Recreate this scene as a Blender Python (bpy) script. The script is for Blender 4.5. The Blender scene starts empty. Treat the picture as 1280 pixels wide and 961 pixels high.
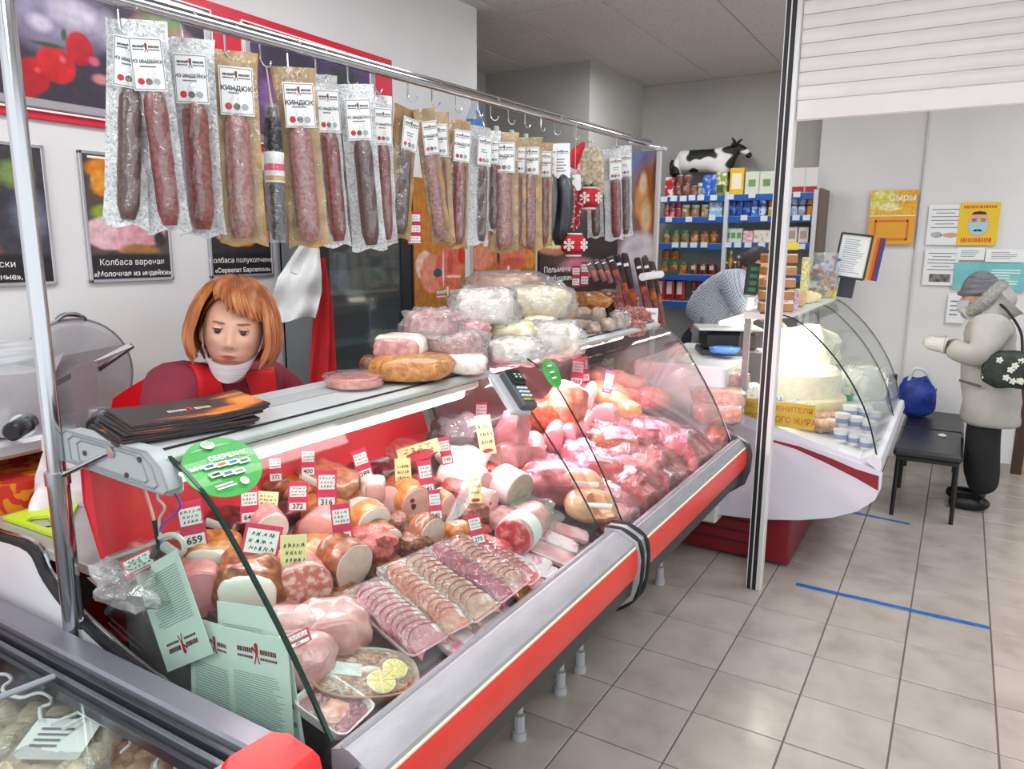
import bpy, bmesh, math, random
from mathutils import Vector as V, Matrix, noise
random.seed(7)
SC = bpy.context.scene
COL = SC.collection
# ---------------------------------------------------------------- camera
H, F = 1.6872, 925.59
YAW, PIT, ROL = math.radians(30.98), math.radians(10.69), math.radians(.36)
_f = V((-math.sin(YAW)*math.cos(PIT), math.cos(YAW)*math.cos(PIT), -math.sin(PIT)))
_r = V((math.cos(YAW), math.sin(YAW), 0)); _u = _r.cross(_f)
CR, CU = _r*math.cos(ROL)+_u*math.sin(ROL), _u*math.cos(ROL)-_r*math.sin(ROL)
EYE = V((0, 0, H))
cd = bpy.data.cameras.new('camera'); cam = bpy.data.objects.new('camera', cd); COL.objects.link(cam)
cd.sensor_width = 36; cd.lens = F/1280*36; cd.clip_start = .02
cam.matrix_world = Matrix(((CR.x, CU.x, -_f.x, 0), (CR.y, CU.y, -_f.y, 0), (CR.z, CU.z, -_f.z, H), (0, 0, 0, 1)))
SC.camera = cam
# ---------------------------------------------------------------- light
SC.view_settings.view_transform = 'Standard'; SC.view_settings.look = 'None'
SC.view_settings.gamma = 1; SC.view_settings.exposure = 0.56
w = bpy.data.worlds.new('world'); SC.world = w; w.use_nodes = True
w.node_tree.nodes['Background'].inputs[0].default_value = (.93, .97, 1, 1)
w.node_tree.nodes['Background'].inputs[1].default_value = 1.0
SC.cycles.transparent_max_bounces = 24
def area(name, loc, size, power, col=(.97, .985, 1), sy=None, rot=(0, 0, 0)):
    l = bpy.data.lights.new(name, 'AREA'); l.energy = power; l.color = col
    l.size = size
    if sy: l.shape = 'RECTANGLE'; l.size_y = sy
    o = bpy.data.objects.new(name, l); COL.objects.link(o); o.location = loc; o.rotation_euler = rot
    return o
area('ceiling_area_light', (.3, 1.2, 3.04), 1.2, 26, sy=1.6)
area('ceiling_area_light', (-1.55, 1.9, 3.04), .6, 20, sy=2.4)
area('ceiling_area_light', (.9, 4.5, 3.04), .9, 26, sy=1.6)
area('ceiling_area_light', (1.2, -1.4, 3.04), 1.2, 40, sy=1.6)
area('ceiling_area_light', (-1.3, -1.2, 3.04), 1.2, 40, sy=1.6)
area('ceiling_area_light', (-1.9, 5.2, 3.04), .6, 15, sy=.6)  # extra light, added only to brighten the dairy department at the back
# lamp strips under the canopies of the three counters
area('counter_lamp', (-1.42, 1.55, 1.19), 1.1, 20, (1, .68, .74), .03, (math.radians(-38), 0, math.pi/2))
area('counter_lamp', (-1.42, 2.85, 1.19), 1.2, 14, (1, .62, .71), .03, (math.radians(-38), 0, math.pi/2))
area('counter_lamp', (-.85, 4.65, 1.31), 1.2, 8, (1, .97, .85), .03, (math.radians(-38), 0, math.pi/2))
# ---------------------------------------------------------------- helpers
def pxb(X, y0, y1, z0, z1, bl):           # ellipses given at photograph pixels -> ellipses in the picture's own frame
    o = []
    for b in bl:
        p, q, r = at(b[0], b[1], X=X), at(b[0]+b[2], b[1], X=X), at(b[0], b[1]-b[3], X=X)
        o.append(((p.y-y0)/(y1-y0), (p.z-z0)/(z1-z0), abs(q.y-p.y)/(y1-y0), abs(r.z-p.z)/(z1-z0))+tuple(b[4:]))
    return o
def at(x, y, X=None, Y=None, Z=None):
    d = CR*((x-640)/F)+CU*((480.5-y)/F)+_f
    if X is not None: t = X/d.x
    elif Y is not None: t = Y/d.y
    else: t = (Z-H)/d.z
    return EYE+d*t
def on(x, y, n, c):                       # the point of a real plane n.p = c seen at a pixel of the photograph
    d = CR*((x-640)/F)+CU*((480.5-y)/F)+_f
    return EYE+d*((c-n.dot(EYE))/n.dot(d))
def dep(p): return (p-EYE).dot(_f)
def pxm(p, s): return s*dep(p)/F          # s pixels at p, in metres
def T(x, y=0, z=0): return Matrix.Translation((x, y, z))
def R(ax, deg): return Matrix.Rotation(math.radians(deg), 4, ax)
def S(x, y, z): return Matrix.Diagonal((x, y, z, 1))
def frame(o, x, y, z):
    return Matrix(((x.x, y.x, z.x, o.x), (x.y, y.y, z.y, o.y), (x.z, y.z, z.z, o.z), (0, 0, 0, 1)))
I4 = Matrix.Identity(4)
class MB:
    fix = True
    def __init__(s): s.v = []; s.f = []; s.m = []
    def add(s, v, f, M=I4, m=0):
        b = len(s.v); s.v += [tuple(M @ V(p)) for p in v]
        s.f += [tuple(i+b for i in q) for q in f]; s.m += [m]*len(f); return s
    def box(s, sx, sy, sz, M=I4, c=0, m=0):      # centred, chamfer c
        x, y, z = sx/2, sy/2, sz/2
        if c <= 0:
            v = [(a*x, b*y, d*z) for a in (-1, 1) for b in (-1, 1) for d in (-1, 1)]
            return s.add(v, [(0, 1, 3, 2), (4, 6, 7, 5), (0, 4, 5, 1), (2, 3, 7, 6), (0, 2, 6, 4), (1, 5, 7, 3)], M, m)
        v = []; ix = {}
        for a in (-1, 1):
            for b in (-1, 1):
                for d in (-1, 1):
                    for k, p in enumerate(((a*x, b*(y-c), d*(z-c)), (a*(x-c), b*y, d*(z-c)), (a*(x-c), b*(y-c), d*z))):
                        ix[a, b, d, k] = len(v); v.append(p)
        f = []
        for a in (-1, 1):
            q = [ix[a, -1, -1, 0], ix[a, 1, -1, 0], ix[a, 1, 1, 0], ix[a, -1, 1, 0]]; f.append(q if a > 0 else q[::-1])
            q = [ix[-1, a, -1, 1], ix[1, a, -1, 1], ix[1, a, 1, 1], ix[-1, a, 1, 1]]; f.append(q[::-1] if a > 0 else q)
            q = [ix[-1, -1, a, 2], ix[1, -1, a, 2], ix[1, 1, a, 2], ix[-1, 1, a, 2]]; f.append(q if a > 0 else q[::-1])
            for b in (-1, 1):
                q = [ix[a, b, -1, 0], ix[a, b, 1, 0], ix[a, b, 1, 1], ix[a, b, -1, 1]]; f.append(q if a*b < 0 else q[::-1])
                f[-1] = f[-1][::-1]
                q = [ix[a, -1, b, 0], ix[a, 1, b, 0], ix[a, 1, b, 2], ix[a, -1, b, 2]]; f.append(q if a*b > 0 else q[::-1])
                f[-1] = f[-1][::-1]
                q = [ix[-1, a, b, 1], ix[1, a, b, 1], ix[1, a, b, 2], ix[-1, a, b, 2]]; f.append(q[::-1] if a*b > 0 else q)
                f[-1] = f[-1][::-1]
        for a in (-1, 1):
            for b in (-1, 1):
                for d in (-1, 1):
                    q = [ix[a, b, d, 0], ix[a, b, d, 1], ix[a, b, d, 2]]; f.append(q if a*b*d > 0 else q[::-1])
        return s.add(v, f, M, m)
    def rings(s, rs, closed=False, caps=True, M=I4, m=0):
        n = len(rs[0]); v = [p for r in rs for p in r]; f = []; k = len(rs)
        for i in range(k if closed else k-1):
            j = (i+1) % k
            for a in range(n):
                b = (a+1) % n; f.append((i*n+a, i*n+b, j*n+b, j*n+a))
        if caps and not closed: f += [tuple(range(n))[::-1], tuple((k-1)*n+a for a in range(n))]
        return s.add(v, f, M, m)
    def lathe(s, prof, n=16, M=I4, m=0, caps=True):   # prof (r, z)
        return s.rings([[(r*math.cos(2*math.pi*a/n), r*math.sin(2*math.pi*a/n), z) for a in range(n)] for r, z in prof], caps=caps, M=M, m=m)
    def cyl(s, r, h, M=I4, n=16, m=0, r2=None):       # base at z=0
        return s.lathe([(r, 0), (r if r2 is None else r2, h)], n, M, m)
    def tube(s, pts, r, n=8, M=I4, m=0, caps=True):
        pts = [V(p) for p in pts]; rs = r if isinstance(r, (list, tuple)) else [r]*len(pts)
        t = (pts[1]-pts[0]).normalized(); u = t.orthogonal().normalized(); out = []
        for i, p in enumerate(pts):
            t2 = (pts[min(i+1, len(pts)-1)]-pts[max(i-1, 0)]).normalized()
            u = (u-t2*u.dot(t2)).normalized(); w_ = t2.cross(u)
            out.append([tuple(p+(u*math.cos(2*math.pi*a/n)+w_*math.sin(2*math.pi*a/n))*rs[i]) for a in range(n)])
        return s.rings(out, caps=caps, M=M, m=m)
    def prism(s, poly, h, M=I4, m=0):                 # polygon in xy, extruded along z, counter-clockwise
        n = len(poly); v = [(x, y, 0) for x, y in poly]+[(x, y, h) for x, y in poly]
        f = [tuple(range(n))[::-1], tuple(range(n, 2*n))]+[(a, (a+1) % n, n+(a+1) % n, n+a) for a in range(n)]
        return s.add(v, f, M, m)
    def blob(s, rx, ry, rz, seed=0, amp=.1, fr=1.5, e=1., M=I4, m=0, nu=22, nv=13):   # lumpy superellipsoid
        pw = lambda c: math.copysign(abs(c)**e, c)
        v = [(0, 0, -rz)]; f = []
        for j in range(1, nv):
            t = -math.pi/2+math.pi*j/nv
            for i in range(nu):
                p = 2*math.pi*i/nu
                v.append((rx*pw(math.cos(t))*pw(math.cos(p)), ry*pw(math.cos(t))*pw(math.sin(p)), rz*pw(math.sin(t))))
        v.append((0, 0, rz)); L = len(v)-1
        for i in range(nu):
            k = (i+1) % nu
            f.append((0, 1+k, 1+i)); f.append((L, L-nu+i, L-nu+k))
            for j in range(nv-2):
                f.append((1+j*nu+i, 1+j*nu+k, 1+(j+1)*nu+k, 1+(j+1)*nu+i))
        g = (rx*ry*rz)**(1/3)
        o = V((seed*3.7, seed*1.3, seed*7.1))
        v = [tuple(V(p)*(1+amp*noise.noise(V(p)*(fr/g)+o)+amp*.4*noise.noise(V(p)*(fr*2.6/g)+o))) for p in v]
        return s.add(v, f, M, m)
    def grid(s, fn, nu, nv, M=I4, m=0):               # fn(u,v) -> point
        v = [fn(i/nu, j/nv) for j in range(nv+1) for i in range(nu+1)]
        f = [(j*(nu+1)+i, j*(nu+1)+i+1, (j+1)*(nu+1)+i+1, (j+1)*(nu+1)+i) for j in range(nv) for i in range(nu)]
        return s.add(v, f, M, m)
    def mesh(s, name, mats, smooth=.6):
        me = bpy.data.meshes.new(name); me.from_pydata(s.v, [], s.f)
        for k in (mats if isinstance(mats, (list, tuple)) else [mats]): me.materials.append(k)
        if s.fix and len(s.f) < 6000:
            bm = bmesh.new(); bm.from_mesh(me); bmesh.ops.recalc_face_normals(bm, faces=bm.faces); bm.to_mesh(me); bm.free()
        if max(s.m, default=0): me.polygons.foreach_set('material_index', s.m)
        if smooth:
            me.polygons.foreach_set('use_smooth', [True]*len(me.polygons)); me.set_sharp_from_angle(angle=smooth)
        me.update(); return me
def obj(name, mb, mats, parent=None, M=None, smooth=.6, label=None, kind=None):
    me = mb.mesh(name, mats, smooth) if isinstance(mb, MB) else mb
    o = bpy.data.objects.new(name, me); COL.objects.link(o)
    if parent: o.parent = parent
    if M is not None: o.matrix_basis = M
    if label: o['label'] = label
    if kind: o['kind'] = kind
    return o
def tag(o, label, cat, group=None):
    o['label'] = label; o['category'] = cat
    if group: o['group'] = group
    return o
def thing(name, label, cat, M=I4, group=None):
    o = bpy.data.objects.new(name, None); COL.objects.link(o); o.empty_display_size = .05
    o.matrix_basis = M if isinstance(M, Matrix) else T(*M)
    return tag(o, label, cat, group)
def struct(name, mb, mats, smooth=.6, parent=None):
    o = obj(name, mb, mats, parent, smooth=smooth)
    if not parent: o['kind'] = 'structure'
    return o
def dup(r, M, label=None, group=None, parent=None):
    n = r.copy(); COL.objects.link(n); n.parent = parent; n.matrix_basis = M
    if label: n['label'] = label
    if group: n['group'] = group
    for c in r.children:
        d = c.copy(); COL.objects.link(d); d.parent = n
        for g in c.children:
            e = g.copy(); COL.objects.link(e); e.parent = d
    return n
# ---------------------------------------------------------------- materials
def rgb(h):
    h = h.lstrip('#'); c = [int(h[i:i+2], 16)/255 for i in (0, 2, 4)]
    return tuple((x/12.92 if x <= .04045 else ((x+.055)/1.055)**2.4) for x in c)+(1,)
MATS = {}
def mat(name, c, rough=.5, metal=0, c2=None, sc=20, st=(1, 1, 1), bump=0, coat=0, emit=0, det=3, lo=.38, hi=.62, c3=None, bs=None, sss=0, rnd=True, dist=0, spec=.5):
    if name in MATS: return MATS[name]
    m = bpy.data.materials.new(name); m.use_nodes = True; MATS[name] = m
    n, l = m.node_tree.nodes, m.node_tree.links; b = n['Principled BSDF']
    b.inputs['Base Color'].default_value = rgb(c); b.inputs['Roughness'].default_value = rough
    b.inputs['Metallic'].default_value = metal; b.inputs['Coat Weight'].default_value = coat; b.inputs['Coat Roughness'].default_value = .12
    b.inputs['Specular IOR Level'].default_value = spec
    if sss: b.inputs['Subsurface Weight'].default_value = sss; b.inputs['Subsurface Radius'].default_value = (.012, .005, .003); b.inputs['Subsurface Scale'].default_value = 1
    if emit: b.inputs['Emission Color'].default_value = rgb(c); b.inputs['Emission Strength'].default_value = emit
    if c2 or bump:
        tc = n.new('ShaderNodeTexCoord'); mp = n.new('ShaderNodeMapping'); mp.inputs['Scale'].default_value = st
        l.new(tc.outputs['Object'], mp.inputs[0])
        if rnd:
            oi = n.new('ShaderNodeObjectInfo'); ml = n.new('ShaderNodeMath'); ml.operation = 'MULTIPLY'; ml.inputs[1].default_value = 9
            l.new(oi.outputs['Random'], ml.inputs[0]); l.new(ml.outputs[0], mp.inputs['Location'])
        nz = n.new('ShaderNodeTexNoise'); nz.inputs['Scale'].default_value = sc; nz.inputs['Detail'].default_value = det
        nz.inputs['Distortion'].default_value = dist
        l.new(mp.outputs[0], nz.inputs['Vector'])
        if c2:
            cr = n.new('ShaderNodeValToRGB'); e = cr.color_ramp.elements
            e[0].position = lo; e[0].color = rgb(c); e[1].position = hi; e[1].color = rgb(c2)
            if c3: x = e.new((lo+hi)/2); x.color = rgb(c3)
            l.new(nz.outputs['Fac'], cr.inputs[0]); l.new(cr.outputs[0], b.inputs['Base Color'])
        if bump:
            n2 = nz
            if bs:
                n2 = n.new('ShaderNodeTexNoise'); n2.inputs['Scale'].default_value = bs; n2.inputs['Detail'].default_value = 4; l.new(mp.outputs[0], n2.inputs['Vector'])
            bp = n.new('ShaderNodeBump'); bp.inputs['Strength'].default_value = bump; bp.inputs['Distance'].default_value = .01
            l.new(n2.outputs['Fac'], bp.inputs['Height']); l.new(bp.outputs[0], b.inputs['Normal'])
            if coat: l.new(bp.outputs[0], b.inputs['Coat Normal'])
    return m
def glass(name, tint='#f2f8f5', base=.03, graze=.8, rough=.02, bump=0, bs=30, milk=0, mc='#ffffff'):
    if name in MATS: return MATS[name]
    m = bpy.data.materials.new(name); m.use_nodes = True; MATS[name] = m
    n, l = m.node_tree.nodes, m.node_tree.links; n.remove(n['Principled BSDF']); out = n['Material Output']
    tr = n.new('ShaderNodeBsdfTransparent'); tr.inputs[0].default_value = rgb(tint)
    gl = n.new('ShaderNodeBsdfGlossy'); gl.inputs['Roughness'].default_value = rough
    lw = n.new('ShaderNodeLayerWeight'); lw.inputs[0].default_value = .5
    pw = n.new('ShaderNodeMath'); pw.operation = 'POWER'; pw.inputs[1].default_value = 4
    ma = n.new('ShaderNodeMath'); ma.operation = 'MULTIPLY_ADD'; ma.inputs[1].default_value = graze; ma.inputs[2].default_value = base
    l.new(lw.outputs['Facing'], pw.inputs[0]); l.new(pw.outputs[0], ma.inputs[0])
    mx = n.new('ShaderNodeMixShader'); l.new(ma.outputs[0], mx.inputs[0]); l.new(tr.outputs[0], mx.inputs[1]); l.new(gl.outputs[0], mx.inputs[2])
    if bump:
        tc = n.new('ShaderNodeTexCoord'); nz = n.new('ShaderNodeTexNoise'); nz.inputs['Scale'].default_value = bs; nz.inputs['Detail'].default_value = 3; nz.inputs['Distortion'].default_value = 1
        bp = n.new('ShaderNodeBump'); bp.inputs['Strength'].default_value = bump; bp.inputs['Distance'].default_value = .01
        l.new(tc.outputs['Object'], nz.inputs['Vector']); l.new(nz.outputs['Fac'], bp.inputs['Height'])
        l.new(bp.outputs[0], gl.inputs['Normal']); l.new(bp.outputs[0], lw.inputs['Normal'])
    last = mx
    if milk:
        df = n.new('ShaderNodeBsdfDiffuse'); df.inputs[0].default_value = rgb(mc)
        m2 = n.new('ShaderNodeMixShader'); m2.inputs[0].default_value = milk; l.new(mx.outputs[0], m2.inputs[1]); l.new(df.outputs[0], m2.inputs[2]); last = m2
    l.new(last.outputs[0], out.inputs[0])
    return m
def pic(name, base, blobs, w=1, h=1, nscale=6, warp=.06, grain=.25, rough=.35):
    """flat print: ellipses (u, v, ru, rv, colour[, soft]) of a picture w by h metres lying in the local xz plane, centred"""
    if name in MATS: return MATS[name]
    m = bpy.data.materials.new(name); m.use_nodes = True; MATS[name] = m
    n, l = m.node_tree.nodes, m.node_tree.links; b = n['Principled BSDF']; b.inputs['Roughness'].default_value = rough
    tc = n.new('ShaderNodeTexCoord'); mp = n.new('ShaderNodeMapping'); mp.vector_type = 'POINT'
    mp.inputs['Scale'].default_value = (1/w, 0, 1/h); mp.inputs['Location'].default_value = (.5, 0, .5)
    l.new(tc.outputs['Object'], mp.inputs[0])
    mq = n.new('ShaderNodeMapping'); mq.inputs['Scale'].default_value = (1/max(w, h), 0, 1/max(w, h)); l.new(tc.outputs['Object'], mq.inputs[0])
    nz = n.new('ShaderNodeTexNoise'); nz.inputs['Scale'].default_value = nscale; nz.inputs['Detail'].default_value = 4; l.new(mq.outputs[0], nz.inputs['Vector'])
    wv = n.new('ShaderNodeVectorMath'); wv.operation = 'MULTIPLY_ADD'; k_ = max(w, h); wv.inputs[1].default_value = (warp*min(w, h)/w, 0, warp*min(w, h)/h)
    l.new(nz.outputs['Color'], wv.inputs[0]); l.new(mp.outputs[0], wv.inputs[2])
    cur = None
    for bl in blobs:
        u, v, ru, rv, c = bl[:5]; soft = bl[5] if len(bl) > 5 else .25
        a = n.new('ShaderNodeVectorMath'); a.operation = 'SUBTRACT'; a.inputs[1].default_value = (u+warp*min(w, h)/w/2, 0, v+warp*min(w, h)/h/2); l.new(wv.outputs[0], a.inputs[0])
        k = n.new('ShaderNodeVectorMath'); k.operation = 'MULTIPLY'; k.inputs[1].default_value = (1/ru, 0, 1/rv); l.new(a.outputs[0], k.inputs[0])
        d = n.new('ShaderNodeVectorMath'); d.operation = 'LENGTH'; l.new(k.outputs[0], d.inputs[0])
        mr = n.new('ShaderNodeMapRange'); mr.inputs[1].default_value = 1-soft; mr.inputs[2].default_value = 1; mr.inputs[3].default_value = 1; mr.inputs[4].default_value = 0
        l.new(d.outputs['Value'], mr.inputs[0])
        mx = n.new('ShaderNodeMix'); mx.data_type = 'RGBA'; l.new(mr.outputs[0], mx.inputs[0])
        if cur is None: mx.inputs[6].default_value = rgb(base)
        else: l.new(cur, mx.inputs[6])
        mx.inputs[7].default_value = rgb(c); cur = mx.outputs[2]
    if cur is not None:
        g = n.new('ShaderNodeTexNoise'); g.inputs['Scale'].default_value = nscale*3.5; g.inputs['Detail'].default_value = 5; l.new(mq.outputs[0], g.inputs['Vector'])
        mr = n.new('ShaderNodeMapRange'); mr.inputs[1].default_value = .3; mr.inputs[2].default_value = .7; mr.inputs[3].default_value = 1-grain; mr.inputs[4].default_value = 1+grain; l.new(g.outputs['Fac'], mr.inputs[0])
        mu = n.new('ShaderNodeVectorMath'); mu.operation = 'SCALE'; l.new(cur, mu.inputs[0]); l.new(mr.outputs[0], mu.inputs['Scale'])
        l.new(mu.outputs[0], b.inputs['Base Color'])
    else: b.inputs['Base Color'].default_value = rgb(base)
    return m
# writing: text as mesh, in the local xz plane, facing -y
TXT = {}
def tmesh(s, m, bold=0):
    k = (s, m.name, bold)
    if k not in TXT:
        c = bpy.data.curves.new('print', 'FONT'); c.body = s; c.align_x = 'CENTER'; c.align_y = 'CENTER'; c.size = 1; c.offset = bold; c.resolution_u = 2; c.extrude = .004
        o = bpy.data.objects.new('print', c); me = bpy.data.meshes.new_from_object(o); me.name = 'print'
        me.transform(Matrix.Rotation(math.pi/2, 4, 'X')); me.materials.clear(); me.materials.append(m); bpy.data.objects.remove(o)
        TXT[k] = me
    return TXT[k]
def text(s, size, m, parent, M, bold=0, sx=1, name='lettering'):
    return obj(name, tmesh(s, m, bold), None, parent, M @ S(size*sx, size, size), kind='stuff')
SCR = {}
def scribble(m, seed, wd=5, ln=3):      # handwriting of unit width and height in the local xz plane
    k = (m.name, seed, wd, ln)
    if k in SCR: return SCR[k]
    rn = random.Random(seed); mb = MB()
    for i in range(ln):
        z0 = .5-(i+.5)/ln; h = .3/ln; x = -.5+rn.random()*.1; end = .5-rn.random()*.22
        while x < end:
            p = [(x, z0-h*rn.random())]
            for q in range(rn.randint(3, 5)): p.append((p[-1][0]+rn.uniform(.01, .06), z0+(h if q % 2 else -h)*rn.uniform(.5, 1)))
            t = .014
            for a, b in zip(p, p[1:]): mb.add([(a[0]-t, 0, a[1]-t), (a[0]+t, 0, a[1]-t), (b[0]+t, 0, b[1]+t), (b[0]-t, 0, b[1]+t)], [(0, 1, 2, 3)])
            x = p[-1][0]+rn.uniform(.03, .09)
    SCR[k] = mb.mesh('handwriting', m, 0); return SCR[k]
def printlines(mb, w, h, n, y=-.001, rn=random, t=.35, lo=.6):   # rows of fine print as thin bars
    for i in range(n):
        z = h/2-(i+.5)*h/n; L = w*rn.uniform(lo, 1); mb.add([(-w/2, y, z-t*h/n/2), (-w/2+L, y, z-t*h/n/2), (-w/2+L, y, z+t*h/n/2), (-w/2, y, z+t*h/n/2)], [(0, 1, 2, 3)])
    return mb
def spline(p, k=6):                     # Catmull-Rom through points
    p = [V(q) for q in p]; out = []
    for i in range(len(p)-1):
        a, b, c, d = p[max(i-1, 0)], p[i], p[i+1], p[min(i+2, len(p)-1)]
        for j in range(k):
            t = j/k; out.append(.5*((2*b)+(c-a)*t+(2*a-5*b+4*c-d)*t*t+(3*b-a-3*c+d)*t**3))
    return out+[p[-1]]
def skin(name, nodes, edges, m, parent=None, sub=2, smooth=True, post=None, root=0):
    me = bpy.data.meshes.new(name); me.from_pydata([q[0] for q in nodes], edges, []); o = bpy.data.objects.new(name, me); COL.objects.link(o)
    md = o.modifiers.new('s', 'SKIN'); md.use_smooth_shade = True
    for i, q in enumerate(nodes):
        r = q[1]; sv = me.skin_vertices[0].data[i]; sv.radius = r if isinstance(r, tuple) else (r, r); sv.use_root = (i == root)
    sd = o.modifiers.new('d', 'SUBSURF'); sd.levels = sub; sd.render_levels = sub
    dg = bpy.context.evaluated_depsgraph_get(); dg.update(); ne = bpy.data.meshes.new_from_object(o.evaluated_get(dg)); ne.name = name
    bpy.data.objects.remove(o); ne.materials.clear(); ne.materials.append(m)
    if post:
        for v in ne.vertices: v.co = post(v.co)
    ne.polygons.foreach_set('use_smooth', [True]*len(ne.polygons))
    return ne
def fuse(name, meshes, m, vox=.004, sm=2):   # one continuous surface from overlapping ones
    vs, fs = [], []
    for a in meshes:
        b = len(vs); vs += [tuple(v.co) for v in a.vertices]; fs += [tuple(i+b for i in p.vertices) for p in a.polygons]
    me = bpy.data.meshes.new(name); me.from_pydata(vs, [], fs); o = bpy.data.objects.new(name, me); COL.objects.link(o)
    r = o.modifiers.new('r', 'REMESH'); r.mode = 'VOXEL'; r.voxel_size = vox
    s_ = o.modifiers.new('s', 'SMOOTH'); s_.iterations = sm; s_.factor = .5
    dg = bpy.context.evaluated_depsgraph_get(); dg.update(); ne = bpy.data.meshes.new_from_object(o.evaluated_get(dg)); ne.name = name
    bpy.data.objects.remove(o); bm = bmesh.new(); bm.from_mesh(ne); seen = set(); big = []
    for v in bm.verts:
        if v in seen: continue
        st = [v]; seen.add(v); isl = []
        while st:
            a = st.pop(); isl.append(a)
            for e in a.link_edges:
                b = e.other_vert(a)
                if b not in seen: seen.add(b); st.append(b)
        big.append(isl)
    big.sort(key=len); bmesh.ops.delete(bm, geom=[v for i in big[:-1] for v in i], context='VERTS'); bm.to_mesh(ne); bm.free()
    ne.materials.clear(); ne.materials.append(m); ne.polygons.foreach_set('use_smooth', [True]*len(ne.polygons)); return ne
STEEL = mat('chrome', '#c9cbd0', .16, 1); BRUSH = mat('brushed_aluminium', '#b9bcc0', .34, .85, c2='#a3a6ab', sc=8, st=(1, .03, 1))
GRAY = mat('grey_plastic', '#b4b6ba', .4); DGRAY = mat('dark_grey_metal', '#55565c', .4, .5); BLACK = mat('black_rubber', '#16171b', .5)
WHITE = mat('white_plastic', '#e9e9ea', .4); RED = mat('red_enamel', '#d81f22', .35); PAPER = mat('white_paper', '#eef0f0', .6)
INK = mat('black_ink', '#1b1b22', .7); PINK = mat('pink_print', '#dd3a66', .5); REDP = mat('red_print', '#c22638', .5); GREYINK = mat('grey_print', '#7d8088', .7)
WPRINT = mat('white_print', '#f4f2ee', .5)
GLASS = glass('clear_glass', '#f4faf7', .025, .55); FILM = glass('clear_film', '#fbfbfb', .10, .8, .08, .6, 34, .04)
BAGF = glass('bag_film', '#f6f6f6', .15, .75, .15, 1, 30, .12, '#f0f0f0')
# ================================================================ the setting
TILE = .32; OX, OY = -1.0095, 2.1346
GROUT = mat('tile_grout', '#6d6660', .8)
FT = mat('floor_tile_glaze', '#bdb5ad', .22, c2='#a0968d', sc=6, det=9, lo=.3, hi=.78, bump=.05, bs=60, c3='#b3aaa2', spec=.45)
fl = MB(); fl.box(9, 14, .1, T(.5, 3.5, -.054)); floor = struct('floor', fl, GROUT, 0)
tb = MB(); tb.box(TILE-.006, TILE-.006, .006, c=.0015); tme = tb.mesh('floor_tile', FT, .3)
rn = random.Random(3)
for i in range(-2, 9):
    for j in range(-3, 16):
        x, y = OX+(i+.5)*TILE, OY+(j+.5)*TILE
        obj('floor_tile', tme, None, floor, T(x, y, -.003+rn.uniform(-.0006, .0006)) @ R('Z', 90*rn.randint(0, 3)))
TAPE = mat('blue_tape', '#2173c4', .45, c2='#1b62ad', sc=30)
for p, q, wd, lb in ((at(995, 730, Z=0), at(1237, 785, Z=0), .035, 'long blue tape strip stuck on the floor in front of the dairy counter'),
                     (at(1050, 637, Z=0), at(1137, 655, Z=0), .03, 'short blue tape strip on the floor beside the bench')):
    d = (q-p); n = V((-d.y, d.x, 0)).normalized()*wd/2; m = MB(); N = 12
    r2 = random.Random(5)
    ed = [(p+d*(k/N)+n*(1+r2.uniform(-.12, .12)), p+d*(k/N)-n*(1+r2.uniform(-.12, .12))) for k in range(N+1)]
    m.rings([[(a.x, a.y, .0006), (b.x, b.y, .0006), (b.x, b.y, .0014), (a.x, a.y, .0014)] for a, b in ed])
    tag(obj('floor_tape', m, TAPE), lb, 'tape')
WALL = mat('white_wall_paint', '#e6e5e4', .7, c2='#deddde', sc=1.2, det=4, bump=.02, bs=120)
DWALL = mat('grey_wall_paint', '#b4b1ad', .8, c2='#aba8a5', sc=1.5, det=4)
CEIL = mat('ceiling_board', '#cdc8c2', .85, c2='#c3beb8', sc=40, det=5, bump=.05)
CZ = 3.1
m = MB(); m.box(.2, 5.6, CZ, T(-2.8, 1.25, CZ/2)); struct('wall_left', m, WALL, 0)
m = MB(); m.box(.1, 2.8, CZ, T(-3.66, 5.4, CZ/2)); m.box(.9, .1, CZ, T(-3.2, 4.1-.1, CZ/2)); struct('wall_recess', m, DWALL, 0)
m = MB(); m.box(.97, 1.17, CZ, T(-2.64-.485, 5.55+.585, CZ/2)); struct('wall_pillar', m, DWALL, 0)
m = MB(); m.box(2.4, .12, CZ, T(-1.75, 6.74, CZ/2)); struct('wall_back', m, DWALL, 0)
m = MB(); m.box(.76, .3, CZ, T(-.705, 6.78, CZ/2)); struct('wall_right', m, WALL, 0)
m = MB(); m.box(.80, .3, CZ, T(.07, 6.76, CZ/2)); struct('wall_right_end', m, WALL, 0)
m = MB(); m.box(.012, .012, CZ, T(-.325, 6.607, CZ/2)); struct('trim_1', m, mat('wall_joint', '#cfcfd0', .6), 0)
BRN = mat('dark_brown_wood', '#4a2e22', .45, c2='#3a231a', sc=6, st=(8, 8, .6))
fr = MB(); fr.box(.07, .14, 2.3, T(.50, 6.66, 1.15), .006); d1 = struct('door_1', fr, BRN)
m = MB(); m.box(.9, .05, 2.2, T(.99, 6.72, 1.1), .004); obj('door_leaf', m, mat('door_pale_wood', '#c9a98b', .4, c2='#bd9a7a', sc=5, st=(6, 1, .5)), d1)
m = MB(); m.box(.8, .014, .07, T(.07, 6.603, .035)); struct('baseboard_right', m, mat('grey_baseboard', '#a8a49f', .6), 0)
m = MB(); m.box(2.6, .2, CZ, T(1.9, 6.8, CZ/2)); struct('wall_far_right', m, WALL, 0)
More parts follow.
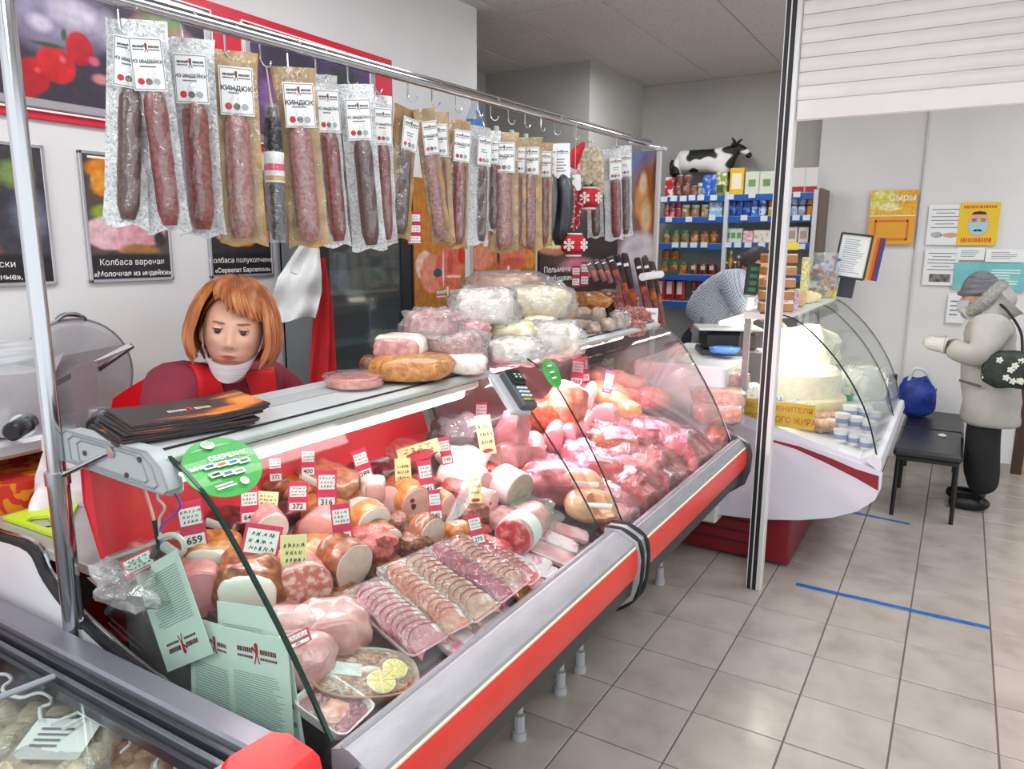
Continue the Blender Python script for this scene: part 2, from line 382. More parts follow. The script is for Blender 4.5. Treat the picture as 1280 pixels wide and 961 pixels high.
# ceiling: grid of pressed boards, slightly sagging
cl = MB(); cl.box(9, 14, .1, T(.5, 3.5, CZ+.062)); ceil = struct('ceiling', cl, mat('ceiling_joint', '#8f8a84', .9), 0)
cb = MB(); cb.box(.594, .594, .012, c=.003); cme = cb.mesh('ceiling_tile', CEIL, .3)
for i in range(-7, 8):
    for j in range(-2, 12):
        obj('ceiling_tile', cme, None, ceil, T(-2.29+(i+.5)*.6-.3, 6.67-(11-j-.5)*.6, CZ+.006+rn.uniform(-.002, .002)) @ R('X', rn.uniform(-.3, .3)))
# steel post of the shutter and the raised shutter
PY = 3.60
t = thing('shutter_guide_post', 'tall white and black striped aluminium post standing by the end of the meat counter', 'post', (-.737, PY, 0))
m = MB(); m.box(.07, .05, CZ, T(0, .01, CZ/2), .003); obj('rail_body', m, mat('white_aluminium', '#dcdcdc', .35, .2), t)
for x in (-.0235, .0015):
    m = MB(); m.box(.017, .006, CZ-.002, T(x, -.0165, CZ/2), .001); obj('rubber_groove', m, BLACK, t, label='black rubber groove')
m = MB(); m.box(.006, .008, CZ-.002, T(-.011, -.0175, CZ/2), .001); m.box(.004, .008, CZ-.002, T(-.034, -.0175, CZ/2), .001); m.box(.022, .008, CZ-.002, T(.022, -.0175, CZ/2), .002); obj('guide_lip', m, mat('white_aluminium', ''), t)
t = thing('roller_shutter', 'half raised white roller shutter of horizontal slats right of the striped post', 'shutter', (-.70, PY, 2.232))
SLM = mat('shutter_slat_paint', '#e9e7e6', .35, c2='#e2e0df', sc=3)
sl = MB(); n = 8
prof = [(-.004, 0), (.006*0-.009, .012), (-.011, .028), (-.009, .046), (-.003, .056), (.006, .056), (.006, 0)]
sl.rings([[(x, y, z) for y, z in prof] for x in (0, 2.4)]); sme = sl.mesh('slat', SLM, .5)
bb = MB(); bb.box(2.4, .022, .085, T(1.2, 0, .043), .006); obj('bottom_bar', bb, SLM, t)
for k in range(14): obj('slat', sme, None, t, T(0, 0, .088+k*.0585))
# ================================================================ refrigerated counters
RPAN = mat('red_counter_panel', '#e23a2e', .28, c2='#dd332a', sc=4); BPAN = mat('black_counter_panel', '#2a2427', .4)
ALU = mat('satin_aluminium', '#a3a4a9', .42, .3, c2='#9a9ba0', sc=10, st=(.3, 1, 8)); UND = mat('underside_grey', '#8d8d8f', .5)
TRIMW = mat('white_side_panel', '#e4e5ea', .35, c2='#d8d9df', sc=3); DECK = mat('deck_steel', '#9f9297', .35, .3, c2='#8e8287', sc=6)
LAMP = mat('counter_tube', '#fff0f2', .3, emit=7)
LAMP2 = mat('counter_tube_pink', '#ffd9e2', .3, emit=1.6)
CREAM = mat('cream_trim', '#e8dcc0', .4)
DN = V((.34, 0, 1)); DC = .394                 # the sloping display deck: z = .70 + .34(-.9-x)
def deckz(x): return .70+.34*(-.9-x)
def D(x, y, lift=0): return on(x, y, DN, DC+lift*1.056)
GP = [(-1.352, 1.252), (-1.30, 1.226), (-1.215, 1.163), (-1.08, 1.0), (-.99, .872), (-.925, .765)]
def glass_curve(dz=0, dx=0, fx=0):
    return [(p.x, p.y) for p in spline([V((a+fx+(dx-fx)*(b-.765)/.49, b+dz*(b-.765)/.49, 0)) for a, b in GP], 5)]
def curved_pane(mb, pts, y0, y1, th=.006):
    n = len(pts); off = []
    for i, (x, z) in enumerate(pts):
        a, b = pts[max(i-1, 0)], pts[min(i+1, n-1)]; d = V((b[0]-a[0], b[1]-a[1])).normalized(); off.append((x-d.y*-th*-1, z+d.x*-th*-1))
    poly = pts+off[::-1]
    return mb.rings([[(x, y, z) for x, z in poly] for y in (y0, y1)])
def xz(mb, poly, y0, y1): return mb.rings([[(x, y, z) for x, z in poly] for y in (y0, y1)])
EDGE = glass('glass_edge', '#4f6b60', .1, .3, .1, milk=.55, mc='#31473f')
def counter(y0, y1, label, dz=0, dx=0, endl=False, endr=False, lampmat=LAMP, rear='red', fx=0):
    L = y1-y0; t = thing('meat_display_counter', label, 'counter', (0, y0, 0), 'refrigerated meat counters in one row')
    a, b = 0, L
    xz(m := MB(), [(-.915+fx, .715), (-.915+fx, .765), (-.885+fx, .778), (-.872+fx*.9, .778), (-.81, .750), (-.806, .738), (-.83, .715)], a, b); obj('front_rail', m, ALU, t)
    xz(m := MB(), [(-.893+fx, .7785), (-.888+fx, .7835), (-.884+fx, .7785)], a, b); obj('rail_lip', m, ALU, t)
    xz(m := MB(), [(-.81, .734), (-.803, .734), (-.803, .7395), (-.81, .7425)], a, b); obj('cream_strip', m, CREAM, t)
    xz(m := MB(), [(-.84, .735), (-.803, .735), (-.797, .71), (-.797, .66), (-.806, .632), (-.84, .632)], a, b); obj('red_front_panel', m, RPAN, t)
    xz(m := MB(), [(-.84, .631), (-.808, .631), (-.815, .575), (-.845, .548), (-.88, .548)], a, b); obj('black_front_panel', m, BPAN, t)
    xz(m := MB(), [(-.85, .547), (-.93, .495), (-1.10, .47), (-1.10, .49), (-.92, .547)], a, b); un = obj('under_panel', m, UND, t)
    m = MB(); k = int(L*9)
    for i in range(int(L*14)):
        m.cyl(.0045, .002, T(-.905, .05+i*.07, .5125) @ R('Y', 180-33), 8)
    obj('perforation', m, BLACK, un, kind='stuff')
    # carcass, deck, worktop behind
    m = MB(); xz(m, [(-.90, .70), (-.95, .60), (-1.1, .49), (-1.72, .49), (-1.72, .93), (-1.64, .952), (-1.62, .945)], a+(.10 if endl else 0), b); obj('insulated_body', m, DECK, t)
    m = MB(); 
    if endl: xz(m, [(-.90, .66), (-1.0, .58), (-1.72, .56), (-1.72, .60), (-1.0, .62), (-.91, .69)], .01, .105); obj('well_floor', m, mat('dark_well', '#4a4044', .5), t); m = MB()
    m.box(.5, L-.06, .40, T(-1.46, L/2, .29), .01); obj('machine_housing', m, mat('plinth_grey', '#6f7074', .5), t)
    for y in (.12, .29, L-.12):
        m = MB(); m.cyl(.014, .40, T(-1.16, y, .1), 10); m.cyl(.026, .03, T(-1.16, y, 0), 14); m.cyl(.02, .06, T(-1.16, y, .03), 10); obj('foot', m, GRAY, t)
    m = MB(); m.box(.05, L-.02, .035, T(-1.16, L/2, .46), .004); obj('floor_beam', m, UND, t)
    m = MB(); m.box(.56, L-.004, .03, T(-1.925, L/2, .93), .004); obj('rear_worktop', m, mat('worktop_steel', '#bdbcba', .35, .4, c2='#b0afae', sc=5), t)
    rm = RED if rear == 'red' else mat('brown_back_panel', '#6d5a58', .45)
    m = MB(); xz(m, [(-1.625, .975), (-1.615, .975), (-1.66, 1.10), (-1.655, 1.225+dz), (-1.668, 1.225+dz), (-1.672, 1.10)], a, b); obj('rear_panel', m, mat('red_inner_panel', '#cf2030', .3) if rear == 'red' else rm, t)
    m = MB(); m.box(.045, L-.004, .03, T(-1.62, L/2, .965), .006); obj('rear_rail', m, ALU, t)
    # canopy
    xz(m := MB(), [(-1.675, 1.225+dz), (-1.675, 1.266+dz), (-1.365+dx, 1.262+dz), (-1.345+dx, 1.255+dz), (-1.345+dx, 1.243+dz), (-1.40+dx, 1.226+dz)], a, b); cn = obj('canopy', m, mat('canopy_aluminium', '#cdd3d3', .35, .25, c2='#c3c9ca', sc=5, st=(1, .1, 1)), t)
    xz(m := MB(), [(-1.39+dx, 1.2635+dz), (-1.39+dx, 1.2665+dz), (-1.383+dx, 1.2665+dz), (-1.383+dx, 1.263+dz)], a, b); obj('gasket', m, BLACK, cn)
    xz(m := MB(), [(-1.60, 1.2655+dz), (-1.60, 1.2675+dz), (-1.52, 1.267+dz), (-1.52, 1.2645+dz)], a+.002, b-.002); obj('top_groove', m, mat('groove_grey', '#a7a9ab', .5), cn)
    xz(m := MB(), [(-1.47, 1.20+dz), (-1.47, 1.226+dz), (-1.385, 1.226+dz), (-1.385, 1.21+dz), (-1.40, 1.20+dz)], a+.03, b-.03); lh = obj('lamp_housing', m, WHITE, t)
    m = MB(); m.tube([(-1.43, a+.06, 1.19+dz), (-1.43, b-.08, 1.19+dz)], .021 if endl else .014, 12); obj('tube_lamp', m, lampmat, lh)
    m = MB(); curved_pane(m, glass_curve(dz, dx, fx), a+.01, b-.01); obj('curved_glass', m, GLASS, t)
    gc = glass_curve(dz, dx, fx)
    for yy in (a+.006, b-.010):
        fat = endl and yy < .1; m = MB(); curved_pane(m, gc, yy, yy+(.008 if fat else .0035), .008 if fat else .0045); obj('glass_edge', m, EDGE, t)
    return t
C1 = counter(.88, 2.115, 'near meat counter full of smoked hams and sausages under curved glass', endl=True)
C2 = counter(2.185, 3.52, 'far meat counter full of bagged poultry and pink sausages', .05, .09, lampmat=LAMP2, rear='brown', fx=.045)
# joint profile between the two counters
t = C2
m = MB()
for y, s_ in ((-.062, 1), (-.022, 1)):
    pass
jp = [(-.925, .70), (-.915, .783), (-.86, .787), (-.80, .757), (-.786, .70), (-.79, .62), (-.81, .555), (-.88, .50), (-1.0, .47), (-1.0, .52)]
xz(m := MB(), jp, -.068, -.002); j = obj('joint_cover', m, mat('joint_grey', '#b9bcc0', .3, .4), t)
for y in (-.066, -.016):
    q = [p for p in jp[1:9]]; pts = [V((x+.002, y+.007, z)) for x, z in q]
    m = MB(); m.tube(spline(pts, 4), .007, 8); obj('rubber_seal', m, BLACK, j)
m = MB(); gc = glass_curve(.035, .05)
inner = gc+[(-.93, .72), (-1.62, .955), (-1.66, 1.10), (-1.655, 1.24)]
xz(m, inner, -.036, -.030); obj('divider_glass', m, glass('divider_glass_tint', '#f3eef0', .02, .35), t)
# end of the near counter: white outer panel, end pane, grey end cap
t = C1
side = [at(x, y, Y=.862) for x, y in ((0, 673), (40, 688), (60, 725), (95, 770), (160, 830), (230, 884), (300, 940))]
top = [(p.x, p.z) for p in spline(side, 4)]
bl = [(-2.28, .94)]+[q for q in top if q[0] > -2.06]+[(-.99, .66), (-.885, .70), (-.84, .745)]
xz(m := MB(), bl+[(-.80, .735), (-.795, .64), (-.85, .54), (-1.05, .46), (-1.6, .40), (-2.28, .40)], -.030, 0); sp = obj('side_panel', m, TRIMW, t)
m = MB(); m.tube([(x, -.020, z+.004) for x, z in bl], .011, 8); obj('black_seal', m, BLACK, sp)
m = MB(); m.tube([(x, -.004, z+.012) for x, z in bl], .006, 8); obj('steel_edge', m, STEEL, sp)
gl = glass_curve()
xz(m := MB(), gl+[(x, z+.01) for x, z in bl[::-1] if -1.63 < x < -.93]+[(-1.63, .99), (-1.64, 1.225)], .004, .010); obj('end_glass', m, glass('end_pane', '#eef6f2', .02, .4), t)
cap = [(-1.69, 1.205), (-1.695, 1.262), (-1.67, 1.276), (-1.375, 1.272), (-1.335, 1.245), (-1.315, 1.20), (-1.33, 1.19), (-1.43, 1.192)]
xz(m := MB(), cap, -.022, .012); cp = obj('end_cap', m, mat('cap_grey', '#a9b0b2', .4), t)
for k in range(3):
    s_ = 1-.17*k; cx, cz = -1.50, 1.233
    q = [(cx+(x-cx)*s_, cz+(z-cz)*s_) for x, z in cap]
    m = MB(); m.tube([(x, -.0225, z) for x, z in q+[q[0]]], .0022, 6); obj('cap_groove', m, mat('cap_grey_dark', '#858c8f', .5), cp)
for x, z in ((-1.40, 1.252), (-1.45, 1.21), (-1.60, 1.235)):
    m = MB(); m.cyl(.006, .004, T(x, -.0215, z) @ R('X', 90), 10); obj('screw', m, DGRAY, cp)
# right end pane of the far counter
t = C2
gc = glass_curve(.05, .09, .045); xz(m := MB(), gc+[(-.93, .70), (-1.62, .96), (-1.655, 1.25)], 1.325, 1.333); obj('end_glass', m, glass('end_pane_far', '#f2eef1', .03, .35, milk=.03), t)
xz(m := MB(), [(x+.01*(i > 0), z) for i, (x, z) in enumerate(jp)], 1.336, 1.36); obj('end_cover', m, DGRAY, t)
gp = [(x, z) for x, z in gc]
m = MB(); m.tube([(x+.003, 1.33, z+.003) for x, z in gp], .004, 6); obj('steel_edge', m, STEEL, t)
# ---- dairy counter
CW = mat('cool_white_body', '#d9d8e2', .35, c2='#cfced9', sc=2); DRED = mat('dark_red_panel', '#7d1420', .35, c2='#731019', sc=3); DSTR = mat('dark_red_stripe', '#86202c', .4)
Y3 = 3.90; L3 = 1.55
t = thing('dairy_counter', 'white dairy counter with dark red base standing behind the striped post', 'counter', (0, Y3, 0))
def P3(x, y): p = at(x, y, Y=Y3-.02); return (p.x, p.z)
out = [P3(*q) for q in ((885, 512), (940, 535), (1000, 553), (1060, 573), (1096, 586), (1103, 592), (1101, 610), (1094, 624), (1072, 638), (1040, 646), (1000, 649), (950, 648), (880, 640))]
xz(m := MB(), [(-1.35, .84)]+out+[(-1.35, .27)], -.035, .002); sp = obj('side_panel', m, CW, t, label='white moulded end panel')
st = [P3(*q) for q in ((960, 547), (1000, 557), (1040, 572), (1070, 585), (1099, 594), (1098, 612), (1070, 596), (1030, 576), (995, 560), (960, 549))]
xz(m := MB(), st, -.038, -.033); obj('stripe', m, DSTR, sp, label='dark red swoosh stripe')
m = MB(); m.tube([(x, -.036, z) for x, z in [P3(960, 550), P3(995, 561), P3(1030, 577), P3(1070, 597), P3(1097, 613)]], .002, 6); obj('stripe_edge', m, WHITE, sp)
xz(m := MB(), [(-.90, .30), (-.50, .33), (-.27, .47), (-.245, .58), (-.245, .665), (-.29, .69), (-.34, .66), (-1.1, .86), (-1.2, .86), (-1.2, .30)], 0, L3); obj('body', m, CW, t)
xz(m := MB(), [(-.31, .665), (-.285, .70), (-.245, .685), (-.238, .64), (-.25, .62)], -.036, L3+.02); obj('front_rail', m, mat('rail_white', '#dedee6', .3), t)
p = at(985, 712, Z=0); q = at(965, 648, Y=p.y)
m = MB(); m.box(1.1, 1.4, .35, T(p.x-.55, .70+p.y-Y3, .195), .012); bs = obj('base', m, DRED, t, label='dark red steel base')
for k in range(4):
    m = MB(); m.box(.75, .006, .012, T(p.x-.55, p.y-Y3-.001, .10+.06*k), .002); obj('vent_slot', m, mat('slot_dark', '#4a0c14', .6), bs)
G3 = [V((p.x, p.z, 0)) for p in (at(x, y, Y=Y3) for x, y in ((950, 392), (975, 394), (1000, 404), (1035, 438), (1062, 476), (1083, 520), (1095, 570)))]
g3 = [(p.x, p.y) for p in spline(G3, 4)]
G3T, G3X = G3[0].y, G3[0].x
for a, b in ((.0, .99), (1.0, L3)):
    m = MB(); curved_pane(m, g3, a, b); obj('curved_glass', m, glass('dairy_glass', '#f4f6f5', .035, .5, milk=.03), t)
for yy in (0, .99, L3-.006):
    m = MB(); curved_pane(m, g3, yy-.002, yy+.004, .007); obj('glass_edge', m, EDGE, t)
xz(m := MB(), [(-.95, G3T-.03), (-.95, G3T+.005), (G3X+.155, G3T+.005), (G3X+.155, G3T-.012), (G3X, G3T-.03)], 0, L3); obj('top_shelf', m, mat('shelf_glass_white', '#d5d9da', .25), t)
for yy in (.03, L3-.03):
    m = MB(); m.box(.03, .03, G3T-.86, T(-.93, yy, (G3T+.82)/2), .003); obj('shelf_upright', m, ALU, t)
xz(m := MB(), [(G3X-.22, G3T-.075), (G3X-.22, G3T-.055), (G3X-.12, G3T-.055), (G3X-.12, G3T-.075)], .05, L3-.05); obj('tube_lamp', m, mat('dairy_tube', '#fff8e6', .3, emit=2.2), t)
xz(m := MB(), g3+[(-.32, .66), (-1.0, .82), (-.95, G3T-.03)], .006, .012); obj('end_glass', m, glass('dairy_end', '#f4f5f4', .03, .4, milk=.02), t)
m = MB(); m.box(.05, .06, .05, T(-.325, L3+.03, .83), .006); obj('black_clip', m, BLACK, t)
# deck of the dairy counter
DN3 = V((.225, 0, 1)); DC3 = .665+.225*-.34
def D3(x, y, lift=0): return on(x, y, DN3, DC3+lift*1.025)
m = MB(); xz(m, [(-.34, .658), (-.34, .664), (-1.1, .835), (-1.1, .828)], .01, L3-.01); obj('deck', m, WHITE, t)
# ---- chest freezer in the near left corner
FZ = .80; FA = -1.0; FB = -2.9; FY = .83
t = thing('chest_freezer', 'grey framed glass top chest freezer in the near left corner', 'freezer', (0, 0, 0))
FRM = mat('freezer_frame', '#8b8c97', .3, .4, c2='#7f808b', sc=4); DFR = mat('freezer_dark_frame', '#3f424a', .3, .4)
m = MB(); m.box(1.68, .06, .045, T(-1.825, FY-.03, FZ-.022), .006); obj('rim_back', m, FRM, t)
m = MB(); m.box(.07, 1.1, .045, T(-.985, FY-.60, FZ-.022), .006); obj('rim_right', m, FRM, t)
for k, (y, z) in enumerate(((FY-.072, FZ-.014), (FY-.092, FZ-.022), (FY-.112, FZ-.030))):
    m = MB(); m.box(1.64, .012, .026, T(-1.82, y, z-.012), .002); obj('lid_track', m, DFR if k != 1 else mat('track_grey', '#6c7078', .3, .5), t)
m = MB(); m.box(1.68, .04, .74, T(-1.82, FY-.02, .40)); m.box(.04, 1.1, .74, T(-.97, FY-.60, .40)); m.box(1.68, .04, .74, T(-1.82, -.33, .40)); m.box(.04, 1.1, .74, T(-2.64, FY-.60, .40)); m.box(1.68, 1.1, .04, T(-1.82, FY-.60, .05)); obj('cabinet', m, mat('freezer_liner', '#5e4a5e', .45, c2='#523f53', sc=3), t)
m = MB(); m.box(1.62, 1.0, .006, T(-1.82, FY-.62, FZ-.03)); obj('sliding_lid', m, glass('lid_glass', '#f6faf8', .04, .4, .03), t)
m = MB(); p = at(345, 948, Z=FZ+.03)
m.rings([[(p.x+u*s_+.0, p.y+v*s_, z) for u, v in ((-.075, -.05), (-.065, .045), (-.03, .06), (.05, .05), (.06, -.06), (-.05, -.08))] for s_, z in ((1.05, FZ-.05), (1.05, FZ), (1, FZ+.022), (.86, FZ+.036))]); obj('corner_guard', m, mat('bright_red_plastic', '#ef3034', .35), t, label='red plastic corner guard')
m = MB(); q1, q2 = at(0, 868, Z=FZ-.01), at(66, 845, Z=FZ-.01); q2 = at(68, 845, Z=FZ-.012)
m.tube([q1+V((0, -.05, 0)), q2], .007, 8); obj('lid_handle', m, mat('handle_grey', '#9a9da6', .35, .4), t)
WIRE = mat('white_coated_wire', '#e8e8ec', .35)
def wirepath(pts, z): return spline([at(x, y, Z=z) for x, y in pts], 3)
m = MB(); m.tube(wirepath([(-10, 843), (8, 843), (14, 850), (4, 858), (6, 866), (26, 872), (40, 868), (52, 866), (64, 872), (62, 880), (50, 885), (51, 900)], FZ-.07), .004, 6); obj('wire_basket', m, WIRE, t)
m = MB(); m.tube([at(64, 905, Z=FZ-.07), at(98, 890, Z=FZ-.07), at(163, 922, Z=FZ-.07), at(163, 930, Z=FZ-.07), at(152, 940, Z=FZ-.1)], .004, 6); m.tube([at(78, 911, Z=FZ-.07), at(104, 897, Z=FZ-.07)], .004, 6)
m.tube(wirepath([(194, 961), (196, 952), (206, 942), (216, 942), (228, 948), (228, 954), (218, 961)], FZ-.07), .004, 6); obj('wire_basket', m, WIRE, t)
# ================================================================ wall behind the seller
WX = -2.699
def wallrect(x0, y0, x1, y1, X=WX): a, b = at(x0, y0, X=X), at(x1, y1, X=X); return a.y, b.y, max(a.z, b.z), min(a.z, b.z)
FACE = R('Z', 90)                              # local -y looks to +x
def board(name, label, cat, y0, y1, z0, z1, X, m, th=.012, frame_=None, fw=.012, group=None, parent=None):
    M = T(X+th/2, (y0+y1)/2, (z0+z1)/2) @ FACE
    t = thing(name, label, cat, M, group) if not parent else None
    w_, h_ = abs(y1-y0), abs(z1-z0)
    mb = MB(); mb.box(w_-(2*fw if frame_ else 0), th, h_-(2*fw if frame_ else 0), c=.001)
    o = obj('print', mb, m, t or parent, None if t else M, 0)
    if frame_:
        mb = MB()
        for s_ in (-1, 1): mb.box(w_, th*1.4, fw, T(0, -th*.1, s_*(h_-fw)/2), .002); mb.box(fw, th*1.4, h_, T(s_*(w_-fw)/2, -th*.1, 0), .002)
        obj('frame', mb, frame_, t or o, None)
    return t or o, w_, h_
# red banner with two framed pictures
bt = at(487, 76, X=WX); bl_ = at(487, 210, X=WX)
t = thing('wall_banner', 'large red wall banner with two framed food pictures above the posters', 'banner', T(WX+.008, (.70+bt.y)/2, (bt.z+bl_.z)/2) @ FACE)
bw, bh = bt.y-.70, bt.z-bl_.z
m = MB(); m.box(bw, .014, bh, c=.001); obj('red_board', m, mat('banner_red', '#d4213f', .35), t, smooth=0)
SF = mat('silver_frame', '#b9b7be', .3, .6)
def inset(y0, y1, z0, z1, name, base, blobs, **k):
    cy, cz = (.70+bt.y)/2, (bt.z+bl_.z)/2
    M = T((y0+y1)/2-cy, -.011, (z0+z1)/2-cz); w_, h_ = y1-y0, z1-z0
    mb = MB(); mb.box(w_, .008, h_); o = obj('picture', mb, pic(name, base, blobs, w_, h_, **k), t, M, 0)
    mb = MB(); f = .03
    for s_ in (-1, 1): mb.box(w_+f, .014, f, T(0, 0, s_*(h_)/2), .003); mb.box(f, .014, h_+f, T(s_*w_/2, 0, 0), .003)
    obj('frame', mb, SF, o, None); mb = MB(); f = .006
    for s_ in (-1, 1): mb.box(w_+.045, .01, f, T(0, -.001, s_*(h_/2+.022))); mb.box(f, .01, h_+.045, T(s_*(w_/2+.022), -.001, 0))
    obj('frame_edge', mb, WPRINT, o, None)
a, b = at(30, 122, X=WX), at(262, 160, X=WX)
za = at(150, 146, X=WX).z
inset(.80, b.y, za, bt.z-.06, 'tomato_picture', '#3c3144', pxb(WX, .80, b.y, za, bt.z-.06, [(60, 20, 90, 55, '#8f86a4', .6), (90, 20, 40, 22, '#cfc6d8', .6), (130, 40, 20, 30, '#a79fb6', .6), (45, 30, 20, 14, '#c9c2d4', .6), (150, 95, 40, 30, '#34303a', .6), (100, 110, 90, 25, '#3a3540', .7), (38, 95, 21, 24, '#b3131e', .15), (95, 62, 18, 22, '#b8141f', .15), (66, 82, 25, 24, '#c81a24', .15), (30, 108, 18, 18, '#a61c22', .3), (74, 75, 6, 6, '#e8707a', .9), (43, 88, 5, 5, '#e0525c', .9), (55, 57, 26, 4, '#3f4a36', .5), (75, 45, 5, 10, '#48523c', .5), (122, 100, 14, 8, '#c07a7c', .5), (113, 78, 9, 7, '#c8567c', .5), (175, 60, 22, 45, '#c98a98', .4), (200, 30, 28, 18, '#7f9a56', .4), (225, 75, 26, 40, '#d18a98', .4), (250, 140, 30, 26, '#c9788c', .4)]), nscale=7, warp=.03)
a, b = at(303, 33, X=WX), at(460, 85, X=WX)
inset(a.y, b.y, za, at(380, 58, X=WX).z, 'bark_picture', '#57406b', [(.3, .8, .3, .25, '#3a3548', .5), (.5, .35, .3, .3, '#a57fb8', .5), (.75, .6, .2, .4, '#33413a', .5), (.15, .4, .12, .2, '#7a5590', .4)], nscale=7)
# three sausage posters
Y0 = at(95, 187, X=WX).y; PZ1 = at(95, 187, X=WX).z; PZ0 = at(130, 353, X=WX).z
SAUS = [[(.5, .5, .7, .6, '#3d3a44', .4), (.15, .35, .35, .12, '#c8792c', .3), (.25, .24, .35, .1, '#b4552c', .3), (.2, .75, .3, .14, '#d98a2c', .3), (.75, .8, .2, .12, '#77904e', .5), (.85, .5, .2, .25, '#6c6f82', .5), (.3, .52, .15, .1, '#e8c9a8', .4)],
        [(.5, .5, .8, .8, '#5b4c43', .4), (.28, .9, .3, .09, '#d98022', .25), (.33, .74, .3, .09, '#cf7d1d', .25), (.18, .8, .12, .1, '#e09a35', .3), (.22, .55, .22, .07, '#8aa52f', .4), (.25, .38, .34, .15, '#e6b9c0', .15), (.52, .33, .26, .14, '#dda4b0', .15), (.74, .4, .24, .13, '#d997a6', .15), (.6, .24, .3, .07, '#a0703a', .4), (.88, .34, .1, .1, '#2c2c30', .5)],
        [(.5, .5, .8, .8, '#2f2a2b', .4), (.25, .62, .3, .16, '#d99aa8', .2), (.3, .44, .3, .14, '#cf8896', .2), (.55, .36, .24, .1, '#d58a2e', .3), (.8, .55, .2, .2, '#8c2620', .4), (.9, .38, .12, .08, '#c92026', .4), (.2, .85, .3, .1, '#704030', .4)]]
pw_ = .335
for k, (ys, l1, l2, lb) in enumerate(((at(70, 350, X=WX).y-pw_*1.15, 'Сосиски', '«Копченые»,', 'sausage poster behind the chrome pole at the far left of the wall'), (Y0, 'Колбаса вареная', '«Молочная из индейки»', 'boiled turkey sausage poster above the slicing machine'), (at(252, 200, X=WX).y, 'Колбаса полукопченая', '«Сервелат Барселона»', 'half smoked sausage poster above the seller'))):
    w_ = pw_*(1.15 if k == 0 else 1.0); h_ = PZ1-PZ0
    t, _, _ = board('wall_poster', lb, 'poster', ys, ys+w_, PZ0, PZ1, WX, pic('poster_picture_%s' % 'abc'[k], '#3d3a3c', [b_ for b_ in SAUS[k]]+[(.5, .0, 1.5, .23, '#1d1a1d', .15)], w_-.024, h_-.024, nscale=4, warp=.05), .010, SF)
    text(l1, .031, WPRINT, t, T(0, -.0072, -h_/2+.072)); text(l2, .0265, WPRINT, t, T(0, -.0072, -h_/2+.030), .012)
    m = MB(); m.box(.08, .001, .008, T(-w_/2+.07, -.006, h_/2-.02)); obj('small_print', m, WPRINT, t)
# ================================================================ fridges along the wall, their poster doors, bottles on top
FX = -2.42; FT_ = 2.19
def fy(x, y=300): return at(x, y, X=FX).y
t = thing('glass_door_fridge', 'tall black framed fridge with a clear glass door behind the hanging red coat', 'fridge', (0, 0, 0))
BF = mat('black_fridge_frame', '#1c1f26', .35); FI = mat('fridge_inside', '#7c8588', .5, c2='#717a7d', sc=3)
y0, y1 = fy(399), fy(511)
m = MB(); m.box(.02, y1-y0, FT_, T(FX-.25, (y0+y1)/2, FT_/2)); m.box(.25, .03, FT_, T(FX-.125, y0+.015, FT_/2)); m.box(.25, .03, FT_, T(FX-.125, y1-.015, FT_/2)); m.box(.25, y1-y0, .03, T(FX-.125, (y0+y1)/2, FT_-.015)); m.box(.25, y1-y0, .5, T(FX-.125, (y0+y1)/2, .25)); obj('cabinet', m, FI, t)
m = MB(); m.box(.03, .075, FT_, T(FX, y1-.037, FT_/2), .004); m.box(.03, .045, FT_, T(FX, y0+.022, FT_/2), .004); m.box(.03, y1-y0, .06, T(FX, (y0+y1)/2, FT_-.03), .004); m.box(.03, y1-y0, .56, T(FX, (y0+y1)/2, .28), .004); obj('door_frame', m, BF, t)
m = MB(); m.box(.008, y1-y0-.1, FT_-.6, T(FX, (y0+y1)/2-.015, FT_/2+.25)); obj('door_glass', m, glass('fridge_glass', '#cdd8d8', .10, .5, .06, milk=.10, mc='#a6b2b4'), t)
for z in (.95, 1.22, 1.46, 1.72):
    m = MB(); m.box(.20, y1-y0-.08, .014, T(FX-.13, (y0+y1)/2, z)); obj('shelf', m, mat('shelf_grey', '#b6bdbf', .4), t)
for x_, y_, z_, sx_, c_, lb in ((FX-.11, y0+.16, 1.467, .075, '#8ea6c8', 'clear tub with a blue label behind the fridge glass'), (FX-.11, y0+.40, 1.467, .09, '#b9a981', 'dim yellow tray behind the fridge glass'), (FX-.12, y0+.33, 1.727, .11, '#4d4a4b', 'dark film wrapped pack on the upper fridge shelf'), (FX-.12, y0+.3, .957, .12, '#a3989b', 'pale wrapped bundle on the low fridge shelf')):
    m = MB(); m.blob(sx_, sx_*1.3, .055, seed=int(y_*100), amp=.15, e=.6, M=T(0, 0, .05) @ S(.9, 1, 1)); o = obj('fridge_food', m, mat('fridge_food_'+c_[1:4], c_, .4), M=T(x_, y_, z_)); tag(o, lb, 'food')
WSTR = mat('white_fridge_side', '#e4e5e6', .4)
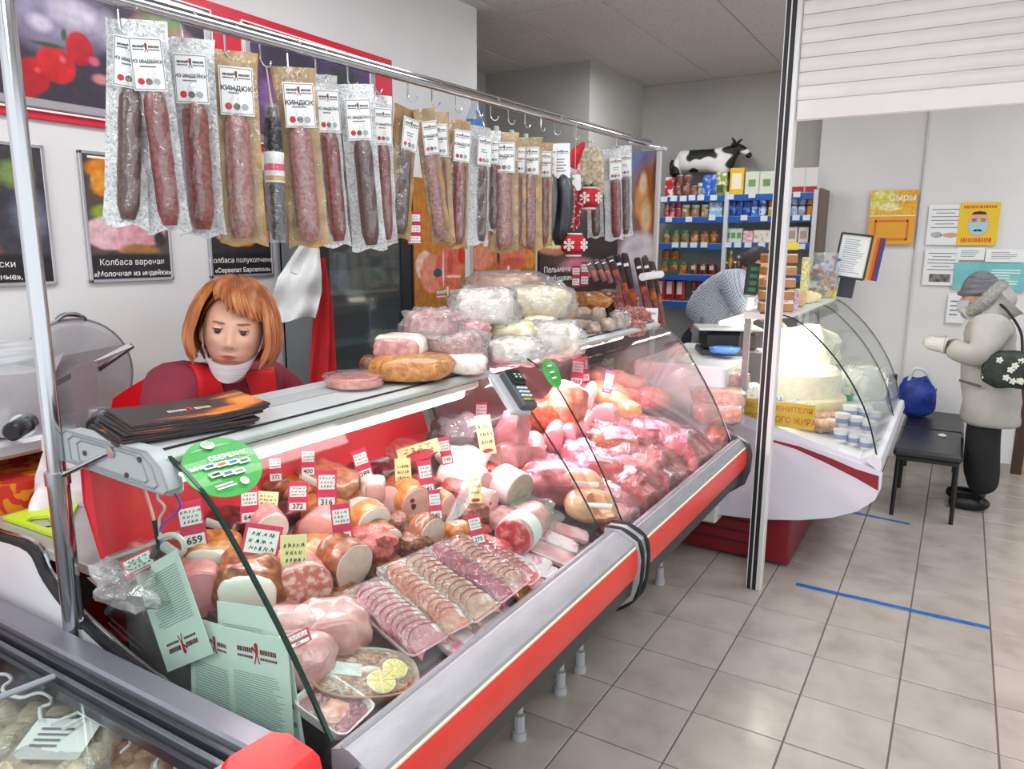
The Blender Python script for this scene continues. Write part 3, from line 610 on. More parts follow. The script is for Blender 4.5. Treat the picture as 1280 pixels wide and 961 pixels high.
def ham_art(k, a, b):
    B = [(548, 300, 90, 60, '#c47a22', .3), (548, 400, 90, 14, '#b9711f', .3), (548, 415, 90, 32, '#4a3626', .3)]
    if k == 0: B += [(530, 332, 12, 20, '#efc3b4', .12), (540, 342, 16, 26, '#e58e76', .1), (560, 335, 18, 30, '#dd7058', .1), (548, 330, 4, 15, '#d4614c', .3), (562, 328, 4, 18, '#c9523f', .3), (553, 335, 1.5, 26, '#f3d2c4', .3), (566, 345, 10, 2, '#f3d2c4', .3), (546, 341, 6, 6, '#2f5560', .2), (576, 320, 6, 12, '#cf2a1c', .3), (520, 390, 10, 5, '#8e5416', .4), (545, 285, 10, 20, '#d9674c', .3)]
    else: B += [(600, 322, 16, 16, '#e58a70', .1), (640, 318, 24, 20, '#dd7356', .1), (640, 328, 22, 8, '#cf5c44', .3), (622, 316, 2, 18, '#3a241a', .3), (662, 325, 8, 12, '#d9912a', .3), (600, 360, 14, 8, '#8e5416', .4), (640, 345, 14, 6, '#9e6018', .4), (620, 285, 30, 14, '#d05f46', .3)]
    return pxb(FX, a, b, .82, 2.02, B)
t = thing('poster_door_fridge', 'tall white fridge whose two doors carry orange ham posters', 'fridge', (0, 0, 0))
y0, y1 = fy(512), fy(673)
m = MB(); m.box(.25, y1-y0, FT_, T(FX-.13, (y0+y1)/2, FT_/2), .004); obj('cabinet', m, WSTR, t)
m = MB(); m.box(.03, .34, .11, T(FX, fy(575, 195), FT_+.055), .006); obj('header', m, mat('dark_blue_header', '#1a2038', .4), t)
LOGO = mat('logo_dark_red', '#7d2028', .6)
def logo(par, M, w, m1, m2):              # two short words with a small striding figure between them
    mb = MB(); r2 = random.Random(2)
    for sx in (-1, 1):
        for zz, h, hh in ((.06, .085, .4), (-.06, .045, .4)):
            x = sx*.30-.2
            while x < sx*.30+.2: wd_ = r2.uniform(.022, .05); mb.add([(x, 0, zz-h/2), (x+wd_, 0, zz-h/2), (x+wd_, 0, zz+h/2), (x, 0, zz+h/2)], [(0, 1, 2, 3)]); x += wd_+.014
    obj('logo_words', mb, m1, par, M @ S(w, w, w), 0, kind='stuff')
    mb = MB(); mb.lathe([(.001, 0), (.05, .01), (.05, .02), (.001, .03)], 10, T(0, .0, .15) @ R('X', 90) @ S(1, 1.1, .1)); mb.add([(-.03, 0, .1), (.05, 0, .12), (.04, 0, -.02), (-.02, 0, -.02)], [(0, 1, 2, 3)])
    mb.add([(-.02, 0, -.02), (.01, 0, -.02), (-.04, 0, -.17), (-.07, 0, -.17)], [(0, 1, 2, 3)]); mb.add([(.01, 0, -.02), (.04, 0, -.02), (.09, 0, -.15), (.06, 0, -.16)], [(0, 1, 2, 3)]); mb.add([(-.12, 0, .10), (-.02, 0, .02), (-.01, 0, .06), (-.1, 0, .14)], [(0, 1, 2, 3)])
    obj('logo_figure', mb, m2, par, M @ S(w, w, w), 0)
for k, (a, b) in enumerate(((fy(516), fy(580)), (fy(591), fy(669)))):
    m = MB(); M = T(FX+.002, (a+b)/2, 1.42) @ FACE; w_ = b-a
    m.box(w_, .008, 1.2); o = obj('door_poster', m, pic('ham_poster_%s' % 'ab'[k], '#b5732a', ham_art(k, a, b), w_, 1.2, nscale=9, warp=.04), t, M, 0)
    lp_ = at(*((558, 367) if k == 0 else (634, 344)), X=FX); logo(o, T(lp_.y-(a+b)/2, -.006, lp_.z-1.42), pxm(lp_, 34 if k == 0 else 44)/.75, WPRINT, WPRINT)
    m = MB(); m.box(.012, .012, 1.9, T(-w_/2-.012, 0, -.35), .002); obj('door_seal', m, BLACK if k == 0 else GRAY, o)
ya, yb = fy(674), fy(775); pc = (ya+yb)/2
t = thing('dumpling_poster_panel', 'dark poster panel reading about grandmother dumplings behind the snack sticks', 'panel', T(FX-.0, pc, 1.42) @ FACE)
w_ = yb-ya; m = MB(); m.box(w_, .02, 1.3); o = obj('print', m, pic('dumpling_picture', '#3a2e2d', pxb(FX, ya, yb, .77, 2.07, [(720, 250, 60, 50, '#4a3c3a', .5), (690, 310, 30, 10, '#b8805a', .4), (690, 305, 16, 6, '#e6cfa4', .4), (715, 325, 30, 10, '#5c4440', .4), (722, 332, 26, 12, '#c47a90', .5), (735, 340, 14, 8, '#d8a0b0', .5), (700, 348, 40, 9, '#3a2f2e', .3), (690, 360, 50, 10, '#4a3a36', .4)]), w_, 1.3, nscale=6), t, None, 0)
for s_, x_, y_ in (('Пельмени', 695, 337), ('у бабушки»', 695, 348), ('Сыровяленые', 772, 447), ('«Казачьи»,', 770, 459)):
    p = at(x_, y_, X=FX); text(s_, pxm(p, 10), WPRINT, t, T(p.y-pc, -.012, p.z-1.42), sx=1.45, bold=.006)
# end panel with the bread picture, facing along the counter
p0, p1 = at(775, 193, Y=4.43), at(824, 188, Y=4.43); ez = at(800, 428, Y=4.43).z
t = thing('end_banner_panel', 'tall picture panel of golden pastry and a white cloth beside the right rail post', 'banner', T((p0.x+p1.x)/2, 4.44, (p1.z+.8)/2))
w_ = p1.x-p0.x; h_ = p1.z-.8
m = MB(); m.box(w_, .012, h_); obj('print', m, pic('pastry_picture', '#8b7f86', [(.5, .97, .9, .06, '#7c86b8', .5), (.78, .8, .45, .20, '#a85a18', .4), (.60, .80, .22, .10, '#e3a55a', .4), (.72, .73, .18, .09, '#f0cf9c', .5), (.62, .87, .12, .06, '#f2d9b4', .5), (.92, .9, .1, .1, '#6a3c20', .5), (.6, .58, .6, .10, '#ece9f4', .3), (.75, .50, .4, .08, '#cfcbe0', .4), (.15, .5, .3, .05, '#d39a48', .4), (.5, .38, .8, .08, '#a79fb0', .5), (.5, .25, .9, .12, '#57444a', .5), (.5, .08, .9, .14, '#6a5856', .4)], w_, h_, nscale=4, warp=.05), t, None, 0)
# water bottles and packs on the fridge tops
def bottle(r, h, lb, x, y, c1, cap, z=FT_, g='water bottles on the fridge tops'):
    t = thing('water_bottle', lb, 'bottle', (x, y, z), g)
    m = MB(); m.lathe([(r*.9, 0), (r, .01*h), (r, .3*h), (r*.93, .34*h), (r, .38*h), (r, .62*h), (r*.5, .82*h), (r*.36, .88*h), (r*.36, .93*h)], 14); obj('bottle_body', m, c1, t)
    m = MB(); m.cyl(r*.42, h*.07, T(0, 0, h*.93), 12); obj('cap', m, cap, t)
    m = MB(); m.cyl(r*1.02, h*.22, T(0, 0, .39*h), 14); obj('label', m, mat('blue_bottle_label', '#4a7ec2', .4), t); return t
PET = glass('bottle_plastic', '#e3eef2', .08, .6, .05, milk=.12); PET2 = glass('bottle_plastic_blue', '#c9dbea', .08, .6, .05, milk=.12)
GC = mat('green_cap', '#2e9b57', .4); BC = mat('blue_cap', '#2f62b8', .4); PALE = mat('pale_green_bottle', '#cfe0d4', .35)
bottle(.05, .34, 'clear water bottle with a green cap standing first on the fridge top', FX-.10, fy(611, 150), PET, GC)
bottle(.045, .28, 'clear water bottle with a blue cap behind the green capped one', FX-.13, fy(622, 150), PET2, BC)
for k in range(6): bottle(.035, .20+.01*(k % 2), 'small pale bottle, '+['first', 'second', 'third', 'fourth', 'fifth', 'last'][k]+' from the left on the fridge top', FX-.08-.05*(k % 2), fy(634, 160)+.09*k, PALE, mat('mint_cap', '#bfe6cf', .4))
m = MB()
for k in range(4):
    m = MB(); m.blob(.08, .10, .06, seed=k, amp=.2, e=.6, M=T(0, 0, .055)); o = obj('red_bag', m, mat('red_white_bag', '#b3202e', .4, c2='#d8c8c8', sc=18, hi=.7), M=T(FX-.1, fy(668, 170)+.22*k+.1, FT_)); tag(o, ['red snack bag beside the pale bottles on the fridge top', 'second red snack bag along the fridge top', 'third red snack bag along the fridge top', 'last red snack bag at the far end above the dumpling poster'][k], 'bag', 'red bags on the fridge tops')
m = MB(); m.box(.24, 1.0, FT_-.002, T(FX-.14, fy(674)+.52, FT_/2-.001), .004); tag(obj('side_cabinet', m, mat('side_cabinet_white', '#d6d7d8', .4)), 'plain white cabinet standing behind the dumpling poster', 'cabinet')
# ================================================================ hanging rail with its posts
def railp(y): return V((-1.70, y, 2.225+(y-1.0)*.0186))
t = thing('hanging_rail', 'chrome hanging rail on posts above the meat counters', 'rail', (0, 0, 0))
m = MB(); m.tube([railp(.80), railp(4.45)], .0145, 14); obj('rail_tube', m, STEEL, t)
m = MB(); m.tube([railp(.80)+V((.0, .05, .02)), railp(4.45)+V((0, 0, .022))], .006, 8); obj('upper_rod', m, STEEL, t)
m = MB(); m.tube([(-1.70, .845, .02), (-1.70, .845, 1.17)], .0225, 18); m.tube([(-1.70, .845, 1.165), (-1.70, .845, 2.6)], .0185, 18); lp = obj('post', m, STEEL, t)
m = MB(); m.cyl(.026, .03, T(-1.70, .845, 1.15), 18); obj('collar', m, STEEL, lp)
m = MB(); p = at(150, 562, Y=.875); m.tube([V((-1.70, .845, 1.165)), (p.x, .858, p.z)], .006, 8); m.cyl(.012, .012, T(p.x, .864, p.z) @ R('X', 90), 12); obj('bracket', m, STEEL, t)
e = at(824, 188, Y=4.42); f_ = at(812, 420, Y=4.42)
WST = mat('white_painted_steel', '#cfcfcd', .35, .3)
m = MB(); m.box(.028, .028, e.z-.05, T(e.x+.01, 4.40, (e.z-.05)/2+.05), .003); obj('post', m, WST, t)
m = MB(); m.tube([railp(4.40)+V((-.12, 0, .01)), V((e.x+.05, 4.40, e.z))], .010, 8); m.box(.06, .05, .02, T(e.x+.02, 4.40, e.z+.004), .003); obj('end_bar', m, WST, t)
# ================================================================ hooks and hanging packs
def hookmesh():
    m = MB(); a = [(0, .021*math.cos(q), .002+.021*math.sin(q)) for q in [math.radians(d) for d in range(-40, 181, 20)]]
    b = [(0, -.021, -.03)]+[(0, -.003+.018*math.cos(q), -.052+.018*math.sin(q)) for q in [math.radians(d) for d in range(180, 361, 20)]]
    m.tube(spline(a+b, 2), .0028, 6); return m.mesh('s_hook', STEEL)
HOOK = hookmesh(); HK = 'chrome hooks along the hanging rail'
hpos = [(160, 5), (237, 22), (290, 42), (333, 62), (369, 75), (403, 88), (442, 100), (474, 110), (517, 122), (546, 131), (574, 138), (601, 146), (619, 151), (640, 156), (660, 161), (679, 164), (697, 168), (721, 173), (738, 177), (772, 181)]
hl = ['leftmost chrome hook on the rail above the first silver pack', 'second chrome hook from the left on the rail', 'chrome hook holding the first gold pack', 'chrome hook holding the dark netted salami', 'chrome hook above the gold pack beside the dark salami']
HN = ['first narrow silver pack past the dark salami', 'dark sausage in the middle silver pack', 'silver pack at the banner edge', 'gold pack seen edge on', 'straight gold pack before the ham poster', 'gold pack over the white door strip', 'slim sideways silver pack', 'small half hidden silver pack', 'wide gold pack with a pinkish sausage', 'second wide gold pack', 'narrow gold pack beside the black sausages', 'black sausage with the card label', 'red ball ornaments', 'beige snack bag', 'last two silver packs by the right post']
for k, (x, y) in enumerate(hpos):
    p = at(x, y+6, X=-1.70); o = obj('rail_hook', HOOK, None, M=T(*(railp(p.y)+V((0, 0, .0)))) @ R('Z', -30+10*(k % 4)))
    tag(o, hl[k] if k < len(hl) else 'chrome hook above the '+HN[k-5], 'hook', HK)
SILV = mat('silver_pack', '#d5d7d8', .32, .25, c2='#a9acb0', sc=150, lo=.50, hi=.62, bump=.35, bs=60); GOLD = mat('gold_pack', '#b8945a', .35, .25, c2='#9c7a42', sc=18, bump=.3, bs=35)
SA = mat('dry_sausage', '#8a4a46', .38, c2='#6b3334', sc=85, bump=.15, coat=.5); SB = mat('dark_dry_sausage', '#5d4240', .4, c2='#4a3130', sc=85, bump=.15, coat=.5); SCc = mat('pale_dry_sausage', '#a57a76', .4, c2='#8a5a58', sc=85, bump=.15, coat=.5)
SALAMI = mat('black_netted_salami', '#1e1d20', .35, c2='#59565a', sc=55, lo=.5, hi=.62, bump=.6, coat=.4); FISH = mat('dark_silver_skin', '#1d2025', .35, .1, c2='#7d858c', sc=14, st=(1, 1, .15), lo=.45, hi=.7, coat=.5)
PK = 'vacuum packed dry sausages hanging from the rail'
def hangM(x0, y0, x1, y1, turn, fwd=0):
    a, b = at(x0, y0, X=-1.70), at(x1, y1, X=-1.70); z = (a-b).normalized(); L = (a-b).length
    n = V((EYE.x-a.x, EYE.y-a.y, 0)).normalized(); n = Matrix.Rotation(math.radians(turn), 3, 'Z') @ n
    n = (n-z*n.dot(z)).normalized(); x = (-n).cross(z)
    f = n*(.006*fwd); return frame(a+f, x, -n, z), L, a
def pack(x0, y0, x1, y1, wpx, kind, sm, label, word=None, turn=0, fwd=0, lab=(.0, .33, 1.0), seed=1, srr=.275):
    M, L, a = hangM(x0, y0, x1, y1, turn, fwd); w_ = pxm(a, wpx)/max(.5, math.cos(math.radians(turn))); rn = random.Random(seed)
    t = thing('hanging_sausage_pack', label, 'sausage pack', M, PK)
    def bk(u, v):
        s_ = 1+.10*(abs(v-.5)*2)**6; return ((u-.5)*w_*s_, .004+.006*math.sin(u*7+seed)*(.4+v)+.003*math.sin(v*23+seed), -v*L+.006*math.sin(u*9+seed*2)*(v > .95))
    m = MB(); m.grid(bk, 8, 22); n_ = len(m.v); m.v += [(x, y+.002, z) for x, y, z in m.v]; m.f += [tuple(i+n_ for i in q[::-1]) for q in m.f]; m.m += m.m[:]; m.fix = False
    obj('foil_back', m, SILV if kind == 'silver' else GOLD, t, None)
    r = w_*srr; z0 = -L*.30; z1 = -L*.965
    m = MB(); pts = [(.05*w_*math.sin(seed), -.3*r, z0+(z1-z0)*k/10) for k in range(11)]
    rr = [r*.5, r*.97]+[r*(1+.02*math.sin(k*1.7+seed)) for k in range(7)]+[r*.97, r*.6]
    m.tube(pts, rr, 14); m.v = [(x, (y+.3*r)*.72-.3*r, z) for x, y, z in m.v]; obj('sausage', m, sm, t)
    def fl_(u, v):
        b = math.exp(-((u-.5-.08*math.sin(seed))/.3)**2*1.2)*min(1, v*3.3, (1-v)*14); return ((u-.5)*w_*.96, -.002-r*1.05*b+.003*math.sin(u*13+v*31+seed), -v*L*.985)
    m = MB(); m.fix = False; m.grid(fl_, 10, 24); obj('film', m, FILM, t)
    lw, lz, lh = w_*.74, lab[1], L*.24
    zc = -L*(lab[1]-.12); xc = lab[0]*w_
    m = MB(); m.box(lw, .0016, lh, T(0, 0, 0)); cl_ = obj('paper_label', m, PAPER, t, T(xc, -r*.55-.009, zc) @ R('X', 3))
    m = MB(); e_ = .003
    for s_ in (-1, 1): m.box(lw*.94, .0006, .0016, T(0, -.0012, s_*lh*.465)); m.box(.0016, .0006, lh*.93, T(s_*lw*.465, -.0012, 0))
    obj('label_border', m, GREYINK, cl_)
    logo(cl_, T(0, -.0014, lh*.30), lw*.78, INK, LOGO)
    if word: text(word, lw*(.20 if len(word) < 8 else .145), INK, cl_, T(0, -.0012, lh*.05), .02)
    m = MB(); printlines(m, lw*.5, lh*.16, 2, -.0013, rn); obj('small_print', m, GREYINK, cl_)
    for q, c in ((-.26, mat('label_red_dot', '#c8283a', .5)), (-.02, mat('label_dark_dot', '#5b5448', .5)), (.22, mat('label_grey_dot', '#a7adae', .5))):
        m = MB(); m.cyl(lw*.105, .0008, T(q*lw, -.0008, -lh*.32) @ R('X', 90), 12); obj('round_mark', m, c, cl_)
    return t
I_, K_ = 'ИЗ ИНДЕЙКИ', 'КИНДЮК'
pack(163, 24, 158, 282, 50, 'silver', SB, 'silver backed dry sausage pack at the far left, half hidden behind another', I_, 4, -3, seed=1)
pack(180, 28, 213, 290, 50, 'silver', SA, 'tilted silver backed turkey sausage pack second from the left', I_, -4, 5, seed=2)
pack(238, 48, 255, 295, 52, 'silver', SA, 'straight silver backed turkey sausage pack left of the first gold pack', I_, -8, 1, seed=3, srr=.3)
pack(291, 64, 306, 306, 54, 'gold', SCc, 'wide gold backed sausage pack left of the black netted salami', K_, 6, 1, seed=4)
# the netted salami
p = at(333, 84, X=-1.70); q = at(340, 135, X=-1.70); q2 = at(347, 300, X=-1.70)
t = thing('netted_salami', 'black netted salami in a clear sleeve with a white band label', 'sausage', T(*q), None)
r = pxm(q, 11.5); ln_ = q.z-q2.z; dy = (q2.y-q.y)
m = MB(); pts = [(0, dy*k/10, -ln_*k/10) for k in range(11)]; m.tube(pts, [r*.5, r*.9]+[r*(1+.04*math.sin(k*2)) for k in range(7)]+[r*.9, r*.5], 16); obj('sausage', m, SALAMI, t)
m = MB(); m.tube([(0, 0, 0), (.0, (p.y-q.y)*.5, (p.z-q.z)*.5), (0, p.y-q.y, p.z-q.z)], [.004, .002, .002], 6); obj('string', m, mat('twine', '#cbb9a0', .8), t)
m = MB(); m.tube([(0, dy*.33, -ln_*.33), (0, dy*.56, -ln_*.56)], r*1.07, 16, caps=False); bl2 = obj('band_label', m, PAPER, t)
m = MB(); m.tube([(0, dy*.42, -ln_*.42), (0, dy*.47, -ln_*.47)], r*1.09, 16, caps=False); obj('red_stripe', m, PINK, bl2)
m = MB(); m.tube([(0, dy*.51, -ln_*.51), (0, dy*.545, -ln_*.545)], r*1.09, 16, caps=False); obj('gold_stripe', m, mat('label_gold', '#d8a13c', .5), bl2)
m = MB(); m.tube([(0, 0, .01), (0, dy*.5, -ln_*.5), (0, dy, -ln_*1.02)], [r*.7, r*1.2, r*1.0], 12); obj('film_sleeve', m, FILM, t)
pack(366, 84, 388, 308, 50, 'gold', SCc, 'gold backed sausage pack right of the black netted salami', K_, 14, 1, seed=6)
pack(404, 92, 424, 308, 38, 'silver', SA, 'narrow silver backed pack first of three before the wall corner', I_, 26, -2, seed=7)
pack(443, 106, 462, 312, 42, 'silver', SB, 'silver backed pack with a dark sausage in the middle of three', I_, 4, 4, seed=8)
pack(475, 118, 483, 306, 30, 'silver', SA, 'narrow silver backed pack last of three beside the banner edge', I_, 24, -1, seed=9)
pack(512, 134, 502, 298, 26, 'gold', SB, 'gold pack seen nearly edge on, first of the middle cluster', None, 48, -2, seed=10, srr=.25)
pack(526, 136, 549, 302, 26, 'gold', SCc, 'tilted gold pack with a greyish sausage in the middle cluster', K_, 30, 3, seed=11)
pack(546, 140, 556, 306, 28, 'gold', SA, 'gold sausage pack hanging straight before the orange ham poster', K_, 10, 0, seed=12)
pack(573, 150, 569, 310, 28, 'gold', SA, 'gold pack before the white strip between the ham posters', K_, 28, 2, seed=13)
pack(601, 158, 598, 306, 24, 'silver', SB, 'slim silver pack turned sideways, left of the two wide gold packs', None, 40, 1, seed=14, srr=.22)
pack(617, 162, 617, 290, 20, 'silver', SB, 'small silver pack half hidden behind the wide gold pack', I_, 10, -4, seed=15)
pack(629, 166, 630, 316, 36, 'gold', SCc, 'wide gold pack with a pinkish sausage right of the slim silver one', K_, 4, 3, seed=16)
pack(648, 172, 647, 306, 20, 'gold', SA, 'narrow gold pack tucked between two wide gold packs', K_, 14, 0, seed=17)
pack(661, 172, 662, 312, 32, 'gold', SCc, 'second wide gold pack before the dark salami pack', K_, 4, 3, seed=18)
pack(680, 178, 679, 308, 22, 'gold', SA, 'narrow gold pack just left of the long black dry sausage', K_, 14, 0, seed=19)
pack(766, 186, 769, 300, 22, 'silver', SA, 'silver pack left of the last one near the right rail post', None, 30, 0, seed=20)
pack(777, 182, 779, 296, 22, 'silver', SB, 'last silver pack hanging nearest the right rail post', None, 30, 2, seed=21, srr=.24)
pack(744, 214, 746, 298, 20, 'silver', SB, 'short silver pack hanging behind the red knitted mittens', None, 10, -4, seed=22)
for (x0, y0, x1, y1, wpx, lb, fw) in ((700, 178, 702, 306, 24, 'long black dry sausage with a white card label above it', 3), (690, 178, 688, 300, 14, 'thin black dry sausage behind the one with the card label', -2)):
    M, L, a = hangM(x0, y0, x1, y1, 10, fw); t = thing('black_dry_sausage', lb, 'sausage', M)
    r = pxm(a, wpx)/2; m = MB(); m.tube([(.3*r*math.sin(k*.5), 0, -L*(.3+.7*k/9)) for k in range(10)], [r*.6]+[r]*7+[r*.9, r*.5], 14); obj('sausage', m, FISH, t)
    m = MB(); m.box(r*1.7, .002, L*.33, T(0, -r*.6, -L*.18)); c = obj('card_label', m, PAPER, t); logo(c, T(0, -r*.6-.0016, -L*.10), r*1.3, INK, INK)
    m = MB(); printlines(m, r*1.2, L*.14, 5, 0); obj('small_print', m, GREYINK, c, T(0, -r*.6-.0016, -L*.22))
    m = MB(); m.tube([(0, 0, 0), (0, 0, -L*.3)], .0018, 6); obj('string', m, mat('twine', ''), t)
M, L, a = hangM(739, 184, 742, 250, 0, -2); t = thing('dried_fish_bag', 'beige bag of shredded dried snack hanging behind the red mittens', 'bag', M)
w_ = pxm(a, 30); m = MB(); m.blob(w_/2, .012, L/2, 3, .06, 2, .5, T(0, 0, -L/2)); obj('bag', m, mat('beige_shreds', '#d9cdb4', .6, c2='#a8977c', sc=60, bump=.4), t)
# price card hanging under the rail, and the sleeve of business cards
def multi_tag(x, y, wpx, hpx, X, label, rows, seed=3):
    a = at(x, y, X=X); w_, h_ = pxm(a, wpx), pxm(a, hpx); n = V((EYE.x-a.x, EYE.y-a.y, 0)).normalized()
    t = thing('price_strip', label, 'price tag', frame(a, (-n).cross(V((0, 0, 1))), -n, V((0, 0, 1))))
    m = MB(); m.box(w_, .002, h_); obj('card', m, REDP, t)
    for k in range(rows):
        m = MB(); m.box(w_*.86, .001, h_/rows*.62, T(0, -.0014, h_/2-(k+.5)*h_/rows-h_*.02)); obj('white_field', m, PAPER, t)
        obj('handwriting', scribble(INK, seed+k, 5, 2), None, t, T(0, -.0022, h_/2-(k+.5)*h_/rows-h_*.02) @ S(w_*.75, 1, h_/rows*.5))
    return t
multi_tag(518, 285, 17, 40, -1.75, 'red and white price strip hanging under the middle gold packs', 3)
# christmas mittens and ornaments
WOOL = mat('red_wool', '#c4202c', .8, c2='#a81824', sc=60, bump=.4); WHT = mat('white_wool', '#eee9e6', .8); FIR = mat('fir_green', '#1f4a2c', .7, c2='#2f6a3c', sc=40)
def hat(x0, y0, x1, y1):
    M, L, a = hangM(x0, y0, x1, y1, 0, 9); t = thing('gnome_hat', 'small red felt gnome hat hanging from the rail', 'ornament', M)
    m = MB(); m.tube(spline([(.03, 0, 0), (.01, 0, -.3*L), (-.015, 0, -.75*L)], 4), [.006, .012, .018, .022, .027, .032, .036, .040, .042], 14); obj('felt_cone', m, WOOL, t)
    m = MB(); m.blob(.05, .03, .018, 4, .1, 2, 1, T(-.017, 0, -.80*L)); obj('fur_brim', m, WHT, t)
    m = MB(); m.blob(.042, .028, .05, 6, .15, 2, 1, T(-.017, 0, -1.05*L)); obj('beard', m, mat('grey_beard', '#8d8a88', .9), t)
hat(721, 184, 709, 230)
def bauble(x, y, rpx, lb, dz):
    a = at(x, y, X=-1.64); r = pxm(a, rpx); t = thing('mitten_ornament', lb, 'ornament', T(*a), 'red snowflake ornaments on the rail')
    m = MB(); m.lathe([(r*.5, -.82*r), (r*.95, -.45*r), (r*1.03, .1*r), (r*.85, .6*r), (r*.6, .78*r)], 22); obj('knit_ball', m, WOOL, t)
    m = MB(); m.lathe([(r*.62, .74*r), (r*.72, .82*r), (r*.6, .9*r)], 18); m.lathe([(r*.5, -.92*r), (r*.66, -.85*r), (r*.6, -.76*r)], 18); obj('white_band', m, WHT, t)
    n = V((EYE.x-a.x, EYE.y-a.y, 0)).normalized(); sm_ = MB()
    for k in range(3): sm_.box(r*.09, .003, r*.95, R('Y', 60*k))
    for k in range(6): sm_.box(r*.26, .003, r*.08, R('Y', 60*k) @ T(0, 0, r*.34) @ R('Y', 35)); sm_.box(r*.26, .003, r*.08, R('Y', 60*k) @ T(0, 0, r*.34) @ R('Y', -35))
    for ang in (-.35, .9):
        d = Matrix.Rotation(ang, 3, 'Z') @ n; obj('snowflake', sm_.mesh('snowflake', WHT), None, t, frame(d*r*1.03, (-d).cross(V((0, 0, 1))), -d, V((0, 0, 1))))
    m = MB(); r2 = random.Random(4)
    for k in range(26): q = r2.uniform(0, 6.28); d = V((math.cos(q), math.sin(q), r2.uniform(.1, .9))).normalized(); m.tube([(0, 0, r*.85), tuple(V((0, 0, r*.85))+d*r*r2.uniform(.5, .9))], [.004, .001], 5)
    obj('fir_sprig', m, FIR, t)
    m = MB(); m.tube([(0, 0, r*.9), (0, 0, railp(a.y).z-a.z-.0)], .0012, 5); obj('hanging_thread', m, mat('twine', ''), t)
bauble(736, 248, 15, 'upper red ball ornament with a white snowflake beside the gnome hat', 0)
bauble(717, 306, 16, 'lower red ball ornament with a white snowflake under the gnome hat', 0)
M, L, a = hangM(712, 232, 716, 292, 0, 1); t = thing('knitted_mitten', 'dark red patterned mitten between the gnome hat and the ball ornaments', 'mitten', M)
m = MB(); m.blob(.04, .02, L*.55, 3, .1, 2, .8, T(0, 0, -L*.5)); m.blob(.016, .014, L*.25, 5, .1, 2, 1, T(.04, 0, -L*.5) @ R('Y', 25)); obj('knit', m, mat('patterned_wool', '#a51b28', .85, c2='#e6dcd8', sc=70, lo=.55, hi=.62, bump=.4), t)
# ================================================================ seller's corner: slicer, chair, seller, coats, magazines
t = thing('side_table', 'table under a red and orange patterned cloth against the wall at the far left', 'table', (0, 0, 0))
CLOTH = mat('orange_red_cloth', '#c8321c', .7, c2='#e08a1e', sc=7, lo=.50, hi=.53, dist=2.5, det=1)
SLX = -2.45; SLB = 1.045
m = MB(); m.box(.42, 1.2, .03, T(SLX-.0, .98, SLB-.05), .004); obj('tabletop', m, BRN, t)
for x in (-.18, .18):
    for y in (-.5, .5): m = MB(); m.box(.05, .05, SLB-.06, T(SLX+.02+x, .98+y, (SLB-.06)/2)); obj('leg', m, BRN, t)
m = MB()
def dr(u, v): return (SLX+.22+.012*math.sin(u*40)*v, .38+u*1.21, SLB-.03-v*.34+.01*math.sin(u*9)*v)
m.grid(dr, 40, 6); m.grid(lambda u, v: (SLX+.22-.44*v, .38+u*1.21, SLB-.03), 6, 4); m.grid(lambda u, v: (SLX+.22-.44*u, 1.59+.01*math.sin(u*25)*v, SLB-.03-v*.34), 20, 6); obj('tablecloth', m, CLOTH, t)
SLM2 = mat('cast_aluminium', '#c6c7ca', .38, .3, c2='#babbbf', sc=9); BLD = mat('blade_steel', '#e6e8ea', .3, .15, c2='#b9bcc0', sc=4, st=(1, 1, 14)); KNB = mat('black_knob', '#15161a', .35)
t = thing('meat_slicer', 'large silver meat slicing machine with round blade on the cloth covered table', 'slicer', T(SLX, 0, SLB))
def sp_(x, y, X=SLX): p = at(x, y, X=X); return (p.y, p.z-SLB)
def plateX(poly, x0, x1): return MB().rings([[(x, y, z) for y, z in poly] for x in (x0, x1)])
body = [sp_(-10, 470, SLX+.16), sp_(30, 467, SLX+.16), sp_(60, 462, SLX+.16), sp_(64, 505, SLX+.16), sp_(66, 545, SLX+.16), sp_(50, 553, SLX+.16), sp_(-10, 545, SLX+.16)]
obj('motor_base', plateX(body, -.10, .16), SLM2, t)
obj('base_plate', MB().box(.42, .60, .05, T(-.02, 1.12, .06), .012), SLM2, t)
for x in (-.16, .12):
    for y in (.88, 1.37): obj('rubber_foot', MB().cyl(.022, .06, T(x, y, -.03), 12), KNB, t)
c = at(95, 470, X=SLX-.05); r = (at(95, 397, X=SLX-.05)-c).length
m = MB(); m.lathe([(r*.86, -.012), (r, -.008), (r, .010), (r*.9, .016), (r*.86, .016)], 48, T(-.05, c.y, c.z-SLB) @ R('Y', 90)); obj('blade_ring', m, SLM2, t)
m = MB(); m.lathe([(r*.25, .004), (r*.86, .004), (r*.86, -.004), (r*.25, -.004)], 48, T(-.05, c.y, c.z-SLB) @ R('Y', 90)); obj('blade', m, BLD, t)
for k_ in (.98, .85, .62): m = MB(); m.tube([(-.05+(.012 if k_ > .9 else .006), c.y+r*k_*math.cos(a), c.z-SLB+r*k_*math.sin(a)) for a in [2*math.pi*i/40 for i in range(41)]], .0035, 5); obj('blade_groove', m, mat('groove_steel', '#8f9398', .35, .5), t)
obj('ring_handle', MB().tube(spline([(-.04, c.y-r*.25, c.z-SLB+r*.98), (-.03, c.y-r*.12, c.z-SLB+r*1.07), (-.03, c.y+r*.1, c.z-SLB+r*1.04), (-.04, c.y+r*.22, c.z-SLB+r*.96)], 4), .008, 8), STEEL, t)
gp = [sp_(-20, 428), sp_(40, 425), sp_(60, 426), sp_(60, 500), sp_(-20, 498)]
obj('thickness_plate', plateX(gp, -.04, -.02), BLD, t)
def P2(x, y, X): p = at(x, y, X=X); return (X-SLX, p.y, p.z-SLB)
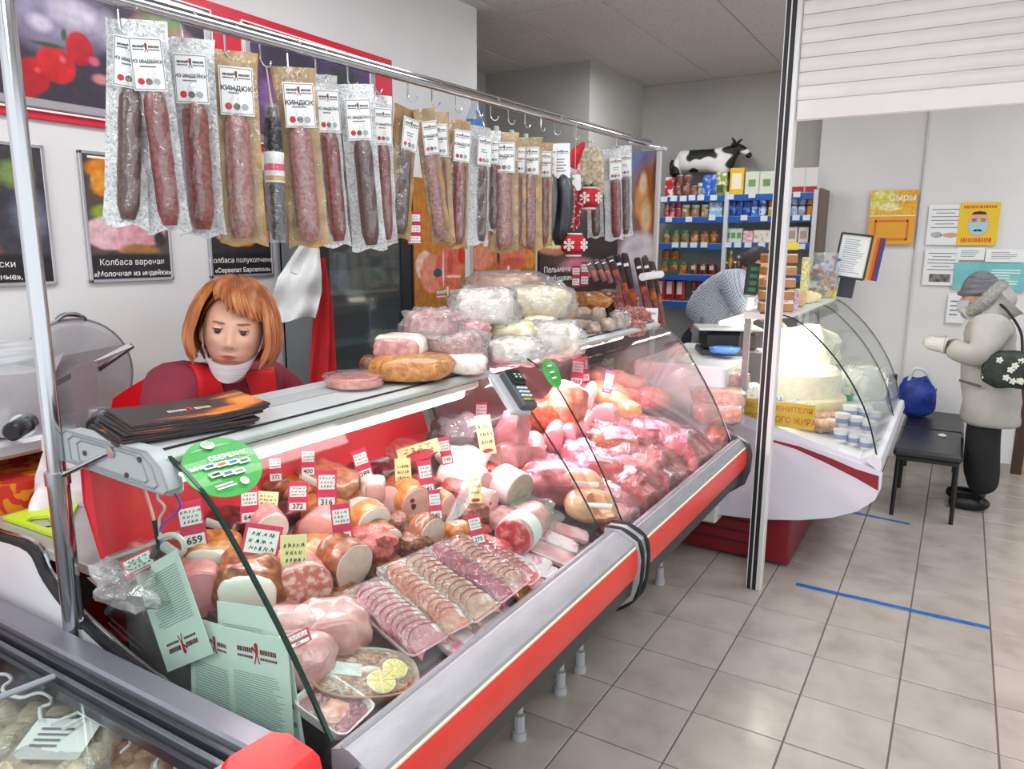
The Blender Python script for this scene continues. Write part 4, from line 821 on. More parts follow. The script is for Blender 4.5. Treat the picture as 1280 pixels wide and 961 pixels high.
m = MB(); m.rings([[P2(78, 445, SLX+.02), P2(86, 452, SLX+.02), P2(166, 433, SLX+.14), P2(160, 429, SLX+.13)], [P2(30, 497, SLX+.06), P2(36, 502, SLX+.06), P2(110, 462, SLX+.17), P2(104, 458, SLX+.17)]]); obj('meat_tray', m, mat('tray_steel', '#8d898c', .3, .5), t)
m = MB(); m.rings([[P2(88, 460, SLX+.12), P2(122, 450, SLX+.12), P2(122, 535, SLX+.12), P2(96, 545, SLX+.12)], [P2(88, 460, SLX+.20), P2(122, 450, SLX+.20), P2(122, 535, SLX+.20), P2(96, 545, SLX+.20)]]); obj('carriage_arm', m, mat('arm_grey', '#a39a9f', .35, .4), t)
m = MB(); m.rings([[P2(0, 480, SLX+.05), P2(16, 462, SLX+.05), P2(40, 470, SLX+.05), P2(52, 455, SLX+.05), P2(80, 440, SLX+.05), P2(60, 485, SLX+.05), P2(25, 500, SLX+.05)], [P2(0, 480, SLX+.09), P2(16, 462, SLX+.09), P2(40, 470, SLX+.09), P2(52, 455, SLX+.09), P2(80, 440, SLX+.09), P2(60, 485, SLX+.09), P2(25, 500, SLX+.09)]]); obj('meat_pusher', m, SLM2, t)
obj('pusher_rod', MB().tube([P2(122, 462, SLX+.05), P2(165, 432, SLX+.05)], .010, 10), STEEL, t)
for (x, y), X in (((20, 537), SLX+.25), ((122, 530), SLX+.26)):
    p = at(x, y, X=X); d = V((.7, -.7, 0)); M = frame(V((X-SLX, p.y, p.z-SLB)), d.cross(V((0, 0, 1))), V((0, 0, 1)), d)
    kb = obj('knob', MB().lathe([(.018, -.07), (.026, -.04), (.026, .025), (.02, .033)], 18, M), KNB, t)
    obj('scale_ring', MB().lathe([(.034, -.075), (.034, -.045), (.028, -.045)], 18, M), STEEL, kb)
# things on the worktop behind the near counter's left end
WT = .946
p = at(95, 660, Z=WT); LIME = mat('lime_plastic', '#c3de2a', .4)
q = [at(x, y, Z=WT) for x, y in ((4, 650), (62, 632), (100, 628), (78, 676))]
inner = [at(x, y, Z=WT) for x, y in ((33, 655), (40, 650), (60, 648), (68, 660), (60, 664))]
m = MB(); c = sum((a for a in q), V())/4
pts = [(v.x, v.y) for v in q]
t = thing('lime_board', 'lime green plastic cutting board with a hand hole at the far left', 'cutting board', (0, 0, 0))
ci = sum((a for a in inner), V())/5
def ringpts(z, s_=1): return [(v.x, v.y, z) for v in q]
oN = 24
def lerp_poly(P, n):
    L = []; k = len(P)
    for i in range(n):
        f = i*k/n; a, b = P[int(f) % k], P[(int(f)+1) % k]; L.append(a+(b-a)*(f-int(f)))
    return L
def align(P, c): return sorted(P, key=lambda v: math.atan2(v.y-c.y, v.x-c.x))
O = align(lerp_poly(q, oN), ci); N_ = align(lerp_poly(inner, oN), ci)
m.rings([[(v.x, v.y, WT+.001) for v in O], [(v.x, v.y, WT+.010) for v in O], [(v.x, v.y, WT+.010) for v in N_], [(v.x, v.y, WT+.001) for v in N_]], closed=True); obj('board', m, LIME, t)
p = at(62, 640, Z=WT); a0 = p+V((-.03, .07, 0)); t = thing('plastic_bag', 'thin white plastic carrier bag standing behind the lime board', 'bag', T(*a0))
h_ = pxm(a0, 92)
def bagf(u, v):
    an = u*2*math.pi; w_ = .085*(1-.45*v)*(1+.25*math.sin(3*an+5*v)+.1*math.sin(7*an)); return (w_*math.cos(an)*.7, w_*math.sin(an), v*h_*(.86+.14*math.cos(2*an)*v))
m = MB(); m.grid(bagf, 40, 14); obj('bag_body', m, mat('thin_white_film', '#e6dde4', .4, bump=.5, bs=22, sc=22, coat=.3, c2='#d3c6d0'), t)
m = MB(); m.tube(spline([(0, -.045, h_*.8), (.01, -.045, h_*1.02), (.01, -.02, h_*1.1), (0, .0, h_*.85)], 5), [.012]*4+[.010]*8+[.012]*4, 8); obj('bag_handle', m, mat('thin_white_film', ''), t)
# red and white plastic stool-back chair behind the seller
def hM(x, y, X): return at(x, y, X=X)
c0 = at(158, 500, X=-2.2); cz_ = at(158, 466, X=-2.2).z-.705; t = thing('red_chair', 'red plastic chair back rising behind the seller', 'chair', T(c0.x+CR.x*.17+.03, c0.y+CR.y*.17-.14, cz_) @ R('Z', 31))
RCH = mat('red_chair_plastic', '#d3141f', .3)
def cb_(u, v): a = (u-.5)*2; return (a*.24*(1-.25*v*v), .20-.10*a*a+.06*v, .02+v*.68*(1-.12*a*a))
m = MB(); m.grid(cb_, 16, 14); n_ = len(m.v); m.v += [(x, y+.012, z) for x, y, z in m.v]; m.f += [tuple(i+n_ for i in q[::-1]) for q in m.f]; m.m += m.m[:]; obj('backrest', m, RCH, t)
obj('seat', MB().box(.46, .44, .03, T(0, 0, 0), .012), RCH, t)
for x in (-.19, .19):
    for y in (-.17, .17): obj('leg', MB().tube([(x, y, -.01), (x*1.12, y*1.12, -cz_)], .014, 8), STEEL, t)
# ---------------------------------------------------------------- faces and people
SKINM = 'skin'
def head_mesh(face=1., tilt=0):
    """head, local: x to its left, -y forward, z up, origin between the ears at eye height"""
    nu, nv = 72, 60; v = []; f = []
    g = lambda x, a: math.exp(-(x/a)**2)
    for j in range(nv+1):
        t_ = -math.pi/2+math.pi*j/nv
        for i in range(nu):
            p = 2*math.pi*i/nu; d = V((math.cos(t_)*math.sin(p), -math.cos(t_)*math.cos(p), math.sin(t_)))
            x, y, z = d.x*.074, d.y*.092, d.z*.118
            if z < 0:
                k = (-z/.118); x *= 1-.24*k**1.6; y = y*(1-.10*k) if y < 0 else y*(1-.42*k)-.0*k
            else: x *= 1+.04*math.sin(z/.118*3); y = y*1.02+.008*(z/.118)
            if y < 0:
                fr = min(1, -y/.06); y += fr*.004*g(x, .05)           # flatter face
                y += .0085*g(abs(x)-.031, .017)*g(z-.008, .013)*fr    # eye sockets
                y -= .0045*g(x, .045)*g(z-.030, .012)*fr              # brow
                nb = .006*g(x, .010)*g(z-.005, .022)+.019*g(x, .0125)*g(z+.030, .0135)+.010*g(x, .010)*g(z+.014, .016)
                nb += .007*g(abs(x)-.013, .006)*g(z+.034, .008)
                y -= nb*fr
                y -= .0065*g(abs(x)-.042, .022)*g(z+.022, .022)*fr    # cheeks
                y -= (.0075*g(x, .024)*g(z+.0585, .0055)+.0085*g(x, .021)*g(z+.070, .0060))*fr
                y += .0035*g(x, .026)*g(z+.0640, .0022)*fr            # mouth line
                y += .0025*g(x, .02)*g(z+.082, .006)*fr
                y -= .0095*g(x, .020)*g(z+.100, .014)*fr              # chin
            v.append((x*face, y, z))
    for j in range(nv):
        for i in range(nu):
            k = (i+1) % nu; f.append((j*nu+i, j*nu+k, (j+1)*nu+k, (j+1)*nu+i))
    me = bpy.data.meshes.new('head'); me.from_pydata(v, [], f)
    m = MB()
    for s_ in (-1, 1): m.blob(.010, .020, .031, 3, .15, 2, 1, T(s_*.073*face, .012, -.012) @ R('Z', s_*22))
    b = len(v); me2 = bpy.data.meshes.new('head'); me2.from_pydata(v+m.v, [], f+[tuple(i+b for i in q) for q in m.f]); return me2
def xform(me, M): me.transform(M); return me
def face_mat(name, base, M, lips, brow, blush):
    """skin with lips and brows, in the object space of the body; M = head matrix"""
    m = mat(name, base, .5, c2=blush, sc=9, det=2, lo=.45, hi=.8, sss=.12, rnd=False, bump=.04, bs=140)
    n, l = m.node_tree.nodes, m.node_tree.links; b = n['Principled BSDF']; src = b.inputs['Base Color'].links[0].from_socket
    tc = n.new('ShaderNodeTexCoord'); inv = M.inverted()
    def vec(row): d = n.new('ShaderNodeVectorMath'); d.operation = 'DOT_PRODUCT'; d.inputs[1].default_value = row[:3]; l.new(tc.outputs['Object'], d.inputs[0]); a = n.new('ShaderNodeMath'); a.inputs[1].default_value = row[3]; l.new(d.outputs['Value'], a.inputs[0]); return a.outputs[0]
    cx = n.new('ShaderNodeCombineXYZ')
    for i in range(3): l.new(vec(inv[i]), cx.inputs[i])
    for (x, z, rx, rz, c, k) in lips+brow:
        s_ = n.new('ShaderNodeVectorMath'); s_.operation = 'SUBTRACT'; s_.inputs[1].default_value = (x, -.095, z); l.new(cx.outputs[0], s_.inputs[0])
        q = n.new('ShaderNodeVectorMath'); q.operation = 'MULTIPLY'; q.inputs[1].default_value = (1/rx, 1/.07, 1/rz); l.new(s_.outputs[0], q.inputs[0])
        d = n.new('ShaderNodeVectorMath'); d.operation = 'LENGTH'; l.new(q.outputs[0], d.inputs[0])
        mr = n.new('ShaderNodeMapRange'); mr.inputs[1].default_value = .6; mr.inputs[2].default_value = 1; mr.inputs[3].default_value = k; mr.inputs[4].default_value = 0; l.new(d.outputs['Value'], mr.inputs[0])
        mx = n.new('ShaderNodeMix'); mx.data_type = 'RGBA'; l.new(mr.outputs[0], mx.inputs[0]); l.new(src, mx.inputs[6]); mx.inputs[7].default_value = rgb(c); src = mx.outputs[2]
    l.new(src, b.inputs['Base Color']); return m
EYEW = mat('eye_white', '#b5aaa4', .2); IRIS = mat('brown_iris', '#3a2a20', .1)
def eyes(par, M, face=1):
    for s_ in (-1, 1):
        e = obj('eye', MB().blob(.0125, .0125, .0125, amp=0, M=T(s_*.031*face, -.0705, .006)), EYEW, par, M)
        obj('iris', MB().blob(.0076, .0026, .0076, amp=0, M=T(s_*.031*face, -.0817, .0052)), IRIS, e)
        def lid(u, v, up): a = (u-.5)*2.2; r = .0151; el = (math.radians(80)-math.radians(61)*v) if up else (-math.radians(80)+math.radians(66)*v); return (s_*.031*face+r*math.sin(a)*math.cos(el*.9), -.0705-r*math.cos(a)*math.cos(el), .006+r*math.sin(el))
        obj('lashes', MB().tube([lid(k/10, 1.02, True) for k in range(11)], .0011, 5), mat('dark_lashes', '#2a1c16', .6), e)
        obj('eyelid', MB().grid(lambda u, v: lid(u, v, True), 10, 6), MATS['seller_skin'] if face == 1 else MATS['skin_plain'], e)
mat('skin_plain', '#d6a68c', .5, c2='#c99478', sc=10, sss=.1)
# seller: leaning on the counter, head turned to the camera
hc = at(290, 416, Y=1.43)                       # middle of the face
tilt = R('Y', 7)
yaw = math.degrees(math.atan2(EYE.x-hc.x, -(EYE.y-hc.y)))
HM = T(*hc) @ R('Z', yaw-6) @ R('X', -3) @ R('Y', 7) @ T(0, .045, .0)@ S(1.13, 1.1, 1.10)
sm = face_mat('seller_skin', '#dcab93', HM, [(0, -.0645, .023, .0095, '#b4474e', .9)], [(-.024, .0255, .013, .0048, '#5f3d2b', .8), (.024, .0255, .013, .0048, '#5f3d2b', .8), (-.038, .0275, .013, .0040, '#5f3d2b', .8), (.038, .0275, .013, .0040, '#5f3d2b', .8), (.031, .008, .016, .007, '#8a6452', .5), (-.031, .008, .016, .007, '#8a6452', .5), (.031, .013, .015, .003, '#3a2820', .8), (-.031, .013, .015, .003, '#3a2820', .8), (.045, -.03, .02, .016, '#d9907c', .4), (-.045, -.03, .02, .016, '#d9907c', .4), (-.008, -.037, .004, .002, '#7a4438', .6), (.008, -.037, .004, .002, '#7a4438', .6)], '#cd927b')
hcz = HM @ V((0, .02, -.09)); sR = at(212, 474, Y=1.30); sL = at(334, 478, Y=1.72); mid = (sR+sL)/2
nk = hcz.lerp(mid, .62); chest = mid+V((-.04, 0, -.10))     # far / near shoulder
eR = sR+V((.06, -.06, -.26)); wR = eR+V((.22, .12, .0)); eL = sL+V((.03, .14, -.24)); wL = eL+V((.10, -.20, .02))
hip = V((hc.x-.26, hc.y+.14, .50)); kR = hip+V((.20, -.18, .02)); kL = hip+V((.24, .08, .02)); fR = kR+V((-.02, 0, -.45)); fL = kL+V((-.02, 0, -.45))
nodes = [(hip, .15), ((hip+chest)/2, (.17, .14)), (chest, (.16, .12)), (nk, .060), (hcz, .055), (sR, .07), (eR, .05), (wR, .03), (sL, .07), (eL, .05), (wL, .03), (kR, .075), (fR, .05), (fR+V((.12, -.06, -.02)), .035), (kL, .075), (fL, .05), (fL+V((.12, -.06, -.02)), .035)]
edges = [(0, 1), (1, 2), (2, 3), (3, 4), (2, 5), (5, 6), (6, 7), (2, 8), (8, 9), (9, 10), (0, 11), (11, 12), (12, 13), (0, 14), (14, 15), (15, 16)]
def hand(w_, d, side, up=V((0, 0, 1)), L=.17, curl=.5):   # palm, four unequal fingers and a thumb as skinned chains
    d = d.normalized(); s_ = d.cross(up).normalized()*side; up = s_.cross(d)*side; N = [(w_, .026), (w_+d*L*.42, (.030, .016))]; E = [(0, 1)]; out = []
    me = skin('palm', N, E, sm, sub=1); out.append(me)
    for k, (o, ln) in enumerate(((-.028, .42), (-.010, .48), (.010, .45), (.026, .36))):
        b = w_+d*L*.40+s_*o; a1 = b+d*L*ln*.45-up*.004; a2 = a1+d*L*ln*.35-up*L*.16*curl; a3 = a2+d*L*ln*.18-up*L*.16*curl
        out.append(skin('finger', [(w_+d*L*.25+s_*o*.7, .009), (b, .0095), (a1, .0088), (a2, .0080), (a3, .0068)], [(0, 1), (1, 2), (2, 3), (3, 4)], sm, sub=1))
    b = w_+d*L*.12-s_*.026; out.append(skin('thumb', [(w_+d*L*.06-s_*.012, .012), (b, .012), (b+d*L*.20-s_*.022, .0105), (b+d*L*.36-s_*.026, .0085)], [(0, 1), (1, 2), (2, 3)], sm, sub=1)); return out
bm_ = fuse('person', [skin('body', nodes, edges, sm), xform(head_mesh(), HM)]+hand(wR, V((.9, .3, -.1)), 1)+hand(wL, V((.6, -.7, -.1)), -1), sm, .0038, 1)
wom = obj('person', bm_, None); tag(wom, 'seller with short ginger hair, white chin mask and red apron behind the near counter', 'person')
eyes(wom, HM)
# clothing: maroon pullover, red apron vest, trousers
PUL = mat('maroon_knit', '#86283c', .85, c2='#782034', sc=8, bump=.1, bs=150, rnd=False)
up = lambda r, k: r+k if not isinstance(r, tuple) else (r[0]+k, r[1]+k)
cn = [(hip+V((0, 0, .02)), .17), ((hip+chest)/2, (.20, .165)), (chest, (.165, .125)), (nk.lerp(mid, .40)+V((-.012, 0, 0)), .098), (sR, .098), (eR, .076), (wR-V((.03, .02, 0)), .045), (sL, .096), (eL, .072), (wL, .043), (sL.lerp(eL, .28)+V((.0, .045, .012)), .080)]
pm = skin('pullover', cn, [(0, 1), (1, 2), (2, 3), (2, 4), (4, 5), (5, 6), (2, 7), (7, 10), (10, 8), (8, 9)], PUL)
def wr(co):
    n = noise.noise(co*9)*.010+noise.noise(co*22)*.004; d = V((co.x-chest.x, co.y-chest.y, 0)); d = d.normalized() if d.length > 1e-6 else d; return co+d*n
for v_ in pm.vertices: v_.co = wr(v_.co)
obj('pullover', pm, None, wom)
APR = mat('red_apron_cloth', '#e3212a', .7, c2='#d81c25', sc=6, bump=.08, bs=120, rnd=False)
from mathutils.bvhtree import BVHTree
BV = BVHTree.FromPolygons([v_.co for v_ in pm.vertices], [tuple(p_.vertices) for p_ in pm.polygons])
def lay(x, y, off=.008):                        # cloth lying on the body where the photograph shows it
    q = at(x, y, Y=1.4); d = (q-EYE).normalized(); h, n_, _, _ = BV.ray_cast(EYE, d)
    return h-d*off+V((0, 0, .002)) if h else None
def band(A, B, nu=8, nv=18):
    A = spline([V((x, y, 0)) for x, y in A], 6); B = spline([V((x, y, 0)) for x, y in B], 6); g = []; last = 2.0
    for j in range(nv+1):
        a, b = A[round(j*(len(A)-1)/nv)], B[round(j*(len(B)-1)/nv)]; row = []
        for i in range(nu+1):
            q = a.lerp(b, i/nu); h = lay(q.x, q.y)
            if h is None: dd = (at(q.x, q.y, Y=1.4)-EYE); h = EYE+dd.normalized()*last
            last = (h-EYE).length; row.append(last)
        g.append((a, b, row))
    for _ in range(3):
        g = [(a, b, [(r[max(i-1, 0)]+r[i]*2+r[min(i+1, nu)]+g[max(j-1, 0)][2][i]+g[min(j+1, nv)][2][i])/6 for i in range(nu+1)]) for j, (a, b, r) in enumerate(g)]
    m = MB()
    for k, o in ((0, 0), (1, .010)):
        m.v += [tuple(EYE+(at(a.lerp(b, i/nu).x, a.lerp(b, i/nu).y, Y=1.4)-EYE).normalized()*(r[i]+o)) for a, b, r in g for i in range(nu+1)]
    n_ = (nu+1)*(nv+1)
    for j in range(nv):
        for i in range(nu):
            q = (j*(nu+1)+i, j*(nu+1)+i+1, (j+1)*(nu+1)+i+1, (j+1)*(nu+1)+i); m.f += [q, tuple(x+n_ for x in q[::-1])]; m.m += [0, 0]
    rim = [i for i in range(nu+1)]+[j*(nu+1)+nu for j in range(1, nv+1)]+[nv*(nu+1)+i for i in range(nu-1, -1, -1)]+[j*(nu+1) for j in range(nv-1, 0, -1)]
    for a, b in zip(rim, rim[1:]+rim[:1]): m.f.append((a, b, b+n_, a+n_)); m.m.append(0)
    return m
ap = obj('apron', band([(232, 455), (241, 461), (247, 478), (248, 518)], [(264, 453), (269, 464), (276, 478), (288, 518)]), APR, wom)
obj('apron_strap', band([(306, 466), (308, 476), (313, 490), (318, 518)], [(342, 458), (344, 468), (346, 485), (350, 518)]), APR, ap)
PANT = mat('dark_trousers', '#23232a', .8)
pn = [(hip, .175), (kR, .092), (fR, .07), (kL, .092), (fL, .07)]; obj('trousers', skin('trousers', pn, [(0, 1), (1, 2), (0, 3), (3, 4)], PANT), None, wom)
# hair: locks combed from the parting, fringe swept to one side
def hair(par, M, col, col2, seed=2, n=260):
    rn = random.Random(seed); m = MB(); m.fix = False
    H1 = mat('ginger_hair', col, .42, c2=col2, sc=30, st=(1, 1, .2), coat=.15, c3='#a65e2c')
    def sc(th, ph, r): return V((.079*r*math.sin(th)*math.sin(ph), -.097*r*math.sin(th)*math.cos(ph)+.006, .124*r*math.cos(th)))
    for k in range(n):
        ph = rn.uniform(-math.pi, math.pi); fr_ = abs(ph) < .95
        r0 = 1.09+rn.uniform(0, .11); start = rn.uniform(.03, .30); pts = []
        if fr_:
            endth = 1.13+.17*math.sin(ph*1.2)+rn.uniform(-.06, .08)-(.14 if ph < -.35 else 0)
            for j in range(8): u = j/7; th = start+(endth-start)*u; pts.append(sc(th, ph*(.55+.5*u)+.28*u*u-.12, r0+.10*math.sin(u*3.0)*(.7)))
            w_ = .0062
        else:
            for j in range(7): u = j/6; th = start+(1.45-start)*u; pts.append(sc(th, ph+(.05*math.sin(k)), r0+.24*u**.9))
            e = pts[-1]; back = abs(ph) > 2.0; drop = .092+rn.uniform(-.012, .02)
            for j in range(1, 6): u = j/5; pts.append(e+V((e.x*(.10*math.sin(u*2.6)-.32*u*u*(.6)), e.y*(.06*math.sin(u*2.6)-.1*u*u)-(.012*u*u if not back else 0), -drop*u)))
            w_ = .0085
        N = len(pts); rr = [w_*(.45+.75*math.sin(math.pi*min(1, .12+.80*i/(N-1)))) for i in range(N)]; rr[-1] = .0012
        m.tube(pts, rr, 5)
    o = obj('hair', m, H1, par, M)
    cm = MB(); cm.grid(lambda u, v: sc(.02+v*(1.58 if abs(u-.5) > .17 else .78), (u)*2*math.pi-0*math.pi+math.pi*0, 1.03) if True else None, 48, 14)
    cap_ = MB(); cap_.fix = False
    def cp(u, v): ph = (u*2-1)*math.pi; lim = .85+.8*min(1, max(0, (abs(ph)-.8)/.5)); return sc(.001+v*lim, ph, 1.07)
    cap_.grid(cp, 64, 14); obj('hair_cap', cap_, H1, o)
    pm_ = MB()
    for k in range(26):
        x0 = rn.uniform(-.006, .008); L0 = rn.uniform(.2, .5); pm_.tube([sc(.02+L0*j/4, x0*3-.25+rn.uniform(-.5, .5)*0+(.9*(k % 7-3)/3)*.35, 1.225-.016*j) for j in range(5)], [.004, .006, .006, .005, .001], 5)
    obj('hair_roots', pm_, mat('brown_roots', '#4a2a1a', .5), o, label='darker brown hair roots along the parting')
    return o
hair(wom, HM, '#8f4a22', '#c07c46')
# mask pulled under the chin
MASK = mat('white_mask', '#e6dfe2', .7, c2='#d9cfd4', sc=60, st=(.2, .2, 3), rnd=False)
m = MB()
def mk_(u, v):
    a = (u-.5)*2*1.3; r = 1.15; z = -.080-.050*v*(1-.55*(2*u-1)**2)+.042*(2*u-1)**2; k = 1-.25*v*(1-.3*(2*u-1)**2)
    return (.066*r*math.sin(a)*k, -.092*r*math.cos(a)*(1-.20*v)-.012*math.exp(-(a/.7)**2)*(1-.3*v), z)
m.grid(mk_, 24, 8); n_ = len(m.v); m.v += [(x*.97, y*.97, z) for x, y, z in m.v]; m.f += [tuple(i+n_ for i in q[::-1]) for q in m.f]; m.m += m.m[:]
mko = obj('mask', m, MASK, wom, HM)
m = MB()
for s_ in (-1, 1): m.tube(spline([(s_*.068, -.032, -.045), (s_*.076, -.012, -.01), (s_*.078, .006, .012)], 5), .0018, 6)
obj('ear_loop', m, MASK, mko, kind='stuff')
# coats on the wall behind her
t = thing('hanging_red_coat', 'red coat hanging on the wall left of the glass door fridge', 'coat', (0, 0, 0))
ca = at(397, 322, X=-2.36); cbm = at(397, 500, X=-2.36)
def coat(u, v):
    w_ = pxm(ca, 15+34*min(1, v*1.3)); return (-2.36+.04*math.sin(u*14+v*2)*(.4+v)*.7+.03*math.sin(math.pi*u), ca.y+(cbm.y-ca.y)*v*.5+(u-.5)*w_*1.2+.01*math.sin(v*7), ca.z-v*.85)
m = MB(); m.grid(coat, 30, 18); obj('coat_body', m, mat('red_coat_cloth', '#c6202a', .8, c2='#a81822', sc=5, bump=.1, bs=90), t)
wa = at(388, 308, X=-2.30); wb = at(364, 398, X=-2.30)
t = thing('hanging_white_apron', 'crumpled white work coat hanging over the red coat beside the seller', 'coat', T(*wa))
zz = (wa-wb).normalized(); L = (wa-wb).length; n = V((.75, -.66, 0)); n = (n-zz*n.dot(zz)).normalized(); xx = (-n).cross(zz)
def apr(u, v): w_ = pxm(wa, 24+32*min(1, v*1.8)); return tuple(xx*((u-.5)*w_)+n*(.02*math.sin(u*9+v*3)+.012*math.sin(v*12+u*4)+.03*math.sin(math.pi*u))-zz*v*L*(1+.10*math.sin(u*5)*v)+V((0, 0, 0)))
m = MB(); m.grid(apr, 26, 22); obj('cloth', m, mat('white_work_cloth', '#dfe0e0', .75, c2='#cfd1d1', sc=9, bump=.25, bs=30), t)
m = MB(); m.grid(lambda u, v: tuple(V(apr(.16+.22*u, .26+.14*v))+n*.004), 4, 4); obj('pocket', m, mat('white_work_cloth', ''), t)
p = at(358, 322, X=WX); t = thing('red_notice_strip', 'narrow red and black notice strip on the wall beside the white work coat', 'notice', T(WX+.006, p.y, p.z) @ FACE)
obj('card', MB().box(pxm(p, 20), .006, pxm(p, 56)), mat('notice_black', '#1d181a', .5), t); obj('white_field', MB().box(pxm(p, 16), .004, pxm(p, 15), T(0, -.003, pxm(p, 14))), PAPER, t); obj('red_field', MB().box(pxm(p, 16), .004, pxm(p, 7), T(0, -.003, pxm(p, 2))), REDP, t); obj('white_field', MB().box(pxm(p, 14), .004, pxm(p, 17), T(0, -.003, -pxm(p, 14))), PAPER, t)
p = at(372, 425, X=WX); q = at(357, 458, X=WX); obj_ = obj('wall_cable', MB().tube(spline([at(374, 418, X=WX+.004), at(367, 436, X=WX+.004), at(355, 460, X=WX+.004)], 4), .002, 6), BLACK); tag(obj_, 'thin black cable on the wall between seller and red coat', 'cable')
# stack of magazines on the canopy
CT = 1.268
MAGC = pic('magazine_cover', '#2c2728', [(.75, .5, .4, .6, '#3d3432', .5), (.8, .22, .3, .14, '#d9702a', .6), (.92, .45, .16, .3, '#e08a3c', .6), (.62, .1, .3, .08, '#d9822f', .6), (.35, .15, .2, .08, '#8a4426', .6), (.9, .8, .2, .1, '#c46a30', .6)], .30, .21, nscale=9, warp=.12)
def flatM(c, ang): return T(*c) @ R('Z', ang)
mc = at(238, 522, Z=CT+.02)
mx_ = (at(310, 500, Z=CT)-at(170, 530, Z=CT))
for k in range(7):
    t = thing('magazine', ['lowest', 'second', 'third', 'fourth', 'fifth', 'sixth', 'topmost'][k]+' dark magazine in the stack on the near counter canopy', 'magazine', T(mc.x+.004*(6-k)*-1+.003*math.sin(k*3), mc.y-.005*(6-k), CT+.003+k*.0055) @ R('Z', 74+2*math.sin(k*2)), 'magazines stacked on the canopy')
    m = MB(); W_, D_ = .30, .21
    cv = lambda u, v: ((u-.5)*W_, (v-.5)*D_, (.0105*(2*u-1)**2*(1 if u > .5 else .3))*(k > 2))
    m.fix = False; m.grid(cv, 12, 3); n_ = len(m.v); m.v += [(x, y, z+.0048) for x, y, z in m.v]; m.f = [q[::-1] for q in m.f]+[tuple(i+n_ for i in q) for q in m.f]; m.m += m.m[:]
    ed = [j*13 for j in range(4)]
    for rowa in ([i for i in range(13)], [39+i for i in range(13)], ed, [j*13+12 for j in range(4)]):
        for a_, b_ in zip(rowa, rowa[1:]): m.f.append((a_, b_, b_+n_, a_+n_)); m.m.append(0)
    obj('pages', m, mat('magazine_edge', '#2e292b', .5, c2='#a8583a', sc=14, st=(1, 1, 60), lo=.60, hi=.68), t)
    if k == 6:
        m = MB(); m.fix = False; m.grid(lambda u, v: tuple(V(cv(u, v))+V((0, 0, .0052))), 12, 3); m.v = [(x, z, y) for x, y, z in m.v]
        cvm = bpy.data.meshes.new('cover'); m.f = [q[::-1] for q in m.f]; o = obj("cover", m, MAGC, t, Matrix(((1, 0, 0, 0), (0, 0, 1, 0), (0, 1, 0, 0), (0, 0, 0, 1))))
        logo(o, T(.0, .0062, -.01) @ S(1, -1, 1), .10, WPRINT, REDP)
# ================================================================ goods on the near counter's deck
def meat(name, c, c2, c3=None, sc=16, **k):
    k.setdefault('bump', .25); k.setdefault('coat', .55); k['bump'] *= .8
    if 'bs' in k: k['bs'] *= 2
    return mat(name, c, .38, c2=c2, c3=c3, sc=sc*3.2, **k)
def xlim(z, dz=0, dx=0):
    if z < .80: return -.935
    for (xa, za), (xb, zb) in zip(GP, GP[1:]):
        if zb+dz <= z <= za+dz: return xb+(xa-xb)*(z-zb-dz)/(za-zb)-.016
    return -1.36
def keep(mb, M):                                # nothing pokes through the curved glass or over the front rail
    I = M.inverted()
    for i, p in enumerate(mb.v):
        q = M @ V(p); l_ = xlim(q.z)+(.045 if q.y > 2.2 else 0); zd = deckz(q.x)-.004
        if q.x > l_ or q.z < zd: q.x = min(q.x, l_); q.z = max(q.z, deckz(q.x)-.004); mb.v[i] = tuple(I @ q)
    return mb
BROWNC = meat('smoked_casing', '#7b3f28', '#b0663f', '#94512f'); ORANGC = meat('golden_casing', '#b4622c', '#d98f4a', '#c2743a'); REDC = meat('red_casing', '#8e2f2a', '#c2544a', '#a63f36', sc=30, bump=.5)
PINKC = meat('pink_casing', '#d98a8c', '#e8aca8', bump=.1); LUMPC = meat('lumpy_casing', '#5e2c1e', '#9c5638', '#7c3f2a', sc=34, bump=1, bs=30); DKRED = meat('dark_red_meat', '#4a1418', '#7c2a2c', '#601d20', sc=12)
HAMF = meat('ham_face', '#e3a6a4', '#eec2bc', '#e8b2ae', sc=12, bump=.08, coat=.3, lo=.3, hi=.7); PALEF = meat('pale_face', '#dcb9ae', '#e6c8bd', bump=.04, coat=.3); MORTF = meat('mortadella_face', '#e58f9c', '#eca2ac', bump=.03, coat=.3, sc=5); FATF = meat('white_fat', '#efe2da', '#f6eee6', '#f2e8e0', bump=.1, coat=.4, sc=7)
MARB = meat('marbled_face', '#c9706c', '#efd0c4', '#d98c84', sc=18, bump=.1, lo=.4, hi=.6); REDF = meat('red_face', '#b3323c', '#d8868a', '#c04c52', sc=14, bump=.1, lo=.4, hi=.65); GREYF = meat('grey_sausage_face', '#b3a091', '#c3b1a2', bump=.03, coat=.3); SPOT = mat('dark_spot', '#6d3a38', .5)
HAMB = meat('wrapped_ham', '#c58282', '#dca2a0', '#d09090', sc=7, bump=.2, coat=.9, bs=26); PINKB = meat('pink_wrapped', '#d49296', '#e6b4b6', '#dca2a6', sc=8, bump=.35, coat=1, bs=30)
